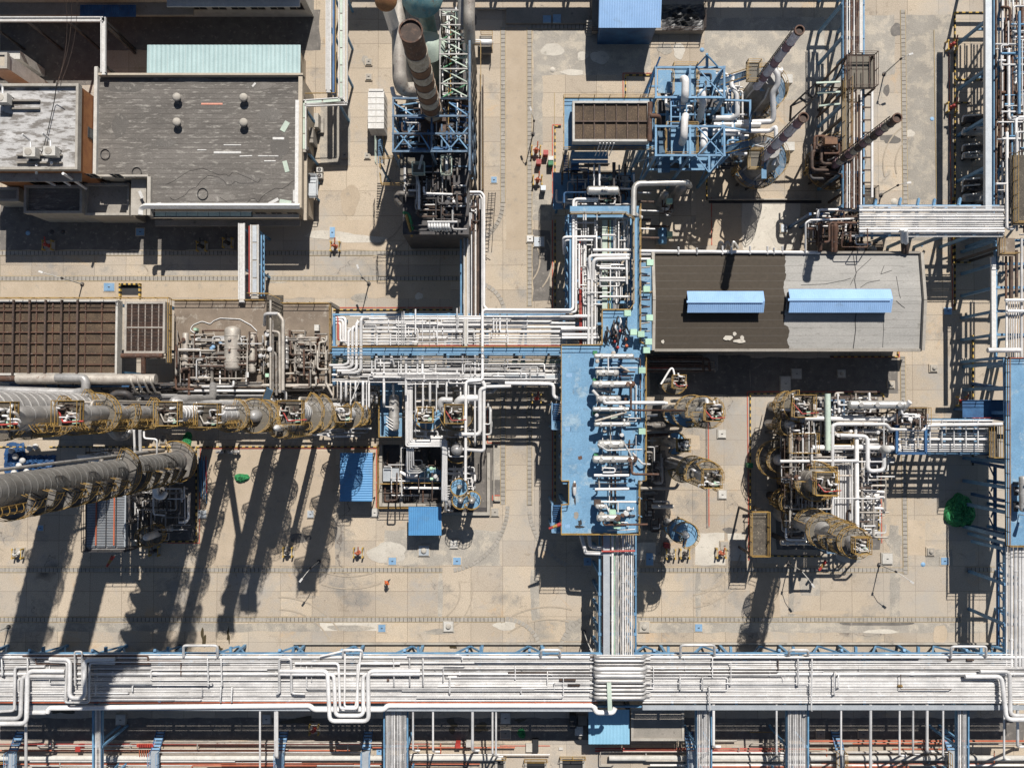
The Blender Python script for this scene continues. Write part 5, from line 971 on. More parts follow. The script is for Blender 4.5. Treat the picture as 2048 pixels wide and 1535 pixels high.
for (u,v,z,lb,grp) in ((1522,142,12.5,'upper',0),(1525,317,12.5,'lower',0)):
    t=thing('heater_platform','square grated platform with yellow rails on the '+lb+' heater','platform',P(u-15,v,z)); pbox(u-30,v-16,u-4,v+22,z-.1,z,).build('deck_plate','grate',t); railp(t,[(u-30,v-16),(u-4,v-16),(u-4,v+22),(u-30,v+22),(u-30,v-16)],z)
    pbox(u-2,v+8,u+8,v+40,z-3,z-2.9).build('deck_plate','deck',t)
for i,(pts,r,m,lb) in enumerate((([(1546,135,12),(1556,150,12),(1555,170,11.5),(1545,185,11),(1547,225,10),(1546,243,9.5),(1495,245,9.5),(1425,244,9.5)],.33,'silver','fat silver pipe curling down beside the upper heater'),([(1470,150,11),(1462,170,11),(1474,190,11),(1475,232,10.5),(1462,236,10),(1425,236,10)],.3,'silver','silver S-bent pipe left of the upper heater'),
        ([(1425,262,10),(1540,262,10),(1552,252,10.5),(1552,300,10),(1546,330,9.5)],.26,'silver','silver pipe turning down to the lower heater chimney'),([(1425,250,9.6),(1520,250,9.6)],.4,'tank','fat silver header between the two round heaters'),([(1425,268,10),(1485,268,10),(1486,300,10)],.27,'silver','silver branch pipe under the fat header'))):
    pipe(lb,pts,r,m)
for (u,v,lb) in ((1568,163,'white fan box beside the upper heater'),(1572,296,'white fan box beside the lower heater')):
    c=P(u,v,0); t=thing('fan_unit',lb,'fan'  ,c); MB().box(c.x-.8,c.y-.8,.2,c.x+.6,c.y+.3,1.6).build('casing','conclight',t); MB().lathe((c.x-.9,c.y+.9,.9),[(.55,-.3),(.6,.3)],16,'x').build('scroll','silver',t)
# air cooler on the blue structure
def cooler(label,u0,v0,u1,v1,z,nx,ny,colm='blue',frame='conclight',bed='fins',cross='brown',deckpad=16,pads=(1,1,1,1)):
    t=thing('air_cooler',label,'air cooler',P((u0+u1)/2,(v0+v1)/2,0)); x0,y0,x1,y1=pr(u0,v0,u1,v1,z)
    MB().box(x0+.2,y0+.2,z-.7,x1-.2,y1-.2,z-.25).build('tube_bed',bed,t)
    mb=MB(); mb.box(x0,y0,z-1.2,x1,y0+.25,z+.05); mb.box(x0,y1-.25,z-1.2,x1,y1,z+.05); mb.box(x0,y0+.25,z-1.2,x0+.25,y1-.25,z+.05); mb.box(x1-.25,y0+.25,z-1.2,x1,y1-.25,z+.05); mb.build('frame',frame,t)
    for k in range(1,nx): x=x0+(x1-x0)*k/nx; MB().box(x-.06,y0+.25,z-.3,x+.06,y1-.25,z-.08).build('cross_bar',cross,t)
    for k in range(1,ny): y=y0+(y1-y0)*k/ny; MB().box(x0+.25,y-.07,z-.26,x1-.25,y+.07,z+.0).build('long_bar',cross,t)
    n=max(2,int((x1-x0)/5)+1)
    for i in range(n):
        for j in range(2):
            x=x0+.4+(x1-x0-.8)*i/(n-1); y=(y0+.4,y1-.4)[j]; MB().box(x-.17,y-.17,0,x+.17,y+.17,z-1.1).build('column',colm,t)
    return t,(x0,y0,x1,y1)
t,(x0,y0,x1,y1)=cooler('air cooler with dark fin bed and white frame on the blue walkway deck',1145,202,1299,283,14,7,2)
pbox(1127,196,1310,300,11.9,12.1).build('deck_plate','deck',t); railp(t,[(1127,196),(1310,196),(1310,300),(1127,300),(1127,196)],12.1); MB().tube([P(1300,232,14.2),P(1318,232,14.2),P(1318,250,12)],.28,8).build('outlet_pipe','rust',t); MB().tube([P(1300,205,14),P(1299,283,14)],.3,8).build('header','rust',t)
for s,(v0,v1) in enumerate(((305,322),(322,330))): pbox(1142,v0-2,1216 if s==0 else 1216,v1-4,10,10.1).build('lower_landing','deck',t)
mb=MB()
for k in range(16): x_,y_,x2,y2=pr(1127,310+k*3.2,1136,312.6+k*3.2,11-k*.5); mb.box(x_,y_,11-k*.5,x2,y2,11.05-k*.5)
mb.build('stair','deepblue',t)
for u in (1126,1137): MB().bar(P(u,304,12.4),P(u,366,4.2),.09).build('handrail','yellow',t)
for k in range(5): MB().tube([P(1200+k*7,286,14.6),P(1193+k*7,305,12.6),P(1190+k*7,312,12)],.05,5).build('conduit','silver',t)
t,_=cooler('large air cooler bank of gridded brown fin beds at the left edge',-60,600,235,750,8,9,7,deckpad=0,cross='rust'); railp(t,[(-60,597),(343,597)],8)
for k in range(5): MB().box(P(28+k*32,675,8).x-.1,P(0,750,8).y,8.06,P(28+k*32,675,8).x+.1,P(0,600,8).y,8.3).build('main_bar','brown',t)
t,_=cooler('finned louvre air cooler with a mesh top next to the gridded cooler bank',249,603,330,706,9,6,2,frame='drum',bed='black',cross='drum')
for k in range(34): y=P(0,606+k*2.85,9).y; MB().box(P(252,655,9).x,y-.025,8.86,P(327,655,9).x,y+.035,8.93).build('louvre_blade','rust',t)
MB().tube([P(243,711,9.2),P(326,711,9.2)],.3,8).build('header','rust',t); MB().tube([P(287,712,9.2),P(287,745,8.6)],.3,8).build('outlet_pipe','rust',t)
pbox(332,610,343,725,8.2,8.3).build('side_walkway','bronze',t); railp(t,[(343,597),(343,725)],8.3)
# brown roof deck with vessels
t=thing('equipment_deck','brown stained concrete equipment deck with yellow rails','deck',P(450,690,0)); z=6
x0,y0,x1,y1=pr(348,601,532,775,z); MB().box(x0,y0,z-.4,x1,y1,z).build('slab','brownfloor',t)
x0,y0,x1,y1=pr(566,607,662,775,z); MB().box(x0,y0,z-.4,x1,y1,z).build('slab','brownfloor',t); x0,y0,x1,y1=pr(533,590,565,775,5.2); MB().box(x0,y0,4.9,x1,y1,5.2).build('walk_slab','bronze',t)
railp(t,[(348,601),(532,601)],z); railp(t,[(566,607),(662,607),(663,700)],z); railp(t,[(350,775),(532,775)],z,'brown'); railp(t,[(500,588),(540,588),(565,600)],z,'yellow')
for u in (352,400,450,500,530,570,615,658):
    for v in (606,690,768): c=P(u,v,z-.5); MB().box(c.x-.2,c.y-.2,0,c.x+.2,c.y+.2,z-.42).build('column','conc',t)
pipe('thin white hose snaking across the brown equipment deck',[(387,682,6.1),(394,675,6.1),(402,676,6.1),(400,668,6.1),(388,665,6.1),(380,660,6.1),(385,650,6.1),(404,642,6.1),(421,648,6.1),(426,642,6.1),(440,636,6.1),(480,638,6.1),(502,650,6.1),(514,662,6.1)],.06,'fine_white','hose',cat='hose',n=6,bend=.8)
# ---- vessels ----
def vessel(label,pu,pv,z,length,r,axis='y',m='drum',zf=6,bands=3,nozz=2,rad_end=1,group=None,name='pressure_vessel',cat='vessel',tilt=0,seed=0):
    """lying drum centred at photo (pu, pv), axis height z, floor height zf"""
    c=P(pu,pv,z); t=thing(name,label,cat,(c.x,c.y,zf),group); L=length/2; rn=random.Random(int(pu*3+pv)+seed)
    prof=[(r*.35,-L-r*.45),(r*.75,-L-r*.3),(r*.97,-L-r*.08),(r,-L)]
    for k in range(bands): q=-L+2*L*(k+.5)/bands; prof+=[(r,q-.08),(r*1.05,q-.07),(r*1.05,q+.07),(r,q+.08)]
    prof+=[(r,L),(r*.97,L+r*.08),(r*.75,L+r*.3),(r*.35,L+r*.45)]
    MB().lathe(c,prof,24,axis).build('shell',m,t)
    for s in (-1,1):
        q=s*L*.6; a=(c.x+q,c.y) if axis=='x' else (c.x,c.y+q); dx,dy=(.15,r*.8) if axis=='x' else (r*.8,.15)
        MB().box(a[0]-dx,a[1]-dy,zf-.03,a[0]+dx,a[1]+dy,z-r*.55).build('saddle','dark',t)
    for k in range(nozz):
        q=L*(rn.uniform(-.85,.85)); a=(c.x+q,c.y) if axis=='x' else (c.x,c.y+q); n=rn.uniform(.07,.14); o=MB().lathe((a[0],a[1],z+r*.9),[(n,0),(n,.3),(n*1.8,.3),(n*1.8,.38),(n*.5,.4)],12).build('nozzle',rn.choice([m,'rust',m]),t)
    return t
DG='horizontal exchangers on the blue deck'
def exch(label,u0,u1,v,rp,zc=12.6,m='tank',flange=.25,zf=10.5,rusty=False,legs=True,group=DG,axis='x'):
    if axis=='x': a,b=P(u0,v,zc),P(u1,v,zc)
    else: a,b=P(v,u1,zc),P(v,u0,zc)
    r=px(rp*1.12,zc); i=0 if axis=='x' else 1; L=abs(b[i]-a[i]); o=Vector(((a.x+b.x)/2,(a.y+b.y)/2,zf)); t=thing('heat_exchanger',label,'heat exchanger',o,group)
    h1=r*2.2; MB().lathe(a,[(r*.5,0),(r*.9,r*.25),(r,r*.5),(r,h1),(r*1.22,h1),(r*1.22,h1+.12)],20,axis).build('channel_head',m,t)
    MB().lathe(a,[(r*1.2,h1+.14),(r*1.2,h1+.24),(r*.96,h1+.25),(r*.96,L-r*1.2),(r*1.06,L-r*1.2),(r*1.06,L-r*1.1)],20,axis).build('shell',m,t)
    MB().lathe(a,[(r*1.12,L-r*1.08),(r*1.12,L-r*.9),(r*.95,L-r*.9),(r*.9,L-r*.3),(r*.4,L)],20,axis).build('end_cap','rust' if rusty else m,t)
    for f in (.25,.75):
        c=a.lerp(b,f); d=(.14,r*.8) if axis=='x' else (r*.8,.14); MB().box(c.x-d[0],c.y-d[1],zf-.02,c.x+d[0],c.y+d[1],zc-r*.6).build('saddle','dark',t)
    for k,f in enumerate((.18,.45,.82)):
        c=a.lerp(b,f); n=min(.16,r*.4); MB().lathe((c.x,c.y,zc+r*.85),[(n,0),(n,.25),(n*1.7,.25),(n*1.7,.33),(n*.6,.34)],12).build('nozzle','rust' if rusty and k==2 else m,t)
    return t
# the deck itself
z=10.5; t=thing('blue_deck','large blue plate equipment deck with yellow edge rails','deck',P(1200,860,0))
dk=[(1122,690),(1205,690),(1205,620),(1266,620),(1266,433),(1250,426),(1140,426),(1140,412),(1279,412),(1279,684),(1290,688),(1290,960),(1277,960),(1277,1066),(1122,1066),(1122,1008),(1137,1006),(1137,960),(1122,960)]
w3=[P(u,v,z) for u,v in dk]; MB().prism([(p.x,p.y) for p in w3],z-.25,z).build('deck_plate','deck',t)
railp(t,[(1122,960),(1122,690),(1203,690),(1203,620),(1258,620),(1266,608),(1266,440),(1250,428),(1140,428)],z); railp(t,[(1279,412),(1279,684),(1290,688),(1290,960),(1277,960),(1277,1066),(1122,1066),(1122,1008),(1137,1006),(1137,960),(1122,960)],z)
for k in range(9):
    for u in (1130,1205,1280):
        v=700+k*44
        if v<1062: c=P(u if v<955 else min(u,1272),v,z-.3); MB().box(c.x-.2,c.y-.2,0,c.x+.2,c.y+.2,z-.26).build('column','blue',t)
for k in range(9): 
    v=700+k*44
    if v<1062: MB().bar(P(1125,v,z-.5),P(1275,v,z-.5),.3,.45).build('beam','blue',t)
for v in (440,500,560,610): c=P(1272,v,z-.3); MB().box(c.x-.2,c.y-.2,0,c.x+.2,c.y+.2,z-.26).build('column','blue',t)
for (u,v,a,b) in ((1137,793,8,12),(1150,855,9,8),(1138,903,8,9),(1147,937,8,9),(1147,735,9,8),(1155,782,9,7),(1135,1052,5,4),(1240,795,7,4),(1220,845,5,4),(1136,858,6,4),(1138,750,6,4)):
    o=pbox(u-a,v-b,u+a,v+b,z+.005,z+.018).build('cover_plate','hatchblue' if a<8 else 'deck',t)
for (u,v,a,b,m) in ((1160,915,7,6,'rust'),(1152,1030,7,10,'concdark'),(1160,1045,6,9,'black'),(1158,1053,16,4,'black'),(1150,1000,3,14,'dark')):
    c=P(u,v,z); rn=random.Random(u); mb=MB(); mb.poly([(c.x+px(a)*.8*math.cos(k*.4)*rn.uniform(.5,1),c.y+px(b)*.8*math.sin(k*.4)*rn.uniform(.5,1),z+.024) for k in range(15)]); mb.build('oil_stain',m if m!='rust' else 'rust',t)
for (u0,v0,u1,v1,s) in ((1103,805,1121,858,1),(1103,1005,1121,1062,1)):
    st=thing('stair_tower',('blue stair landing hanging off the upper left side of the deck','blue stair landing hanging off the lower left corner of the deck')[s and v0>900],'stairs',P(u0,v0,0)); x_,y_,x2,y2=pr(u0,v0,u1,v1,8.4)
    MB().box(x_+.1,y_,8.2,x2,y_+1.0,8.35).build('landing','deck',st)
    mb=MB()
    for k in range(12): mb.box(x_+.15,y2-.3-k*.26,9.8-k*.2,x2,y2-.1-k*.26,9.84-k*.2)
    mb.build('stair','deepblue',st); MB().box(x_,y_,7.6,x_+.12,y2,8.8).build('stringer','hatchblue',st); rail(st,[(x2,y_),(x_,y_),(x_,y2)],8.4,'hatchblue'); 
    for y in (y_+.2,y2-.2): MB().box(x_,y-.12,0,x_+.24,y+.12,8.1).build('post','blue',st)
EX=[(1188,1268,712,4.6,'long silver exchanger nearest the top of the deck',0),(1191,1238,745,5.6,'short fat silver drum second from the top of the deck',0),(1184,1270,768,6.2,'fat silver exchanger with a rusty right end on the deck',1),(1192,1242,797,5.6,'short silver exchanger under the rusty-ended one',0),
    (1185,1262,818,4.4,'slim silver exchanger fifth from the top of the deck',0),(1188,1261,848,4.6,'slim silver exchanger above the mid-deck gap',0),(1195,1250,888,7.6,'fattest silver drum in the middle of the deck',0),(1185,1274,918,6.6,'long fat exchanger with a rusty band below the fattest drum',1),(1191,1213,1012,4,'tiny silver drum near the lower end of the deck',0),(1193,1241,1035,6.3,'short fat drum closest to the lower edge of the deck',1)]
for i,(a,b,v,rp,lb,ru) in enumerate(EX): exch(lb,a,b,v,rp,rusty=ru)
rn=random.Random(21)
def small_pipes(root,spec,m='silver'):
    for pts,r,mm in spec: MB().tube([P(*q) for q in pts],r,7).build('pipe',mm,root)
pw=thing('deck_pipework','silver and rusty pipework threading between the deck exchangers','pipework',P(1230,850,10.5))
sp=[([(1188,950,12.2),(1258,950,12.2)],.17,'white'),([(1190,978,12),(1258,977,12)],.17,'white'),([(1190,1003,12),(1272,1003,12)],.12,'white'),([(1262,766,13.3),(1262,820,13.3),(1300,820,13.2),(1420,821,19)],.12,'rust'),([(1262,918,12.8),(1264,948,12.8),(1320,948,12.8)],.14,'rust'),([(1208,797,13),(1208,805,13),(1330,805,13)],.22,'silver'),
    ([(1253,824,12.8),(1190,842,12.8)],.14,'drum'),([(1258,742,12.4),(1240,732,12.6)],.14,'drum'),([(1195,888,13.4),(1214,900,13.2),(1284,898,12.8)],.1,'silver'),([(1250,888,13.2),(1262,910,13)],.1,'silver'),([(1185,780,12.4),(1196,792,12.4)],.2,'silver'),([(1190,735,12),(1275,735,12)],.07,'silver'),([(1216,712,13),(1217,745,13)],.08,'silver'),
    ([(1206,1036,12.5),(1207,1049,12.6),(1295,1048,12)],.12,'rust'),([(1196,1012,12),(1205,1028,12)],.12,'silver'),([(1211,1008,12),(1222,1030,12)],.12,'silver'),([(1204,935,12.5),(1230,936,12.5),(1230,944,12.5),(1206,944,12.5)],.1,'silver'),([(1212,930,12.5),(1204,940,12.5)],.08,'silver'),([(1190,830,11.6),(1262,830,11.6)],.1,'silver'),([(1195,836,11.6),(1280,836,11.6)],.1,'grey'),
    ([(1190,780,11.4),(1230,784,11.4)],.14,'silver'),([(1265,905,11.5),(1285,927,11.5),(1300,928,11)],.12,'silver'),([(1190,958,11.4),(1255,958,11.4)],.06,'dark'),([(1190,966,11.4),(1255,966,11.4)],.06,'dark'),([(1236,1003,12),(1236,1024,12)],.1,'silver'),([(1215,1060,11.6),(1270,1058,11.6)],.07,'silver'),([(1192,822,11.5),(1192,845,11.5)],.12,'silver'),([(1197,950,11.5),(1199,975,11.5),(1190,982,11.5)],.1,'drum')]
small_pipes(pw,sp)
for (u,v,m) in ((1190,705,'green'),(1190,760,'green'),(1190,826,'green'),(1192,910,'green'),(1195,1005,'brown'),(1225,1025,'mint'),(1234,1050,'mint'),(1284,862,'mint'),(1284,740,'mint'),(1267,664,'mint'),(1282,668,'mint'),(1297,683,'mint'),(1293,578,'mint'),(1300,525,'mint'),(1293,700,'mint'),(1299,635,'mint'),(1255,626,'mint'),(1228,832,'palegreen')):
    c=P(u,v,12); s=.38 if m!='green' else .24; tag(MB().box(c.x-s,c.y-s*.9,11.4,c.x+s,c.y+s*.9,12.2).build('instrument_box',m), f'{"pale green" if m in("mint","palegreen") else m} instrument box on the deck '+('by '+{705:'the first exchanger',760:'the rusty-ended exchanger',826:'the slim exchangers',910:'the long fat exchanger',1005:'the tiny drum',1025:'the lower drums',1050:'the lowest drum',862:'the mid-deck rail',740:'the upper right rail',664:'the narrow walkway end',668:'the hall corner',683:'the hall gutter',578:'the hall wall, middle',525:'the hall wall, top',700:'the deck corner',635:'the hall wall, lower',626:'the tangled hoses',832:'the diagonal pipe'}[v]), 'instrument box','instrument boxes')
t=thing('lying_tool','small silver capsule lying on the left side of the blue deck','tool',P(1149,975,10.5)); c=P(1149,975,10.9); MB().lathe(c,[(.1,-.9),(.22,-.6),(.25,.3),(.1,.8)],12,'y').build('body','silver',t); MB().box(c.x-.15,c.y+.2,c.z+.1,c.x+.15,c.y+.6,c.z+.35).build('band','rust',t)
hs=thing('hose_tangle','tangle of dark hoses and red-capped fittings at the north end of the deck','hoses',P(1232,650,10.5)); rn=random.Random(9)
for k in range(16):
    u=1212+rn.random()*45; v=632+rn.random()*40; MB().tube([P(u,v,11),P(u+rn.uniform(-4,4),v+8,11.8),P(u+rn.uniform(-3,3),v+18,11.2),P(u+rn.uniform(-8,8),v+28,10.7)],rn.choice([.07,.1,.13]),6).build('hose',rn.choice(['black','dark','brown','silver','dark']),hs)
    if k%3==0: MB().lathe(P(u,v+26,10.7),[(.18,0),(.2,.4),(.08,.5)],10).build('fitting','red' if k%2 else 'orange',hs)
hg=thing('side_walkway','blue side walkway with equipment between the deck and the hall','walkway',P(1293,610,8)); pbox(1281,525,1303,700,8.6,8.7).build('deck_plate','deck',hg); railp(hg,[(1288,585),(1302,585)],8.7); 
for k in range(10): v=535+k*16; small_pipes(hg,[([(1283,v,9.4),(1300,v+rn.uniform(-3,3),9.6)],.09,rn.choice(['brown','drum','rust','silver']))])
for u,v in ((1284,530),(1300,530),(1284,690),(1300,690)): c=P(u,v,8.5); MB().box(c.x-.12,c.y-.12,0,c.x+.12,c.y+.12,8.6).build('post','blue',hg)
# deck plates under the upper cooler, and vessels there
ud=thing('lower_deck','shaded blue deck under the white-framed air cooler','deck',P(1190,370,0)); pbox(1106,345,1270,418,4.9,5.1).build('deck_plate','deck',ud); railp(ud,[(1106,365),(1106,416)],5.1,'blue')
for u in (1116,1190,1262): 
    for v in (358,406): c=P(u,v,5); MB().box(c.x-.15,c.y-.15,0,c.x+.15,c.y+.15,4.9).build('column','blue',ud)
vessel('silver horizontal drum in the shade north of the pipe rack',1206,381,10.2,3.4,.5,'x','tank',5.1); 
rn=random.Random(33)
udp=thing('pipework','shaded pipes, valves and conduits standing on the lower blue deck','pipework',P(1190,370,5))
for (u,v,a,b,zz) in ((1150,330,8,8,7),(1180,398,16,5,6.4),(1230,395,10,7,6.6),(1250,360,7,10,7),(1130,400,5,8,6),(1165,365,9,6,6.2)): o=pbox(u-a,v-b,u+a,v+b,5.1,zz); o.build('equipment_box',('dark','deepblue','grey')[u%3],udp)
UDP=udp
small_pipes(ud,[([(1188,330,10.5),(1188,372,10.5)],.1,'silver'),([(1199,330,10.5),(1199,372,10.5)],.13,'silver'),([(1227,325,10),(1228,380,10)],.16,'dark'),([(1267,432,11),(1268,367,11),(1375,365,11),(1380,372,9)],.35,'tank'),([(1268,378,10.5),(1268,428,10.8),(1283,435,10)],.25,'silver')])
# ---- blue steel frames with decks (furnace service structure) ----
rn=random.Random(70)
sf=thing('steel_structure','upper blue steel frame with plate decks between cooler and heaters','steel structure',P(1380,170,0))
x0,y0,x1,y1=pr(1312,134,1449,194,14); steel(sf,x0,y0,x1,y1,14,'blue',3,2,(1,.6),.28); pbox(1345,132,1392,190,12.5,12.6).build('deck_plate','deck',sf); railp(sf,[(1345,190),(1345,132),(1392,132),(1392,190)],12.6)
pbox(1400,140,1432,180,8,8.1).build('deck_plate','deck',sf); MB().bar(P(1288,196,12),P(1320,114,14.5),.2).build('stay','deepblue',sf); MB().bar(P(1414,134,14),P(1414,108,15.5),.25).build('stay','blue',sf)
for a,b in ((1392,134),(1436,134)): MB().bar(P(1414,110,15.5),P(a,b,14),.14).build('brace','blue',sf)
for a in ((1395,136,1446,192),(1446,136,1395,192)): MB().bar(P(a[0],a[1],14),P(a[2],a[3],14),.12).build('brace','blue',sf)
sf2=thing('steel_structure','lower blue steel frame with plate decks between cooler and heaters','steel structure',P(1380,280,0))
x0,y0,x1,y1=pr(1312,252,1449,310,14); steel(sf2,x0,y0,x1,y1,14,'blue',3,2,(1,.6),.28); pbox(1342,250,1392,310,12.5,12.6).build('deck_plate','deck',sf2); railp(sf2,[(1330,310),(1330,250),(1392,250),(1392,310),(1330,310)],12.6)
pbox(1315,262,1340,345,9.5,9.6).build('deck_plate','grateblue',sf2); pbox(1378,314,1436,336,10,10.1).build('deck_plate','deck',sf2); MB().bar(P(1418,312,14),P(1418,345,14),.24).build('stay','blue',sf2)
pbox(1312,310,1460,325,7,7.1).build('deck_plate','deck',sf2)
for a in ((1395,254,1446,310),(1446,254,1395,310),(1418,345,1392,312),(1418,345,1446,312)): MB().bar(P(a[0],a[1],14),P(a[2],a[3],14),.12).build('brace','blue',sf2)
for k in range(5): MB().bar(P(1310+k*32,330,9),P(1330+k*32,310,12),.16).build('brace','blue',sf2)
pbox(1320,200,1430,248,6,6.1).build('deck_plate','grateblue',sf2)
for u in (1342,1360,1373): MB().bar(P(u,194,13.6),P(u,252,13.6),.15).build('beam','blue',sf2)
for v in (200,212,234,246): MB().bar(P(1342,v,13.6),P(1373,v,13.6),.13).build('beam','blue',sf2)
MB().bar(P(1449,200,13.5),P(1500,202,13.5),.18).build('beam','blue',sf2); MB().bar(P(1449,254,13.5),P(1500,262,13.2),.18).build('beam','blue',sf2); MB().bar(P(1500,200,13.5),P(1500,265,13.5),.22).build('beam','blue',sf2)
for (pts,lb) in (([(1366,158,14.8),(1371,158,15.4),(1370,195,15),(1365,212,10)],'fat white elbow duct on the upper blue deck'),([(1371,232,14),(1369,240,15),(1368,275,15),(1364,285,13)],'fat white elbow duct on the lower blue deck'),([(1400,187,13),(1404,184,13.6),(1406,205,13),(1399,240,9)],'shorter white duct right of the upper blue deck'),([(1408,253,13),(1408,294,13.4),(1403,300,12)],'shorter white duct right of the lower blue deck')):
    pipe(lb,pts,.42,'white','duct','white elbow ducts of the heater structure','duct',12,.7)
# stairs between frames and heaters
for i,(a,b,lb) in enumerate((((1438,168,10),(1498,148,12.4),'slanting gangway to the upper heater'),((1440,305,10),(1498,290,12.4),'slanting gangway to the lower heater'))):
    g=thing('gangway',lb+' with yellow handrails','gangway',P(*a)); pa,pb=P(*a),P(*b); MB().bar(pa,pb,.8,.08).build('treads','grateblue',g)
    for s in (-.45,.45): MB().bar(pa+Vector((0,s,.9)),pb+Vector((0,s,.9)),.07).build('handrail','yellow',g); MB().bar(pa+Vector((0,s,0)),pb+Vector((0,s,0)),.08,.2).build('stringer','deepblue',g)
# NE dark truss & rusty cage
tr=thing('steel_truss','dark blue-grey truss arm reaching left from the rusty rack','truss',P(1620,190,8))
for (a,b) in (((1582,212,8),(1632,166,11)),((1632,166,11),(1680,164,11)),((1634,186,10),(1680,184,10)),((1632,166,11),(1634,190,9)),((1582,212,8),(1630,190,9)),((1582,212,8),(1580,242,5)),((1600,196,9),(1614,206,9)),((1612,184,10),(1626,198,9)),((1580,242,5),(1634,192,8)),((1638,212,8),(1680,208,9))): MB().bar(P(*a),P(*b),.2).build('chord',('palegreen' if a[0]>1625 and b[0]>1660 else 'dark'),tr)
cg=thing('steel_cage','rusty grated cage platform on top of the narrow north rack','platform',P(1722,142,0)); x0,y0,x1,y1=pr(1696,110,1749,176,10); steel(cg,x0,y0,x1,y1,10,'brown',2,2,(1,),.2); pbox(1696,110,1749,176,8.8,8.9).build('deck_plate','grate',cg); railp(cg,[(1696,110),(1749,110),(1749,176),(1696,176),(1696,110)],9.6,'brown')
for k in range(4): MB().bar(P(1700+k*13,112,10.6),P(1700+k*13,174,10.6),.1).build('roof_bar','brown',cg)
gw=thing('walkway','grey grated walkway with yellow rails along the rusty heater rack','walkway',P(1690,230,0)); pbox(1684,160,1698,305,8.9,9.0).build('deck_plate','grate',gw); railp(gw,[(1684,160),(1684,305),(1698,305),(1698,160)],9.0)
for v in (168,230,298): c=P(1691,v,8.9); MB().box(c.x-.15,c.y-.15,0,c.x+.15,c.y+.15,8.9).build('post','dark',gw)
cg=thing('steel_cage','second rusty platform under the narrow north rack, beside the white racks','platform',P(1725,392,0)); pbox(1693,376,1750,412,6.2,6.3).build('deck_plate','bronze',cg); railp(cg,[(1693,376),(1750,376),(1750,412)],6.3,'brown')
for u in (1696,1746):
    for v in (380,408): c=P(u,v,6.2); MB().box(c.x-.12,c.y-.12,0,c.x+.12,c.y+.12,6.2).build('post','brown',cg)
# ================= process units =================
def route(root, rn, u0, v0, u1, v1, z0, z1, n, mats, rr=(.06,.2), bias=.5, name='pipe'):
    """n orthogonally routed pipes with elbows and drops inside a photo-pixel box"""
    for k in range(n):
        u, v, z = rn.uniform(u0,u1), rn.uniform(v0,v1), rn.uniform(z0,z1); pts = [(u, v, z)]
        if rn.random() < .5: pts.insert(0, (u, v, max(.3, z-rn.uniform(1,4))))
        h = rn.random() < bias
        for s in range(rn.choice((1,2,2,3))):
            if h: q = rn.choice((-1,1))*rn.uniform(min(12,(u1-u0)*.3), (u1-u0)*.5); u = u+q if u0 <= u+q <= u1 else u-q; u = u if u0 <= u <= u1 else rn.uniform(u0, u1)
            else: q = rn.choice((-1,1))*rn.uniform(min(8,(v1-v0)*.3), (v1-v0)*.5); v = v+q if v0 <= v+q <= v1 else v-q; v = v if v0 <= v <= v1 else rn.uniform(v0, v1)
            h = not h; pts.append((u, v, z))
        if rn.random() < .6: pts.append((u, v, max(.3, z-rn.uniform(1,4))))
        MB().tube([P(*q) for q in pts], rn.uniform(*rr), 7).build(name, rn.choice(mats), root)
def valves(root, rn, u0, v0, u1, v1, z0, z1, n, mats):
    for k in range(n):
        c = P(rn.uniform(u0,u1), rn.uniform(v0,v1), rn.uniform(z0,z1)); r = rn.uniform(.14,.28)
        MB().lathe(c, [(r,-.25),(r*1.2,-.1),(r*1.2,.1),(r*.5,.16),(r*.3,.45),(r*1.1,.46),(r*1.1,.52),(r*.2,.54)], 10, rn.choice('zzx')).build('valve', rn.choice(mats), root)
def lift(root, dz):
    """raise the upper pieces of a thing by dz metres"""
    off = WL[root.name]
    for o in root.children_recursive:
        for v in o.data.vertices:
            p = v.co + off
            if p.z > 1:
                k = (H-p.z-dz)/(H-p.z); v.co = Vector((p.x*k, p.y*k, p.z+dz)) - off
# --- tall furnace at the top with the banded chimney ---
fu=thing('furnace_structure','tall blue steel furnace frame carrying the banded chimney','steel structure',P(870,250,0))
x0,y0,x1,y1=pr(786,196,940,302,17); 
steel(fu,x0,y0,x1,y1,17,'steelblue',3,4,(1,.66,.36),.24)
for (a,b) in (((786,205),(828,232)),((828,252),(788,302)),((788,256),(830,302)),((898,252),(938,302)),((938,252),(896,302)),((898,205),(938,232)),((842,270),(862,302)),((880,270),(905,302))): MB().bar(P(a[0],a[1],16.8),P(b[0],b[1],16.8),.14).build('brace','blue',fu)
for k in range(9): MB().bar(P(790+k*3,212+k*11,12),P(835,206+k*11,12),.16).build('beam','blue',fu); MB().bar(P(900,206+k*11,12),P(938,214+k*11,11),.16).build('beam','deepblue',fu)
pbox(826,205,900,302,10.2,10.6).build('furnace_roof','dark',fu); pbox(838,262,898,270,11.5,11.7).build('walk_grating','grate',fu); railp(fu,[(840,262),(898,262),(898,170)],11.7)
MB().bar(P(940,80,17),P(940,345,17),.22,1.6).build('side_girder','steelblue',fu)
pbox(884,16,936,200,0,7).build('shade_fill_box','dark',fu); pbox(796,215,932,300,0,9.5).build('shade_fill_box','dark',fu); pbox(836,232,892,262,10.6,14.5).build('breeching','brown',fu)  # dark boxes added to darken the frame's inside and fill out its shadow
x0,y0,x1,y1=pr(880,20,940,196,17); steel(fu,x0,y0,x1,y1,17,'midgrey',2,7,(1,),.16,brace=False)
for k in range(6):
    v=22+k*29; MB().bar(P(884,v,16.5),P(936,v+27,16.5),.12).build('brace','palegreen',fu); MB().bar(P(936,v,15),P(886,v+27,15),.12).build('brace','green' if k%2 else 'palegreen',fu); pbox(884,v+3,926,v+22,10.5+k%2,10.6+k%2).build('walk_grating',('bronze','grate')[k%2],fu)
rn=random.Random(31)
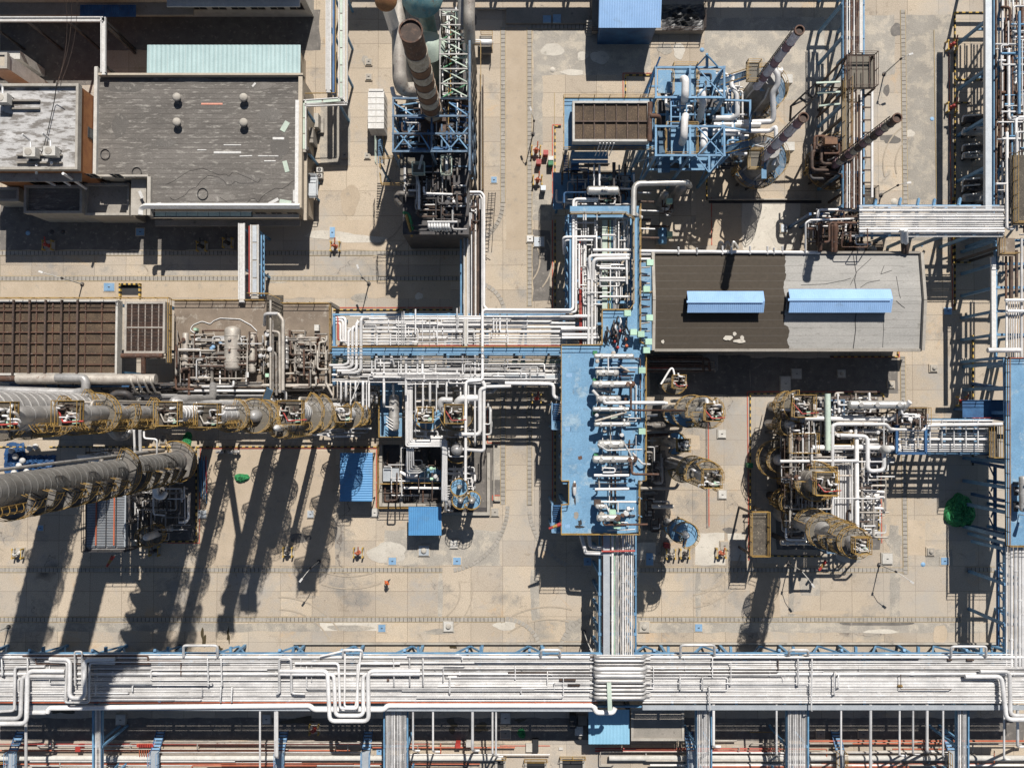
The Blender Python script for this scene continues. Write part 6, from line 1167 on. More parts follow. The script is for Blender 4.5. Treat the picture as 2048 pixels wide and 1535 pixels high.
route(fu,rn,878,10,938,200,11,16,34,['silver','brown','dark','palegreen','silver','white'],(.05,.15),.5)
route(fu,rn,790,200,938,302,11,16.5,50,['steelblue','dark','deepblue','brown','silver'],(.06,.13),.5)
route(fu,rn,790,205,936,300,5,11,26,['dark','deepblue','dark','silver'],(.08,.2),.5)
railp(fu,[(902,60),(902,196)],13,'yellow'); railp(fu,[(950,90),(962,90),(962,190)],12,'yellow')
bx=thing('furnace','dark furnace body with header pipes in the shade below the blue frame','furnace',P(870,400,0))
pbox(806,308,938,470,0,8.6).build('wall','dark',bx); pbox(800,316,830,372,9.3,9.5).build('walk_grating','grate',bx); railp(bx,[(762,340),(762,320),(800,318)],9); railp(bx,[(762,352),(764,372),(810,372)],8.8)
pbox(826,330,850,352,10.8,11).build('walk_grating','grate',bx); railp(bx,[(826,330),(850,330),(850,352),(826,352),(826,330)],11,'palegreen')
pbox(883,318,904,352,10.8,11).build('walk_grating','grate',bx); railp(bx,[(883,318),(904,318),(904,352),(883,352),(883,318)],11,'palegreen')
for k in range(8): MB().tube([P(856+k*5,360,9.6),P(856+k*5,392,9.6)],.13,6).build('header_tube','dullgrey',bx)
for k in range(8): MB().tube([P(858+k*5.6,446,10.4),P(858+k*5.6,456,10.8),P(862+k*5.6,462,9.5)],.17,7).build('return_bend','silver',bx)
for pts,r,m in (([(845,312,11),(838,340,11)],.16,'white'),([(893,318,11),(893,345,11),(902,348,10)],.2,'silver'),([(848,375,10.4),(848,388,10.4),(905,390,10.4)],.14,'white'),([(800,410,9),(792,400,9.4),(795,388,9.4),(830,390,9.4)],.35,'dullgrey'),([(833,350,10),(838,372,10.4),(838,420,10.4)],.16,'silver'),([(855,445,10.6),(915,445,10.6)],.15,'silver'),([(806,426,10),(818,430,10),(828,470,8)],.2,'green'),([(812,430,10.2),(824,474,8)],.16,'yellow')):
    MB().tube([P(*q) for q in pts],r,8).build('pipe',m,bx)
route(bx,rn,808,312,936,466,8.6,10.5,44,['dark','dark','silver','brown','grey','dullgrey'],(.06,.16),.6)
valves(bx,rn,890,385,935,440,9,10.5,10,['rust','silver','dark','brown'])
lift(bx,2.4)
route(bx,rn,925,385,962,470,7,10,14,['brown','rust','silver','dark'],(.06,.16),.4)
st=thing('stairs','grey stair tower with yellow rails left of the furnace','stairs',P(765,300,0)); mb=MB()
for k in range(14): x_,y_,x2,y2=pr(756,280+k*3.4,766,282.6+k*3.4,9-k*.5); mb.box(x_,y_,9-k*.5,x2,y2,9.05-k*.5)
mb.build('stair','grateblue',st); railp(st,[(753,278),(753,330)],7,'palegreen'); railp(st,[(769,278),(769,330)],7,'yellow'); 
for v in (280,328): c=P(760,v,8); MB().box(c.x-.1,c.y-.1,0,c.x+.1,c.y+.1,8).build('post','blue',st)
# scaffold pole fan right of the furnace rack
sc=thing('scaffold','tall narrow scaffold with protruding poles beside the north-south drive','scaffold',P(982,430,0)); rn2=random.Random(4)
for k in range(26): v=388+k*4.6; MB().bar(P(976,v,2+k*.2),P(992-k*.6,v+rn2.uniform(-2,2),2+k*.2),.07).build('tube','dark',sc)
for u in (977,984,991): MB().bar(P(u,385,8),P(u-8,505,1),.07).build('tube','dark',sc)
for u in (960,951,966): MB().bar(P(u,150,7),P(u+2,620,7),.1,.3).build('rail_beam','brown',sc) if u!=951 else None
wl=thing('retaining_wall','long narrow concrete wall with yellow edge beside the furnace','wall',P(968,280,0)); pbox(962,170,966,380,0,2.2).build('wall','conc',wl); railp(wl,[(966,170),(966,380)],2.2,'yellow',h=.6)
# big ducts
pipe('fat grey duct bending down beside the banded chimney from the top edge',[(812,-40,19),(797,8,18.5),(799,160,17.5),(806,180,16.5),(850,178,15)],.78,'drum','duct',cat='duct',n=20,bend=1.8)
pipe('fat grey duct at the top right of the furnace structure',[(940,-60,20),(938,40,19),(940,84,17)],.62,'drum','duct',cat='duct',n=18); pipe('slimmer grey duct beside the fat duct at the furnace top',[(925,-60,18),(925,60,16)],.55,'grey','duct',cat='duct',n=14)
pipe('small white pipe elbow feeding the furnace left side',[(784,175,12),(788,195,12),(818,196,12)],.25,'silver'); 
tk=thing('tank_container','white ribbed rectangular tank standing left of the furnace','tank',P(752,222,0)); x0,y0,x1,y1=pr(736,183,768,257,3.2); MB().box(x0,y0,.3,x1,y1,3.2).build('body','plank',tk)
for k in range(1,6): y=y0+(y1-y0)*k/6; MB().box(x0-.03,y-.03,.4,x1+.03,y+.03,3.25).build('rib','conclight',tk)
MB().box((x0+x1)/2-.03,y0-.02,.4,(x0+x1)/2+.03,y1+.02,3.24).build('rib','conclight',tk); MB().box(x0+.1,y1,2.6,x1-.1,y1+.3,3.3).build('end_hood','plank',tk)
for y in (y0+.3,y1-.3): MB().box(x0+.1,y-.15,0,x1-.1,y+.15,.3).build('skid','dark',tk)
# red pump and rail right of the furnace
pm=thing('pump_skid','red-ended silver pump inside a yellow railed platform by the furnace top','pump',P(972,95,0)); pbox(958,72,984,106,1,1.15).build('base','concdark',pm); MB().lathe(P(968,85,2.0),[(.3,-1.6),(.4,-1.5),(.4,1.0),(.2,1.2)],14,'x').build('motor','silver',pm); MB().lathe(P(956,85,2.0),[(.3,-.3),(.35,.2)],12,'x').build('end_cover','red',pm); railp(pm,[(962,70),(985,70),(985,106)],1.2); pbox(960,74,982,104,0,1,).build('plinth','conc',pm)
# --- vessels of the brown equipment deck ---
BG='vessels on the brown equipment deck'
vessel('largest upright-looking cream vessel on the brown deck',465,697,7.6,4.6,.95,'y','drum',6,3,3,group=BG); vessel('rust-banded slim vessel at the left of the brown deck',371,702,7.2,4.2,.38,'y','drum',6,2,2,group=BG)
vessel('slim cream vessel right of the largest one',505,705,7.2,4.6,.42,'y','drum',6,3,2,group=BG); vessel('brown-banded vessel on the right half of the brown deck',602,702,7.4,3.7,.5,'y','drum',6,4,2,group=BG)
vessel('slender rusty vessel at the right end of the brown deck',637,700,7.2,3.6,.25,'y','rust',6,3,2,group=BG); vessel('short grey vessel left of the brown-banded one',573,705,7.1,3.8,.3,'y','grey',6,3,1,group=BG); vessel('short vessel beside the largest cream one',414,725,7,2.2,.28,'y','drum',6,2,2,group=BG)
bp=thing('pipework','rusty and grey pipework filling the brown equipment deck','pipework',P(450,720,6)); rn=random.Random(77)
for pts,r,m in (([(378,790,7),(379,713,7.4),(410,713,7.4)],.16,'rust'),([(388,778,7.2),(352,778,7.2),(352,690,7.2),(372,679,7.2)],.13,'rust'),([(424,790,7.4),(424,707,7.6),(455,706,7.8)],.22,'dullgrey'),([(454,680,8),(454,735,8)],.18,'rust'),([(556,627,8.6),(530,627,8.6),(529,650,7)],.2,'silver'),([(556,627,8.6),(566,640,8.8),(566,780,8.8)],.22,'drum'),([(545,662,8.4),(559,664,8.4),(560,785,8.4)],.17,'drum'),
      ([(515,700,8),(533,700,8),(552,706,8),(553,790,8)],.17,'dullgrey'),([(541,780,8.2),(541,600,8.2)],.14,'drum'),([(546,780,8.2),(546,640,8.2)],.14,'dullgrey'),([(380,770,7),(682,770,7.2),(682,800,7)],.18,'drum'),([(570,747,7.4),(625,745,7.4),(628,720,7.4)],.14,'drum'),([(652,700,7.4),(652,765,7.4),(665,790,7.4)],.15,'drum'),([(440,740,7),(440,772,7),(480,772,7)],.1,'white'),([(494,725,7),(492,770,7),(520,772,7)],.1,'white')):
    MB().tube([P(*q) for q in pts],r,8).build('pipe',m,bp)
route(bp,rn,352,660,530,775,6.2,8.4,70,['drum','rust','dullgrey','brown','silver','drum'],(.05,.15),.45); route(bp,rn,568,660,660,775,6.2,8.4,52,['drum','rust','dullgrey','brown','drum'],(.05,.15),.45)
valves(bp,rn,395,715,430,760,6.5,7.5,9,['drum','brown','silver']); valves(bp,rn,520,650,545,760,7,8.5,8,['silver','drum']); valves(bp,rn,600,740,655,765,6.5,7.5,6,['rust','drum'])
for (u,v) in ((427,694),(442,684),(424,697)): MB().lathe(P(u,v,7.8),[(.1,-.2),(.25,0),(.25,.2),(.1,.3)],10).build('actuator','hatchblue',bp)
for k in range(4): MB().tube([P(262+k*13,752,9),P(262+k*13,762,9.4),P(272+k*13,784,8),P(281+k*13,786,7)],.14,8).build('hose_bend','drum',bp)
for i,(u,v,w_,l_) in enumerate(((385,694,16,14),(390,658,6,5),(536,686,12,10),(534,750,7,7),(633,655,9,12))): o=pbox(u-w_/2,v-l_/2,u+w_/2,v+l_/2,6.01,6.8); tag(o.build('steel_cabinet',('conclight','mint')[i%2]),('pale box table beside the rust-banded vessel','small green scrap box on the brown deck','pale green cabinet at the deck passage','small mint box low in the deck passage','grated grey box on the right half of the brown deck')[i],'cabinet','small boxes on the brown deck')
# fat pipes west
pipe('fat grey header pipe along the south edge of the gridded cooler bank',[(35,757,8.6),(312,758,8.6)],.62,'drum','header_pipe',n=14); pipe('rusty end length of the fat grey header',[(-40,757,8.6),(36,757,8.6)],.36,'rust','header_pipe',n=12); 
pipe('fat grey pipe hooking down to the broad tower',[(112,755,9.6),(168,756,9.6),(172,765,9.6),(171,782,9.4),(150,785,9.4),(0,780,10.5),(-60,778,11)],.5,'grey','header_pipe',n=14,bend=1.3)
pipe('curved grey pipe emerging below the slender towers',[(220,858,7),(232,872,6),(250,874,5),(262,858,4.4)],.5,'grey','elbow_pipe',n=14,bend=1.2); pipe('curved grey pipe in the gap above the slender towers',[(215,800,8),(230,786,8),(255,786,8),(266,800,7)],.4,'dark','elbow_pipe',n=12,bend=1)
pipe('long thin brown pipe above the row of slender towers',[(-40,802,22),(335,806,14),(340,808,14)],.16,'drum','rack_pipe'); pipe('grey overhead pipe linking the coil tower to the brown deck',[(348,822,31),(345,800,31.5),(368,798,30),(422,798,22),(426,790,15),(426,770,9)],.4,'grey','overhead_pipe',n=12,bend=1)
gp=thing('pipework','dark shaded pipework between the cooler bank and the slender towers','pipework',P(280,780,0)); rn=random.Random(78)
route(gp,rn,240,762,660,815,2,7,60,['grey','dark','drum','silver','dullgrey'],(.06,.18),.35); route(gp,rn,0,762,240,800,3,7,20,['dark','dark','deepblue'],(.08,.2),.7)
for k in range(6): MB().bar(P(-20+k*60,772,6),P(40+k*60,772,6),.2).build('beam','deepblue',gp)
g2=thing('pipework','vertical pipes dropping south from the middle rack to the small towers','pipework',P(720,780,0))
for k,(u,v1,m) in enumerate(((675,800,'drum'),(682,805,'silver'),(692,800,'silver'),(701,815,'silver'),(711,800,'silver'),(726,820,'silver'),(733,825,'silver'),(738,820,'white'),(768,812,'silver'),(831,870,'silver'),(846,822,'silver'),(860,810,'silver'),(873,830,'silver'),(893,850,'silver'),(930,810,'silver'),(937,812,'silver'),(950,890,'silver'))):
    MB().tube([P(u,762,9),P(u,768,9.2),P(u,v1-6,9.2),P(u,v1,7)],.08+.04*(k%3),7).build('drop_pipe',m,g2)
route(g2,rn,670,765,760,812,3,7,36,['silver','dark','grey','silver'],(.06,.14),.3); MB().tube([P(700,808,9),P(720,760,10)],.06,6).build('stay','white',g2)
route(g2,rn,620,855,750,872,1,3,10,['grey','silver'],(.08,.16),.8)
# ladder stair near 525,790
st=thing('stairs','steep stair with yellow rails rising from the slender towers to the deck passage','stairs',P(535,800,8)); MB().bar(P(527,812,7),P(540,778,9),.9,.1).build('treads','grateblue',st)
for s in (-.5,.5): MB().bar(P(527,812,7.9)+Vector((s,0,0)),P(540,778,9.9)+Vector((s,0,0)),.07).build('handrail','yellow',st)
# --- middle south cluster: blue skid with drum, pipes, pits ---
sk=thing('drum_skid','blue skid platform with yellow edge holding a silver drum','skid',P(787,825,0)); pbox(760,768,804,873,4,4.15).build('deck_plate','deck',sk); railp(sk,[(764,790),(760,800),(760,873),(804,873)],4.15)
for u in (764,800):
    for v in (780,868): c=P(u,v,4); MB().box(c.x-.12,c.y-.12,0,c.x+.12,c.y+.12,4).build('post','blue',sk)
vessel('silver drum lying on the small blue skid south of the middle rack',788,825,5.6,3.9,.62,'y','tank',4.15,4,2)
MB().tube([P(786,768,8),P(787,792,6.6)],.14,8).build('pipe','silver',sk); MB().tube([P(768,760,8.5),P(769,813,7),P(785,814,6.4)],.1,7).build('pipe','white',sk)
for k in range(4): MB().tube([P(772,832+k*6,6.2),P(786,842+k*6,6.4)],.06,6).build('pipe','white',sk)
mp=thing('pipework','bundle of white pipes stepping down to the open bund pits','pipework',P(840,880,4))
for k in range(5):
    o=k*3; MB().tube([P(812+o,765,8.4),P(812+o,892-o,8.0),P(886+o*.6,892-o,8.0),P(884+o*.8,1000,6.5),P(900,1001+o,5)],.1+.02*(k%2),7).build('pipe','white' if k%2 else 'silver',mp)
for k in range(4): o=k*4; MB().tube([P(814+o,896,7.4),P(815+o,945-o*1.2,6.5),P(838-k*2,945-o,5),P(850,940-o,3)],.1,7).build('pipe','silver',mp)
for pts,r,m in (([(965,762,9.6),(972,775,9.6),(960,778,9.6),(960,862,9),(956,868,9),(918,868,9)],.24,'white'),([(1022,772,9.4),(970,773,9.4),(968,782,9.4),(968,898,9),(964,901,9),(925,898,8)],.2,'white'),([(1010,766,9.4),(1107,767,9.4),(1107,793,9),(1120,797,9)],.22,'white'),([(958,796,9),(925,796,9),(915,802,8.6),(914,812,8)],.45,'silver'),([(905,800,9.4),(882,799,9.4),(880,808,9.2),(884,822,8.6),(900,822,8.4)],.36,'silver'),
      ([(868,765,7),(867,780,7),(875,784,7),(905,784,7)],.32,'grey'),([(935,784,6.6),(985,783,6.6),(992,775,6.6)],.26,'grey'),([(885,975,5),(892,976,5),(892,1020,3),(905,1020,3)],.12,'silver'),([(800,943,5),(815,951,5),(835,950,5)],.2,'white'),([(808,975,3.6),(890,976,3.6)],.16,'white'),([(895,946,5),(950,946,5),(950,962,6)],.14,'white'),([(905,853,8),(935,853,8)],.1,'white')):
    MB().tube([P(*q) for q in pts],r,9).build('pipe',m,mp)
for k in range(8): MB().tube([P(893,972+k*5,5-k*.2),P(920,970+k*5,5.4-k*.2)],.1,7).build('pipe','silver',mp)
rn=random.Random(5); route(mp,rn,760,890,884,1010,1,5,16,['silver','white','brown','drum','silver'],(.05,.11),.5); route(mp,rn,806,766,985,890,4,9.5,34,['silver','white','silver','grey'],(.05,.15),.35); route(mp,rn,895,930,950,1000,2,5.5,26,['silver','white','silver'],(.05,.1),.6); route(mp,rn,880,870,945,915,4,8,16,['silver','white','grey'],(.06,.12),.5); valves(mp,rn,840,930,880,960,2.5,4,8,['silver','mint','brown'])
pt=thing('bund_pits','row of open concrete bund pits with yellow rails and rusty pipes','pit',P(825,950,0)); pbox(758,889,888,1012,0,.05).build('pit_floor','dark',pt)
for (a,b,c_,d) in ((758,889,764,1012),(799,889,806,1012),(882,889,888,1012),(764,1006,799,1012),(806,1006,882,1012),(764,964,799,968)): pbox(a,b,c_,d,0,1.1).build('pit_wall','conc',pt)
pbox(806,936,882,964,1.3,1.45).build('deck_plate','deck',pt); pbox(766,936,798,962,1.5,1.6).build('walk_grating','steelplate',pt); railp(pt,[(758,889),(758,1014),(886,1014)],1.1); railp(pt,[(806,964),(880,964)],1.45); railp(pt,[(762,966),(800,966)],1.4)
for pts,m in (([(770,974,.6),(770,1003,.6),(793,1003,.6),(793,994,.6),(786,992,.6),(786,972,.8)],'rust'),([(820,975,.6),(820,1003,.6)],'rust'),([(846,980,.6),(846,1003,.6)],'rust'),([(775,905,.5),(775,930,.5),(790,930,.5)],'brown'),([(815,895,.5),(815,930,.8)],'dark')): MB().tube([P(*q) for q in pts],.12,7).build('pipe',m,pt)
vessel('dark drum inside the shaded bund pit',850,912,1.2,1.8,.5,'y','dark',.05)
bc=thing('bund_wall','low concrete bund around the three domed vessels','wall',P(950,970,0)); 
for (a,b,c_,d) in ((886,1024,980,1030),(974,905,980,1024)): pbox(a,b,c_,d,0,.5).build('wall','conc',bc)
pbox(888,1014,974,1024,0.004,.03).build('gutter','dark',bc)
# --- right of deck: pipes under towers ---
rd=thing('pipework','shaded pipework between the blue deck and the angled towers','pipework',P(1320,850,0)); rn=random.Random(12)
for pts,r,m in (([(1286,853,6),(1350,846,5),(1362,848,4.5)],.45,'dullgrey'),([(1362,847,4.5),(1362,862,4),(1290,864,4)],.22,'drum'),([(1288,872,4),(1350,866,4)],.2,'rust'),([(1280,976,5),(1352,976,4),(1357,966,4)],.2,'drum'),([(1282,984,4),(1315,983,4)],.26,'dullgrey'),([(1304,1012,4),(1346,1012,4)],.3,'tank'),([(1306,1002,4.5),(1338,1002,4.5),(1338,1010,4.5)],.1,'tank'),([(1288,808,10),(1335,806,10)],.2,'silver'),([(1292,831,8),(1315,830,8)],.14,'white'),([(1322,768,8),(1345,730,8),(1350,757,8),(1356,762,8)],.12,'white')):
    MB().tube([P(*q) for q in pts],r,9).build('pipe',m,rd)
route(rd,rn,1292,870,1325,975,1,4,22,['dark','dullgrey','grey','silver'],(.06,.16),.7); route(rd,rn,1282,990,1320,1065,1,4,12,['dark','silver','brown'],(.06,.12),.7)
hp=thing('pipework','brown pipes in the shade below the hall canopy','pipework',P(1370,730,0))
for k in range(7): MB().tube([P(1292,712+k*5,3.4-k*.1),P(1405+(k%3)*12,712+k*5,3.4-k*.1),P(1408+(k%3)*12,742,3)],.12+.05*(k%2),7).build('pipe',['brown','rust','dullgrey'][k%3],hp)
MB().tube([P(1295,736,3),P(1345,736,3)],.08,6).build('pipe','red',hp)
# north of hall: white pipe along roof
pn=thing('pipework','white pipes and silver valves along the north wall of the hall','pipework',P(1400,500,0)); 
MB().tube([P(1276,502,6.8),P(1490,504,6.8),P(1640,505,6.8)],.22,8).build('pipe','white',pn); MB().tube([P(1276,508,6.6),P(1310,508,6.6)],.2,8).build('pipe','white',pn); MB().tube([P(1276,518,6.6),P(1305,518,6.6)],.17,8).build('pipe','white',pn)
for u in (1357,1394,1445,1463,1500,1535,1548,1565): MB().tube([P(u,508,6.8),P(u,492+u%5,7.2)],.12,7).build('riser','white' if u%2 else 'silver',pn)
for k in range(3): MB().tube([P(1437+k*13,497,3),P(1440+k*13,480,3.4),P(1450+k*13,497,3)],.2,8).build('bend','tank',pn)
for k in range(6): MB().tube([P(1276,385+k*18,7),P(1302+k%3*8,386+k*18,7)],.1+.05*(k%2),7).build('stub_pipe',['silver','brown'][k%2],pn)
pu=thing('pump','blue pump with mint instrument box between the rack and the hall yard','pump',P(1325,472,0)); c=P(1325,472,1.2); MB().lathe(c,[(.5,-1),(.6,-.6),(.6,.8),(.3,1.2)],16,'y').build('motor','blue',pu); MB().box(c.x+.5,c.y-.2,.8,c.x+1.2,c.y+.5,1.8).build('instrument_box','mint',pu); MB().box(c.x-.7,c.y-1,0,c.x+.7,c.y+1.2,.6).build('base','conc',pu); MB().tube([c+Vector((-2.5,.9,2)),c+Vector((.5,.8,2))],.14,8).build('pipe','brown',pu)
pu=thing('pump','rusty valve cluster with mint box in front of the silver drums','pump',P(1332,410,0)); rn=random.Random(3); MB().box(P(1332,410,0).x-1,P(1332,410,0).y-1,0,P(1332,410,0).x+1,P(1332,410,0).y+1,.5).build('base','conc',pu); route(pu,rn,1318,398,1346,432,3,5,14,['drum','silver','rust'],(.06,.13),.5); c=P(1340,402,5.5); MB().box(c.x-.4,c.y-.3,5,c.x+.3,c.y+.3,5.7).build('instrument_box','mint',pu)
for (u,v,r,h,lb) in ((1345,398,.9,6,'larger of two upright grey vessels behind the valve cluster'),(1317,408,.7,5,'smaller of two upright grey vessels behind the valve cluster')): tower(lb,u,v,r,h,[],'grey',name='upright_vessel')
hu=thing('pipework','dense silver and dark lines packed inside the blue heater frames','pipework',P(1385,230,0)); rn=random.Random(81)
route(hu,rn,1315,140,1470,335,3,10,80,['silver','deepblue','dark','blue','white','dark','blue'],(.06,.2),.6); route(hu,rn,1440,150,1500,340,4,11,26,['silver','silver','blue','dark'],(.08,.22),.6); valves(hu,rn,1320,190,1450,260,7,11,10,['silver','dark','blue'])
for (a,b,c_,d,zz,m) in ((1316,140,1342,186,11,'deck'),(1394,196,1446,214,9,'dark'),(1400,256,1446,306,8.5,'deck'),(1318,200,1340,250,8,'dark'),(1394,222,1446,250,7,'dark')):
    pbox(a,b,c_,d,zz-.1,zz).build('deck_plate',m,hu)
rn=random.Random(34); route(UDP,rn,1112,325,1268,420,5.5,8.5,60,['dark','grey','silver','deepblue','brown','dark'],(.05,.15),.4); valves(UDP,rn,1130,340,1265,415,6,8.5,14,['silver','mint','dark','brown'])
dd=thing('deck_equipment','small pipes, valves and supports scattered along the right half of the blue deck','pipework',P(1240,850,10.5)); rn=random.Random(82)
route(dd,rn,1192,700,1284,1055,10.8,11.6,20,['silver','white','drum','deepblue','silver','rust'],(.04,.09),.8); valves(dd,rn,1192,700,1270,1050,11.2,12.3,18,['drum','silver','rust'])
for k in range(10): v=705+k*36; MB().bar(P(1276,v,11.4),P(1284,v+4,11.4),.1,.1).build('support','blue',dd)
nr=thing('pipework','mixed lines at many levels within the north rack bay','pipework',P(1220,520,0)); route(nr,rn,1140,435,1260,610,7,9.6,60,['silver','white','silver','white','grey'],(.05,.13),.4)
mr=thing('pipework','crossing small lines above the lower middle pipe bed','pipework',P(900,735,0)); route(mr,rn,670,712,1120,768,8.4,9.6,60,['silver','white','silver','grey'],(.04,.1),.45); route(mr,rn,670,632,1120,688,8.5,9.3,26,['silver','white','silver'],(.04,.09),.3)
bsp=thing('pipework','low small-bore lines and supports along the bottom pipeway','pipework',P(900,1515,0)); rn=random.Random(91)
route(bsp,rn,-10,1480,1010,1540,.3,1.2,24,['silver','brown','drum','orange','drum'],(.05,.1),.85); route(bsp,rn,1190,1480,2060,1540,.3,1.2,24,['silver','brown','drum','orange','drum'],(.05,.1),.85)
rbm=thing('pipework','loose crossing lines and brackets lying on top of the bottom rack','pipework',P(1000,1360,0)); route(rbm,rn,20,1310,600,1402,8.9,9.4,12,['silver','white','rust','silver'],(.05,.11),.8); route(rbm,rn,600,1310,1990,1402,8.9,9.3,20,['silver','white','silver','brown'],(.04,.08),.9)
# --- south-east unit ---
se=thing('process_unit','dense tower unit pipework of silver lines and brown steel at the lower right','pipework',P(1640,900,0)); rn=random.Random(44)
x0,y0,x1,y1=pr(1652,800,1690,1105,8); steel(se,x0,y0,x1,y1,8,'steelblue',2,9,(1,.55),.24)
for pts,r,m in (([(1664,1090,9.5),(1665,1040,9.6),(1665,851,9.6),(1672,848,9.6),(1772,848,9.6),(1780,858,9.4),(1848,859,9.4),(1855,850,9.4),(2006,848,9.4)],.22,'silver'),([(1711,848,9),(1711,1060,9)],.2,'silver'),([(1713,870,9.4),(1714,1060,9.2)],.26,'white'),([(1680,870,9.6),(1735,872,9.8),(1735,942,9.6),(1768,940,9.6),(1768,905,9.6)],.25,'silver'),([(1624,895,9),(1730,894,9),(1790,896,9)],.33,'white'),([(1560,922,9.6),(1716,921,9.6)],.2,'white'),([(1580,835,9),(1700,838,9),(1785,838,9),(1820,803,11)],.3,'silver'),([(1655,787,9.4),(1656,900,9.4)],.35,'palegreen'),
      ([(1578,818,8),(1680,820,8)],.1,'white'),([(1678,800,8.6),(1678,825,8.6)],.17,'white'),([(1580,1005,7),(1660,1013,7),(1667,1005,7),(1668,980,7)],.14,'white'),([(1600,988,7),(1660,988,7),(1667,975,7)],.16,'white'),([(1660,1090,7),(1664,1020,7)],.2,'silver'),([(1705,990,8),(1700,1050,8)],.2,'silver')):
    MB().tube([P(*q) for q in pts],r,9).build('pipe',m,se)
for k in range(7): MB().tube([P(1671+k*5,905+k*3,8.5),P(1671+k*5,1050,8.5)],.09+.04*(k%3),7).build('pipe',['silver','white'][k%2],se)
route(se,rn,1562,795,1790,1080,6,10,64,['silver','drum','silver','drum','brown'],(.07,.14),.6); valves(se,rn,1660,840,1800,900,7,9.5,24,['silver','drum','brown','white'])
route(se,rn,1660,830,1800,905,6,9,46,['silver','brown','silver','drum','white'],(.06,.15),.7)
pz=thing('pipework','tangled brown-stained valves and lines among the lower right towers','pipework',P(1600,900,0))
route(pz,rn,1660,780,1760,840,4,9,26,['silver','drum','silver','white','brown'],(.06,.16),.7); route(pz,rn,1560,790,1650,1080,5,10,130,['drum','brown','silver','rust','dullgrey','silver'],(.05,.14),.6); valves(pz,rn,1565,795,1650,1000,7,10,26,['rust','drum','silver','brown'])
route(pz,rn,1660,900,1760,1080,3,8,34,['silver','silver','white','grey'],(.06,.14),.55)
for i,(u0,v0,u1,v1,z) in enumerate(((1576,866,1632,905,9),(1612,932,1668,990,10),(1598,870,1660,940,7),(1652,864,1700,888,8.5),(1500,1022,1535,1110,5.4))):
    t=thing('steel_platform',('square grated platform with valves in the tower unit, upper one','brown grated platform beside the thick stained tower','lower dark grating under the tangled lines','narrow grated platform with yellow rails in mid-unit','dark blue platform at the corner by the lower exchangers')[i],'platform',P((u0+u1)/2,(v0+v1)/2,0)); pbox(u0,v0,u1,v1,z,z+.08).build('deck_plate','bronze',t); railp(t,[(u0,v0),(u1,v0),(u1,v1),(u0,v1),(u0,v0)],z+.08,'yellow')
    for u in (u0+2,u1-2):
        for v in (v0+2,v1-2): c=P(u,v,z); MB().box(c.x-.12,c.y-.12,0,c.x+.12,c.y+.12,z).build('post','dark',t)
SG='exchangers of the lower right unit'
exch('longest silver exchanger at the top of the lower right unit',1696,1815,809,8,10.5,'tank',zf=0,group=SG); exch('silver exchanger near the right edge of the tower unit, lowest of three',1712,1762,1067,5.5,5,'tank',zf=0,group=SG)
exch('grey exchanger at the middle right of the tower unit',1715,1762,1008,5,5,'silver',zf=0,group=SG); exch('small exchanger above the grey one in the tower unit',1715,1768,990,3.4,5.6,'silver',zf=0,group=SG)
exch('silver exchanger low at the left corner platform',1560,1625,1084,5,6,'tank',zf=0,group=SG); exch('shaded dark exchanger beneath the tower unit pipes',1700,1790,918,6,4,'grey',zf=0,group=SG)
for (a,b) in ((983,1768),(994,1768),(1016,1765)): pipe('white pipe stub ending at the right of the tower unit, '+{983:'upper',994:'middle',1016:'lower'}[a],[(1712,a-2,7),(b,a,6.8),(b+1,a+8,5)],.17,'white')
exf=thing('valve_structure','brown valve platform where the east rack meets the tower unit','steel structure',P(1825,828,0)); x0,y0,x1,y1=pr(1795,815,1853,848,10); steel(exf,x0,y0,x1,y1,10,'brown',2,2,(1,),.18); pbox(1795,815,1853,848,9.2,9.3).build('deck_plate','grate',exf); railp(exf,[(1795,815),(1853,815),(1853,848)],9.3); valves(exf,rn,1815,818,1850,845,9.6,10.4,9,['brown','silver','rust']); route(exf,rn,1800,815,1855,860,9.5,10.5,10,['silver','brown','white'],(.07,.15),.5)
pf=thing('steel_structure','purple-blue portal over the east pipe rack','steel structure',P(1820,880,0))
for u in (1793,1851): 
    MB().bar(P(u,848,9.4),P(u,906,9.4),.3).build('beam','deepblue',pf)
    for v in (850,904): c=P(u,v,9.3); MB().box(c.x-.15,c.y-.15,0,c.x+.15,c.y+.15,9.25).build('column','deepblue',pf)
MB().bar(P(1793,906,9.4),P(1851,906,9.4),.3).build('beam','deepblue',pf)
c=P(1775,899,10.5); t=thing('header_drum','round white drum head at the end of the mid-unit header','vessel',(c.x,c.y,8)); MB().lathe(c,[(.3,-2),(.45,-1),(.5,-.2),(.4,.1),(.1,.3)],18).build('shell','plank',t)
eb=thing('end_platform','yellow-railed brown platform at the right end of the east rack','platform',P(1990,870,0)); pbox(1978,850,1995,914,8.6,8.7).build('deck_plate','bronze',eb); railp(eb,[(1978,850),(1978,914),(1996,914),(1996,850)],8.7); 
for v in (855,910): c=P(1986,v,8.6); MB().box(c.x-.12,c.y-.12,0,c.x+.12,c.y+.12,8.6).build('post','dark',eb)
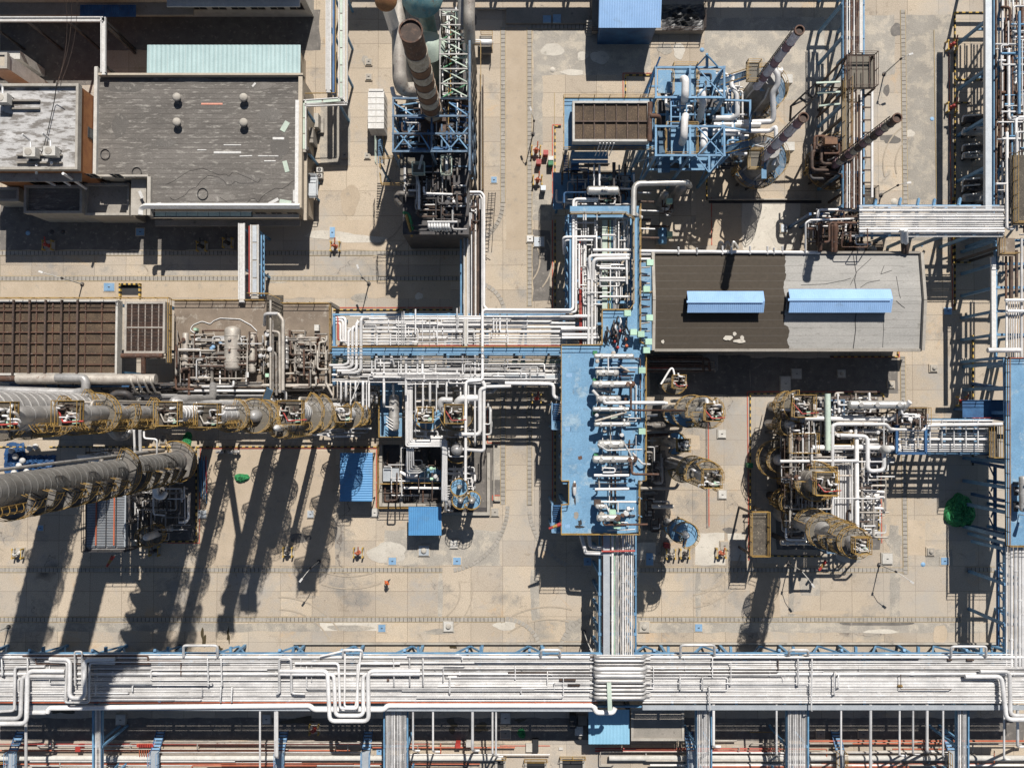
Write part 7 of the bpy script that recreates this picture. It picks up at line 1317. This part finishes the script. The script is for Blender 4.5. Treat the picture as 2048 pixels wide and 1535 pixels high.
# --- right-hand blue deck ---
z=9.6; rb=thing('blue_deck','blue plate deck cut by the right edge with an orange ladder-like edge line','deck',P(2030,900,0)); pbox(2010,716,2100,1090,z-.2,z).build('deck_plate','deck',rb); railp(rb,[(2010,716),(2010,1090),(2100,1090)],z); railp(rb,[(2010,1090),(2010,716),(2100,716)],z,'orange',h=.9)
for k in range(8):
    v=725+k*50
    for u in (2016,2070): c=P(u,v,z); MB().box(c.x-.2,c.y-.2,0,c.x+.2,c.y+.2,z-.2).build('column','blue',rb)
for v in (768,830,925,992,1058,1088): MB().bar(P(1944,v*.985+10,.8),P(2008,v+9,8),.36).build('raking_strut','deepblue' if v!=1088 else 'blue',rb)
for k in range(6): MB().bar(P(1978+k%2*14,930+k*26,5),P(1990-k%2*8,956+k*26,5),.14).build('brace','deepblue',rb)
MB().bar(P(1990,930,5),P(1990,1090,5),.3).build('beam','deepblue',rb)
exch('silver exchanger standing upright on the right-hand blue deck',965-8,1025,2044,5.2,11.2,'tank',zf=9.6,group=None,axis='y') if False else None
vessel('silver drum on the right-hand blue deck near the windsock',2046,987,11.0,3.8,.42,'y','tank',9.6,3,3)
for v,lb in ((980,'upper'),(1012,'lower')): c=P(2033,v,10.3); t=thing('valve',f'{lb} small dark valve beside the right deck drum','valve',(c.x,c.y,9.6)); MB().lathe((c.x,c.y,10.2),[(.25,-.6),(.3,.4)],12,'y').build('body','dark',t); MB().lathe((c.x,c.y,10.4),[(.2,0),(.2,.5),(.05,.6)],10).build('bonnet','silver',t)
rs=thing('stairs','deep blue stair platforms reaching left from the right blue deck','stairs',P(1960,815,0)); pbox(1925,800,2010,835,6.4,6.5).build('landing','deepblue',rs); railp(rs,[(1925,800),(2008,800)],6.5,'deepblue'); railp(rs,[(1935,835),(2008,835)],6.5,'red'); mb=MB(); mb.bar(P(1930,803,1),P(1962,818,6.4),.9,.15); mb.build('stair','deepblue',rs)
for u in (1965,2002): c=P(u,818,6.4); MB().box(c.x-.15,c.y-.15,0,c.x+.15,c.y+.15,6.4).build('post','deepblue',rs)
pbox(2010,803,2022,830,9.66,9.72).build('opening_cover','deepblue',rs)
# right edge brown decks
for i,(u0,v0,u1,v1,zt) in enumerate(((2022,310,2100,450,9.4),(1995,476,2030,512,9.4))):
    t=thing('steel_platform',('dark brown platform with yellow line at the right edge','pinkish brown small platform left of the right edge rack')[i],'platform',P((u0+u1)/2,v1,0)); pbox(u0,v0,u1,v1,zt-.15,zt).build('deck_plate','bronze' if i==0 else 'brownfloor',t); railp(t,[(u0+4,v0),(u0+4,v1-4),(u1,v1-4)],zt)
    for u in (u0+3,u1-3): c=P(u,(v0+v1)/2,zt); MB().box(c.x-.15,c.y-.15,0,c.x+.15,c.y+.15,zt-.2).build('post','dark',t)
re_=thing('pipework','rusty and white vessels and pipes crowding the upper right corner','pipework',P(2030,200,0)); rn=random.Random(19); route(re_,rn,1995,-10,2090,470,6,9,80,['silver','rust','white','blue','silver','brown'],(.07,.2),.45)
for i,(v,r) in enumerate(((238,.55),(263,.55),(296,.5),(312,.3),(365,.5),(396,.5),(378,.3))):
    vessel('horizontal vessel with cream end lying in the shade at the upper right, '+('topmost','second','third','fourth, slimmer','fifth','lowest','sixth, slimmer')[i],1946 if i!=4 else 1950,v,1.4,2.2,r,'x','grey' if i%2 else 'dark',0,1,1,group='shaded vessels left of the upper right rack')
    pipe('white pipe bend over shaded vessel at the upper right, '+('topmost','second','third','fourth','fifth','lowest','sixth')[i],[(1924,v+6,2),(1926,v-6,2.6),(1960,v-9,2.6)],.1,'silver','bent_pipe','bent pipes over the shaded vessels')
wu=thing('pipework','brown pipe jungle between the rusty rack and the hall','pipework',P(1650,460,0)); rn=random.Random(23); route(wu,rn,1612,418,1745,498,5,9,58,['rust','brown','silver','brown','rust','white'],(.06,.18),.5); route(wu,rn,1680,300,1725,420,5,8,30,['rust','brown','silver','white'],(.06,.14),.3)
MB().tube([P(1611,505,7),P(1611,446,9),P(1620,440,9),P(1700,438,9)],.12,8).build('pipe','white',wu)
for u,r in ((1640,.26),(1670,.32),(1664,.18)): MB().tube([P(u-2,446,8.5),P(u,450,8.8),P(u,503,7.4)],r,9).build('drop_pipe','rust',wu)
for u in (1617,1640,1680,1720): 
    c=P(u,430,7); MB().box(c.x-.15,c.y-.15,0,c.x+.15,c.y+.15,7.6).build('column','deepblue',wu)
c=P(1748,498,5); t=thing('exhaust_fan','pale round fan beside a pale box above the hall roof edge','fan',(c.x,c.y,0)); MB().lathe((c.x,c.y,4),[(.5,0),(.55,.6),(.35,.9),(.1,1.1)],20).build('dome','conclight',t); MB().box(c.x-1.8,c.y-.7,0,c.x-1.1,c.y+.4,4.8).build('box','conclight',t); MB().box(c.x-3.2,c.y-1.2,0,c.x+1.6,c.y+1.2,3.9).build('housing','brownfloor',t)
rt=thing('pipework','rusty ducts and coils wrapped round the brown heater','pipework',P(1640,340,0)); rn=random.Random(29); route(rt,rn,1620,270,1690,360,5,9,44,['brown','rust','dark','brown'],(.08,.22),.5)
pbox(1650,275,1675,288,9.2,9.9).build('burner_box','tanband',rt)
# --- south-west: lattice-roofed shed & skid ---
ls=thing('louvre_cooler','steel-framed cooler with grey louvre roof panels and two orange strips','air cooler',P(212,1000,0)); z=6.5; x0,y0,x1,y1=pr(173,980,258,1100,z); x0,y0,x1,y1=pr(173,940,258,1100,z)
steel(ls,x0,y0,x1,y1,z,'dark',2,4,(1,.6),.22)
for k in range(4): a=173+k*20; pbox(a+1,942,a+18.5,1093,z-.02,z+.12).build('louvre_panel','steelplate',ls)
for k in range(46): y=P(0,944+k*3.25,z).y; MB().box(P(174,1020,z).x,y-.03,z+.12,P(250,1020,z).x,y+.03,z+.2).build('louvre_blade','dark',ls)
for u in (191,227): pbox(u,945,u+2.6,1090,z+.2,z+.26).build('orange_strip','orange',ls)
railp(ls,[(172,940),(172,1100),(258,1100)],z-.5,'dark'); MB().tube([P(176,1096,6),P(252,1096,6)],.3,8).build('header','grey',ls)
sd=thing('pipework','shaded skid of pipes and valves under the tallest banded tower','pipework',P(320,1010,0)); rn=random.Random(51); route(sd,rn,262,960,385,1085,1,5,44,['silver','dark','grey','silver','dullgrey'],(.05,.13),.5)
for pts,r,m in (([(309,965,8),(312,992,7.6),(325,994,7.4),(330,985,7)],.38,'silver'),([(306,990,5),(307,1028,5),(330,1030,4.5)],.1,'white'),([(378,990,4.5),(377,1035,4.2),(372,1044,4.2),(358,1044,4.2)],.16,'white'),([(268,860,8),(270,910,7)],.14,'white'),([(280,860,8),(281,912,7)],.2,'silver'),([(288,862,8),(288,876,8),(314,878,8),(314,909,7),(300,911,6)],.12,'white')):
    MB().tube([P(*q) for q in pts],r,9).build('pipe',m,sd)
t=tower('small silver dome-topped vessel with yellow ring below the skid',340,1057,.7,7,[(4,-180,100,1.1),(6.3,90,300,1.1)],'silver',[],name='dome_vessel')
rr=thing('pipe_stack','pile of silver pipes and scaffold lying above the tallest banded tower','pipes',P(210,910,0)); rn=random.Random(55)
for k in range(7): MB().tube([P(155+k*3,912+k*1.3,9),P(243+k*2,913+k*2,9)],.12+.08*(k<2),8).build('pipe','silver',rr)
for k in range(40): u=170+rn.random()*105; v=898+rn.random()*14; MB().bar(P(u,v,9.4),P(u+rn.uniform(8,26),v+rn.uniform(-2,2),9.4),.06).build('scaffold_tube',rn.choice(['silver','dark','drum']),rr)
for k in range(16): u=172+k*7; MB().bar(P(u,893,9),P(u,914,9),.05).build('scaffold_tube','dark',rr)
for u in (172,275): c=P(u,905,9); MB().box(c.x-.1,c.y-.1,0,c.x+.1,c.y+.1,9).build('post','dark',rr)
bt=MB(); rn=random.Random(60); n=30
g=[[(P(10,915,0).x+(P(112,915,0).x-P(10,915,0).x)*i/n+rn.uniform(-.15,.15), P(0,948,0).y+(P(0,885,0).y-P(0,948,0).y)*j/n*(1 if abs(i-6)<6 else .6)+rn.uniform(-.12,.12), .05+rn.uniform(.1,.8)*math.sin(math.pi*i/n)*math.sin(math.pi*j/n)) for j in range(n+1)] for i in range(n+1)]
for i in range(n):
    for j in range(n): bt.quad(g[i][j],g[i+1][j],g[i+1][j+1],g[i][j+1])
tag(bt.build('tarpaulin','tarp'),'crumpled blue tarpaulin heap with white bags in the shade at the left','tarpaulin')
for i,(u,v) in enumerate(((38,912),(52,920),(45,930),(60,942),(35,944),(66,895),(78,892),(30,900))):
    c=P(u,v,0); rn=random.Random(i); mb=MB(); mb.lathe((c.x,c.y,.5),[(.1,0),(.35,.1),(.42,.3),(.3,.5),(.05,.58)],9); o=mb.build('bag','plank'); tag(o,'white bag lying on the blue tarpaulin heap, '+('first from the top left','second','third, largest cluster','lowest right','lowest left','upper right','beside the orange cloth','topmost left')[i],'bag','white bags on the blue tarpaulin')
# green net heap, small green nets
def heap(label,u,v,ru,rv,hh,m,seed=1,name='net_heap',cat='net'):
    rn=random.Random(seed); c=P(u,v,0); mb=MB(); N=30; K=9; ph=[rn.uniform(0,6.3) for _ in range(4)]
    ring=[]
    for k in range(K+1):
        f=k/K; row=[]
        for j in range(N):
            a=2*math.pi*j/N; q=1+.1*math.sin(2*a+ph[0])+.08*math.sin(3*a+ph[1])+.04*math.sin(7*a+ph[2]); rr_=q*(1-f**1.6); zz_=hh*(1-(1-f)**2)+rn.uniform(-.04,.04)*hh*4
            row.append((c.x+px(ru)*rr_*math.cos(a)+rn.uniform(-.06,.06),c.y+px(rv)*rr_*math.sin(a)+rn.uniform(-.06,.06),max(.0,zz_ if k else 0)))
        ring.append(row)
    for k in range(K):
        for j in range(N): mb.quad(ring[k][j],ring[k][(j+1)%N],ring[k+1][(j+1)%N],ring[k+1][j])
    return tag(mb.build(name,m),label,cat)
heap('large heap of green netting beside the right blue deck',1918,1022,28,37,1.2,'greennet',3); heap('small crumpled green net near the shadows of the towers',484,955,14,9,.6,'greennet',4); heap('small green net in the shade below the bottom rack',1043,1465,8,9,.4,'greennet',5)
heap('green sheet in the deep shade right of the slender towers',375,880,10,16,.4,'greennet',6)
# blue and grey pipes bundle beside the bund
bd_=thing('pipe_bundle','blue scaffold tubes lying in a bundle beside the striped kerb','pipes',P(406,960,0)); rn=random.Random(6)
for k in range(14): u=397+rn.random()*19; a=905+rn.random()*25; MB().tube([P(u,a,.15+.1*(k%3)),P(u+rn.uniform(-3,3),a+rn.uniform(45,85),.15+.1*(k%3))],.07,6).build('tube',rn.choice(['hatchblue','blue','blue','red','deepblue']),bd_)
# ================= small things =================
def lamp(label,u,v,h,du,dv,arm=2.0,curve=0):
    c=P(u,v,0); t=thing('street_lamp',label,'street lamp',c,'street lamps'); d=Vector((du,-dv,0)).normalized(); top=c+Vector((0,0,h))
    MB().tube([c,c+Vector((0,0,h*.5)),top],.06,8,rs=[.09,.07,.05],bend=0).build('pole','conclight',t); MB().tube([top-Vector((0,0,.3)),top+d*arm*.5+Vector((0,0,.35)),top+d*arm+Vector((0,0,.4))],.045,6,bend=.5).build('arm','conclight',t)
    e=top+d*arm+Vector((0,0,.4)); MB().bar(e-d*.1,e+d*.45,.24,.12).build('lamp_head','plank',t); MB().lathe(c,[(.25,0),(.25,.18),(.14,.2)],12).build('base_plate','dark',t)
    MB().lathe(top,[(.14,-.4),(.14,-.1),(.05,0)],8).build('bracket','dark',t)
lamp('white street lamp with arm reaching up-left beside the north cooler walkway',165,568,5.2,-40,-12,2.2); lamp('street lamp arm rising from the north-south drive edge',1066,268,5.2,-4,-12,1.2); lamp('street lamp bending down-left above the lower road',638,1122,4.8,-12,16,1.5)
lamp('street lamp with long curved arm right of the lower right unit',1758,1128,5,20,14,1.8); lamp('street lamp whose arm points down beside the windsock',1577,1126,5,14,20,1.9); lamp('short-armed street lamp left of the central lower rack',1168,1262,5,6,12,.8); lamp('street lamp at the bottom left corner of the lower road',18,1252,5,-14,6,1.2)
lamp('street lamp in the furnace shadow on the main drive',738,567,5,-8,-22,1.2); lamp('thin street lamp beside the rusty cage platform',1768,148,5,12,-4,.8); lamp('thin street lamp at the east rack above the drain',1762,390,5,14,-2,.9)
def hydrant(label,u,v,m='red',base='kerbyellow',sz=1.0):
    c=P(u,v,0); t=thing('fire_hydrant',label,'fire hydrant',c,'fire hydrants'); s=.7*sz
    MB().box(c.x-s,c.y-s,0,c.x+s,c.y+s,.16).build('plinth','conc',t)
    for i in (-1,1):
        for j in (-1,1):
            MB().box(c.x+i*s*.8-.09,c.y+j*s*.8-.09,.16,c.x+i*s*.8+.09,c.y+j*s*.8+.09,.9).build('guard_post',base,t)
        MB().bar((c.x+i*s*.8,c.y-s*.7,.8),(c.x+i*s*.8,c.y+s*.7,.8),.08).build('guard_rail',base,t)
    MB().lathe((c.x,c.y,.16),[(.28,0),(.2,.08),(.17,.8),(.26,.85),(.24,1.1),(.08,1.25)],14).build('body',m,t); MB().lathe((c.x,c.y,.95),[(.12,-.42),(.12,.42)],10,'x').build('outlet',m,t); MB().tube([(c.x,c.y,1.2),(c.x+.15,c.y+.3,1.5),(c.x+.2,c.y+.9,1.7)],.08,7).build('nozzle',m,t)
for (u,v,m,lb) in ((672,494,'orange','orange fire hydrant alone on the main drive'),(718,1103,'orange','orange-red hydrant south of the first blue shed'),(1440,1104,'orange','orange-capped hydrant nearest the lower right bund'),(1368,1105,'dark','dark hydrant second from the lower right bund'),(1340,1106,'drum','bare rusty hydrant beside the red box'),(578,1102,'dark','dark hydrant in a striped frame left of the blue sheds'),
        (1072,304,'orange','orange hydrant upper one by the north-south drive'),(1075,363,'orange','orange hydrant lower one by the north-south drive'),(1899,95,'red','red hydrant in the top right drive'),(1899,218,'red','red hydrant below the top right one'),(100,492,'red','red hydrant in the shade of the white roof building'),(406,494,'black','black hydrant in the shade left of the cable bridges'),(458,487,'black','second shaded hydrant nearest the cable bridges'),(40,1105,'conclight','pale hydrant at the lower left by the tower shadows'),
        (630,1455,'red','red hydrant in the shade below the nested loops'),(312,1100,'dark','dark hydrant below the louvre cooler'),(1073,797,'red','small red hydrant in the rack shade left of the deck'),(1920,802,'red','red valve hydrant by the right blue stair')): hydrant(lb,u,v,m)
def hatch(label,u,v,a,b,m='hatchblue',h=.22,knob=False,round_=False,grp='ground hatches'):
    c=P(u,v,0); t=thing('ground_hatch',label,'hatch',c,grp); x,y=px(a)/2,px(b)/2
    MB().box(c.x-x-.12,c.y-y-.12,0,c.x+x+.12,c.y+y+.12,h*.6).build('frame','beige' if m!='conclight' else 'conc',t); MB().box(c.x-x,c.y-y,h*.6,c.x+x,c.y+y,h).build('lid',m,t)
    if round_: MB().lathe((c.x,c.y,h),[(min(x,y)*.6,0),(min(x,y)*.55,.14),(min(x,y)*.3,.2)],16).build('cap','conc',t)
    else: MB().box(c.x-.12,c.y-.04,h,c.x+.12,c.y+.04,h+.06).build('handle','dark',t)
for (u,v,a,b,m,r,lb) in ((219,574,21,16,'hatchblue',0,'large blue hatch left of the striped stair pit'),(665,465,10,21,'hatchblue',0,'narrow blue hatch on the drive above the orange hydrant'),(281,464,16,14,'hatchblue',0,'blue hatch in the shade below the grey roof'),(785,1121,15,14,'hatchblue',0,'blue hatch left of the two by the lower road'),(914,1121,15,14,'hatchblue',0,'blue hatch right of the two by the lower road'),(764,1255,14,14,'hatchblue',0,'blue hatch below the lower road'),
        (1175,1122,15,15,'hatchblue',0,'blue hatch in the shade left of the central rack'),(1299,1117,14,24,'hatchblue',0,'tall blue hatch right of the central rack'),(1397,1254,14,14,'hatchblue',0,'pale blue hatch right of the round concrete one'),(1895,622,15,14,'hatchblue',0,'blue hatch right of the hall'),(1889,1121,15,14,'hatchblue',0,'blue hatch near the green netting'),(988,360,11,12,'hatchblue',0,'small blue hatch in the north-south drive'),
        (1433,953,9,9,'hatchblue',0,'small blue hatch between the white blocks'),(1078,484,20,19,'steelplate',0,'grey-blue hatch in the shade by the north rack'),(1443,867,15,15,'conclight',0,'upper white concrete block right of the deck towers'),(1444,988,15,15,'conclight',0,'lower white concrete block right of the deck towers'),(738,125,11,11,'conc',0,'upper concrete hatch left of the tall furnace'),(738,155,11,11,'conc',0,'second concrete hatch left of the tall furnace'),
        (690,311,10,11,'conc',0,'concrete hatch left of the pair below the white tank'),(735,312,10,11,'conc',0,'concrete hatch right of the pair below the white tank'),(908,1087,14,15,'conclight',0,'white concrete cover right of the second blue shed'),(750,1024,14,15,'conclight',0,'white concrete cover at the corner of the bund'),(990,1023,14,15,'conc',0,'grey cover by the right bund corner'),(897,1251,18,19,'conclight',1,'round-capped concrete cover below the lower road'),
        (1288,1252,19,20,'conc',1,'round-capped concrete cover right of the central rack'),(1448,1090,15,15,'conc',0,'dark-edged cover near the orange-capped hydrant'),(848,1100,20,19,'steelplate',1,'grey cover with raised box under the second blue shed'),(1866,736,14,13,'conc',1,'concrete cover with blue centre in the east drive'),(1781,769,12,12,'conc',1,'concrete cover with blue centre beside the east drain'),(1860,1102,14,14,'conc',1,'pit cover with dark round lid in the east drive'),
        (1570,767,19,28,'conclight',0,'tall pale cover in the hall shadow'),(1592,747,18,18,'conclight',0,'upper pale cover in the hall shadow'),(1682,747,14,14,'conclight',1,'round pale cover in the hall shadow'),(622,1027,12,13,'steelplate',0,'grey cover in the tower shadows'),(406,1027,16,15,'steelplate',0,'grey cover in the shadow beside the tubes'),(82,1055,10,10,'hatchblue',0,'small striped cover between the tower shadows'),
        (243,1437,18,19,'conclight',0,'pale cover under the bottom rack at the left'),(534,1436,15,17,'conclight',0,'pale cover under the bottom rack near the centre left'),(1011,1434,18,20,'conclight',0,'upper pale cover left of the light blue shed'),(1011,1464,18,20,'concdark',0,'lower pale cover left of the light blue shed'),(1640,1466,14,14,'concdark',0,'shaded cover left of the lower right footbridge'),(1725,1466,17,14,'concdark',0,'shaded cover right of the lower right footbridge'),
        (1567,457,12,15,'steelplate',0,'grated cover in the yard north of the hall'),(1773,1116,20,20,'conclight',0,'white box cover beside the curved street lamp'),(759,1500,11,15,'hatchblue',0,'blue box lid left of the wide pipe bundle'),(1060,478,12,12,'plank',0,'white broken cover on the drain by the north rack'),(327,878,12,16,'concdark',0,'shaded cover left of the green sheet')):
    hatch(lb,u,v,a,b,m,round_=r,h=.3 if m!='hatchblue' else .14)
for i,(u,v,r,m,lb) in enumerate(((1105,140,5,'patch_light','round concrete manhole in the grey paving'),(1404,100,4,'hatchblue','small blue round lid in the grey paving'),(1864,238,3.6,'hatchblue','small blue round lid in the east drive'),(1846,1128,4,'hatchblue','blue round lid near the lower right drain'),(1843,490,3,'hatchblue','blue round lid right of the hall corner'),(1788,403,6,'patch_light','pale domed cap beside the white north-east rack'),(56,466,4,'hatchblue','shaded blue lid below the white roof building'),(104,464,4,'dark','shaded dark lid below the white roof building'),(126,464,4,'dark','shaded dark lid beside its twin below the annex'))):
    c=P(u,v,0); tag(MB().lathe(c,[(px(r)*1.15,0),(px(r)*1.15,.03),(px(r),.04),(px(r)*.95,.07),(.02,.09)],20).build('manhole_cover',m),lb,'manhole','round manhole lids')
# stair pit with striped kerb
pt=thing('stair_pit','black stair opening framed by yellow and black stripes','pit',P(258,580,0)); pbox(240,568,277,590,.004,.03).build('pit_floor','black',pt); mb=MB(); x0,y0,x1,y1=pr(237,566,280,592,.5)
for k in range(9): x_=x0+(x1-x0)*k/9; MB().box(x_,y1-.22,0,x_+(x1-x0)/9,y1,.5).build('kerb_block',('kerbyellow','kerbblack')[k%2],pt)
for k in range(5):
    y_=y0+(y1-y0)*k/5.2
    for xx in (x0,x1-.22): MB().box(xx,y_,0,xx+.22,y_+(y1-y0)/5.2,.5).build('kerb_block',('kerbyellow','kerbblack')[k%2],pt)
# windsocks, bins, posts
def windsock(label,u,v,z,du,dv,seg):
    c=P(u,v,z); t=thing('windsock',label,'windsock',c,'windsocks'); MB().tube([c,c+Vector((0,0,3.2))],.05,6).build('pole','conclight',t); d=Vector((du,-dv,-.3)).normalized(); p=c+Vector((0,0,3.1))
    for k,m in enumerate(seg): MB().tube([p+d*.5*k,p+d*.5*(k+1)],.2,8,rs=[.24-.03*k,.24-.03*(k+1)],bend=0).build('sleeve',m,t)
windsock('red and yellow windsock below the louvre cooler',249,1103,0,-6,10,['red','yellow','red']); windsock('pink and yellow windsock below the lower right corner platform',1634,1112,0,-5,7,['red','yellow','red']); windsock('red and yellow windsock on the right blue deck',2038,1028,9.6,2,-6,['red','yellow','red']); windsock('red windsock at the lower left stair of the blue deck',1119,1040,8.4,-5,2,['red','yellow','red'])
for (u,v,m,lb,nm) in ((1091,310,'red','first red barrel-like post by the drive','extinguisher_box'),(1077,328,'red','red box left of the green bin','extinguisher_box'),(1101,330,'green','green bin right of the red box','waste_bin'),(1101,322,'plank','white bin just above the green bin','waste_bin'),(917,1483,'red','bright red box below the bottom rack','extinguisher_box'),(1331,1088,'red','red cabinet by the lower road right of the deck','extinguisher_box'),(165,1490,'red','tilted red box in the bottom left pipeway','extinguisher_box'),(1496,929,'green','green bin on the striped bund kerb','waste_bin'),(938,1481,'conclight','pale box beside the bright red box','control_box'),(641,344,'conclight',None,None),(1086,380,'steelplate','pale blue box in the shade by the deck stair','control_box'),(588,1330,None,None,None)):
    if not lb: continue
    c=P(u,v,0); t=thing(nm,lb,{'extinguisher_box':'extinguisher box','waste_bin':'bin','control_box':'control box'}[nm],c); MB().box(c.x-.3,c.y-.28,0,c.x+.3,c.y+.28,1.1).build('body',m,t); MB().box(c.x-.33,c.y-.31,1.1,c.x+.33,c.y+.31,1.18).build('lid',m,t)
ac_unit(642,343,0,'upper of two outdoor fan units beside the grey roof',(.75,.6,.8),1); ac_unit(642,355,0,'lower of two outdoor fan units beside the grey roof',(.75,.6,.8),1)
for i,(u,v,a,b,h_,m,lb) in enumerate(((632,240,9,28,2.0,'conc','beige plant box right of the grey roof, upper'),(622,270,9,30,2.4,'concdark','beige plant box right of the grey roof, lower'),(640,250,14,30,.5,'conc','low concrete slab beside the plant boxes'))):
    tag(pbox(u-a/2,v-b/2,u+a/2,v+b/2,0,h_).build('plant_box',m),lb,'box','boxes beside the grey roof')
cf=thing('steel_structure','small pale blue rail frame at the lower right corner of the grey roof','steel structure',P(632,375,0)); railp(cf,[(618,352),(636,352),(636,392),(618,392)],3,'steelplate'); pbox(616,352,636,395,2.9,3).build('deck_plate','steelplate',cf)
for v in (355,390): c=P(628,v,2.9); MB().box(c.x-.1,c.y-.1,0,c.x+.1,c.y+.1,2.9).build('post','blue',cf)
pipe('short black flue standing beside the grey roof',[(625,318,0.2),(622,314,2),(613,297,6.8)],.28,'dark','flue',n=10); MB
# equipment in bottom shade
for i,(u0,v0,u1,v1,h_,m,lb) in enumerate(((1140,1430,1153,1456,1.3,'black','black box in the bottom shade left of the light blue shed'),(1156,1430,1174,1450,.5,'concdark','grey slab beside the black box in the bottom shade'),(1065,1478,1077,1504,.6,'black','narrow black crate above the valve pits'),(1052,1486,1066,1503,.4,'patch_light','pale slab left of the narrow black crate'),(1150,1452,1166,1470,.4,'plank','white bag heap under the black box'),(1118,1494,1126,1499,.2,'conclight','small tilted block near the rough pit'))):
    tag(pbox(u0,v0,u1,v1,.01,h_).build('crate' if i!=4 else 'bag',m),lb,'crate','crates near the light blue shed')
for i,(v) in enumerate((897,901,905)): pass
ex_=exch('small grey exchanger pair in the shade beside the striped kerb, left',433,448,903,3,.8,'grey',zf=0,group='shaded ground exchangers'); exch('small grey exchanger pair in the shade beside the striped kerb, right',455,480,903,3,.8,'grey',zf=0,group='shaded ground exchangers')
# worker on the lower road
def worker(label,u,v,face,top='vest'):
    c=P(u,v,0); t=thing('person',label,'person',c); a=R(face); f=Vector((math.cos(a),math.sin(a),0)); s=Vector((-f.y,f.x,0)); Z=lambda z:Vector((0,0,z))
    J={'pel':Z(.95),'ch':Z(1.32)+f*.03,'nk':Z(1.5)+f*.04,'hd':Z(1.62)+f*.06,'ht':Z(1.74)+f*.06}
    E=[('pel','ch'),('ch','nk'),('nk','hd'),('hd','ht')]; Rr={'pel':.15,'ch':.17,'nk':.065,'hd':.1,'ht':.085}
    for k,q in ((1,'l'),(-1,'r')):
        J['hip'+q]=Z(.9)+s*.1*k; J['kn'+q]=Z(.5)+s*.1*k+f*(.16*k+.04); J['an'+q]=Z(.09)+s*.1*k+f*(.28*k-.05 if k<0 else .25); J['to'+q]=J['an'+q]+f*.16-Z(.04)
        J['sh'+q]=Z(1.42)+s*.2*k; J['el'+q]=Z(1.15)+s*.27*k-f*.12*k; J['wr'+q]=Z(.95)+s*.26*k+f*(.02-.2*k); J['ha'+q]=J['wr'+q]-Z(.08)+f*.03
        E+=[('pel','hip'+q),('hip'+q,'kn'+q),('kn'+q,'an'+q),('an'+q,'to'+q),('ch','sh'+q),('sh'+q,'el'+q),('el'+q,'wr'+q),('wr'+q,'ha'+q)]
        Rr.update({'hip'+q:.11,'kn'+q:.075,'an'+q:.055,'to'+q:.05,'sh'+q:.085,'el'+q:.055,'wr'+q:.038,'ha'+q:.045})
    K=list(J); me=bpy.data.meshes.new('body'); me.from_pydata([tuple(J[k]) for k in K],[(K.index(a_),K.index(b_)) for a_,b_ in E],[]); o=bpy.data.objects.new('body',me); C.objects.link(o); o.parent=t
    sm=o.modifiers.new('skin','SKIN'); 
    if not me.skin_vertices: me.attributes.new('skin_vertices','FLOAT_VECTOR','POINT')
    for i,k in enumerate(K): sv=me.skin_vertices[0].data[i]; sv.radius=(Rr[k],Rr[k]*.85); sv.use_root=(k=='pel')
    o.modifiers.new('sub','SUBSURF').levels=1; me.materials.append(M['navy'])
    hp_=c+J['hd']; WLt=t
    MB().lathe(hp_+Z(.02),[(.135,-.02),(.14,.02),(.12,.1),(.06,.16),(.01,.18)],14).build('helmet','orange',t)
    mb=MB(); mb.lathe(c+Z(0),[(.19,.88),(.2,1.1),(.235,1.3),(.24,1.42),(.12,1.5)],14); 
    mb.build('jacket',top,t)
    for k in (1,-1):
        q='l' if k>0 else 'r'; MB().tube([c+J['sh'+q],c+J['el'+q],c+J['wr'+q]],.075,8,rs=[.1,.08,.065],bend=0).build('sleeve',top,t)
worker('person in orange jacket and helmet walking on the lower road',776,1161,20)
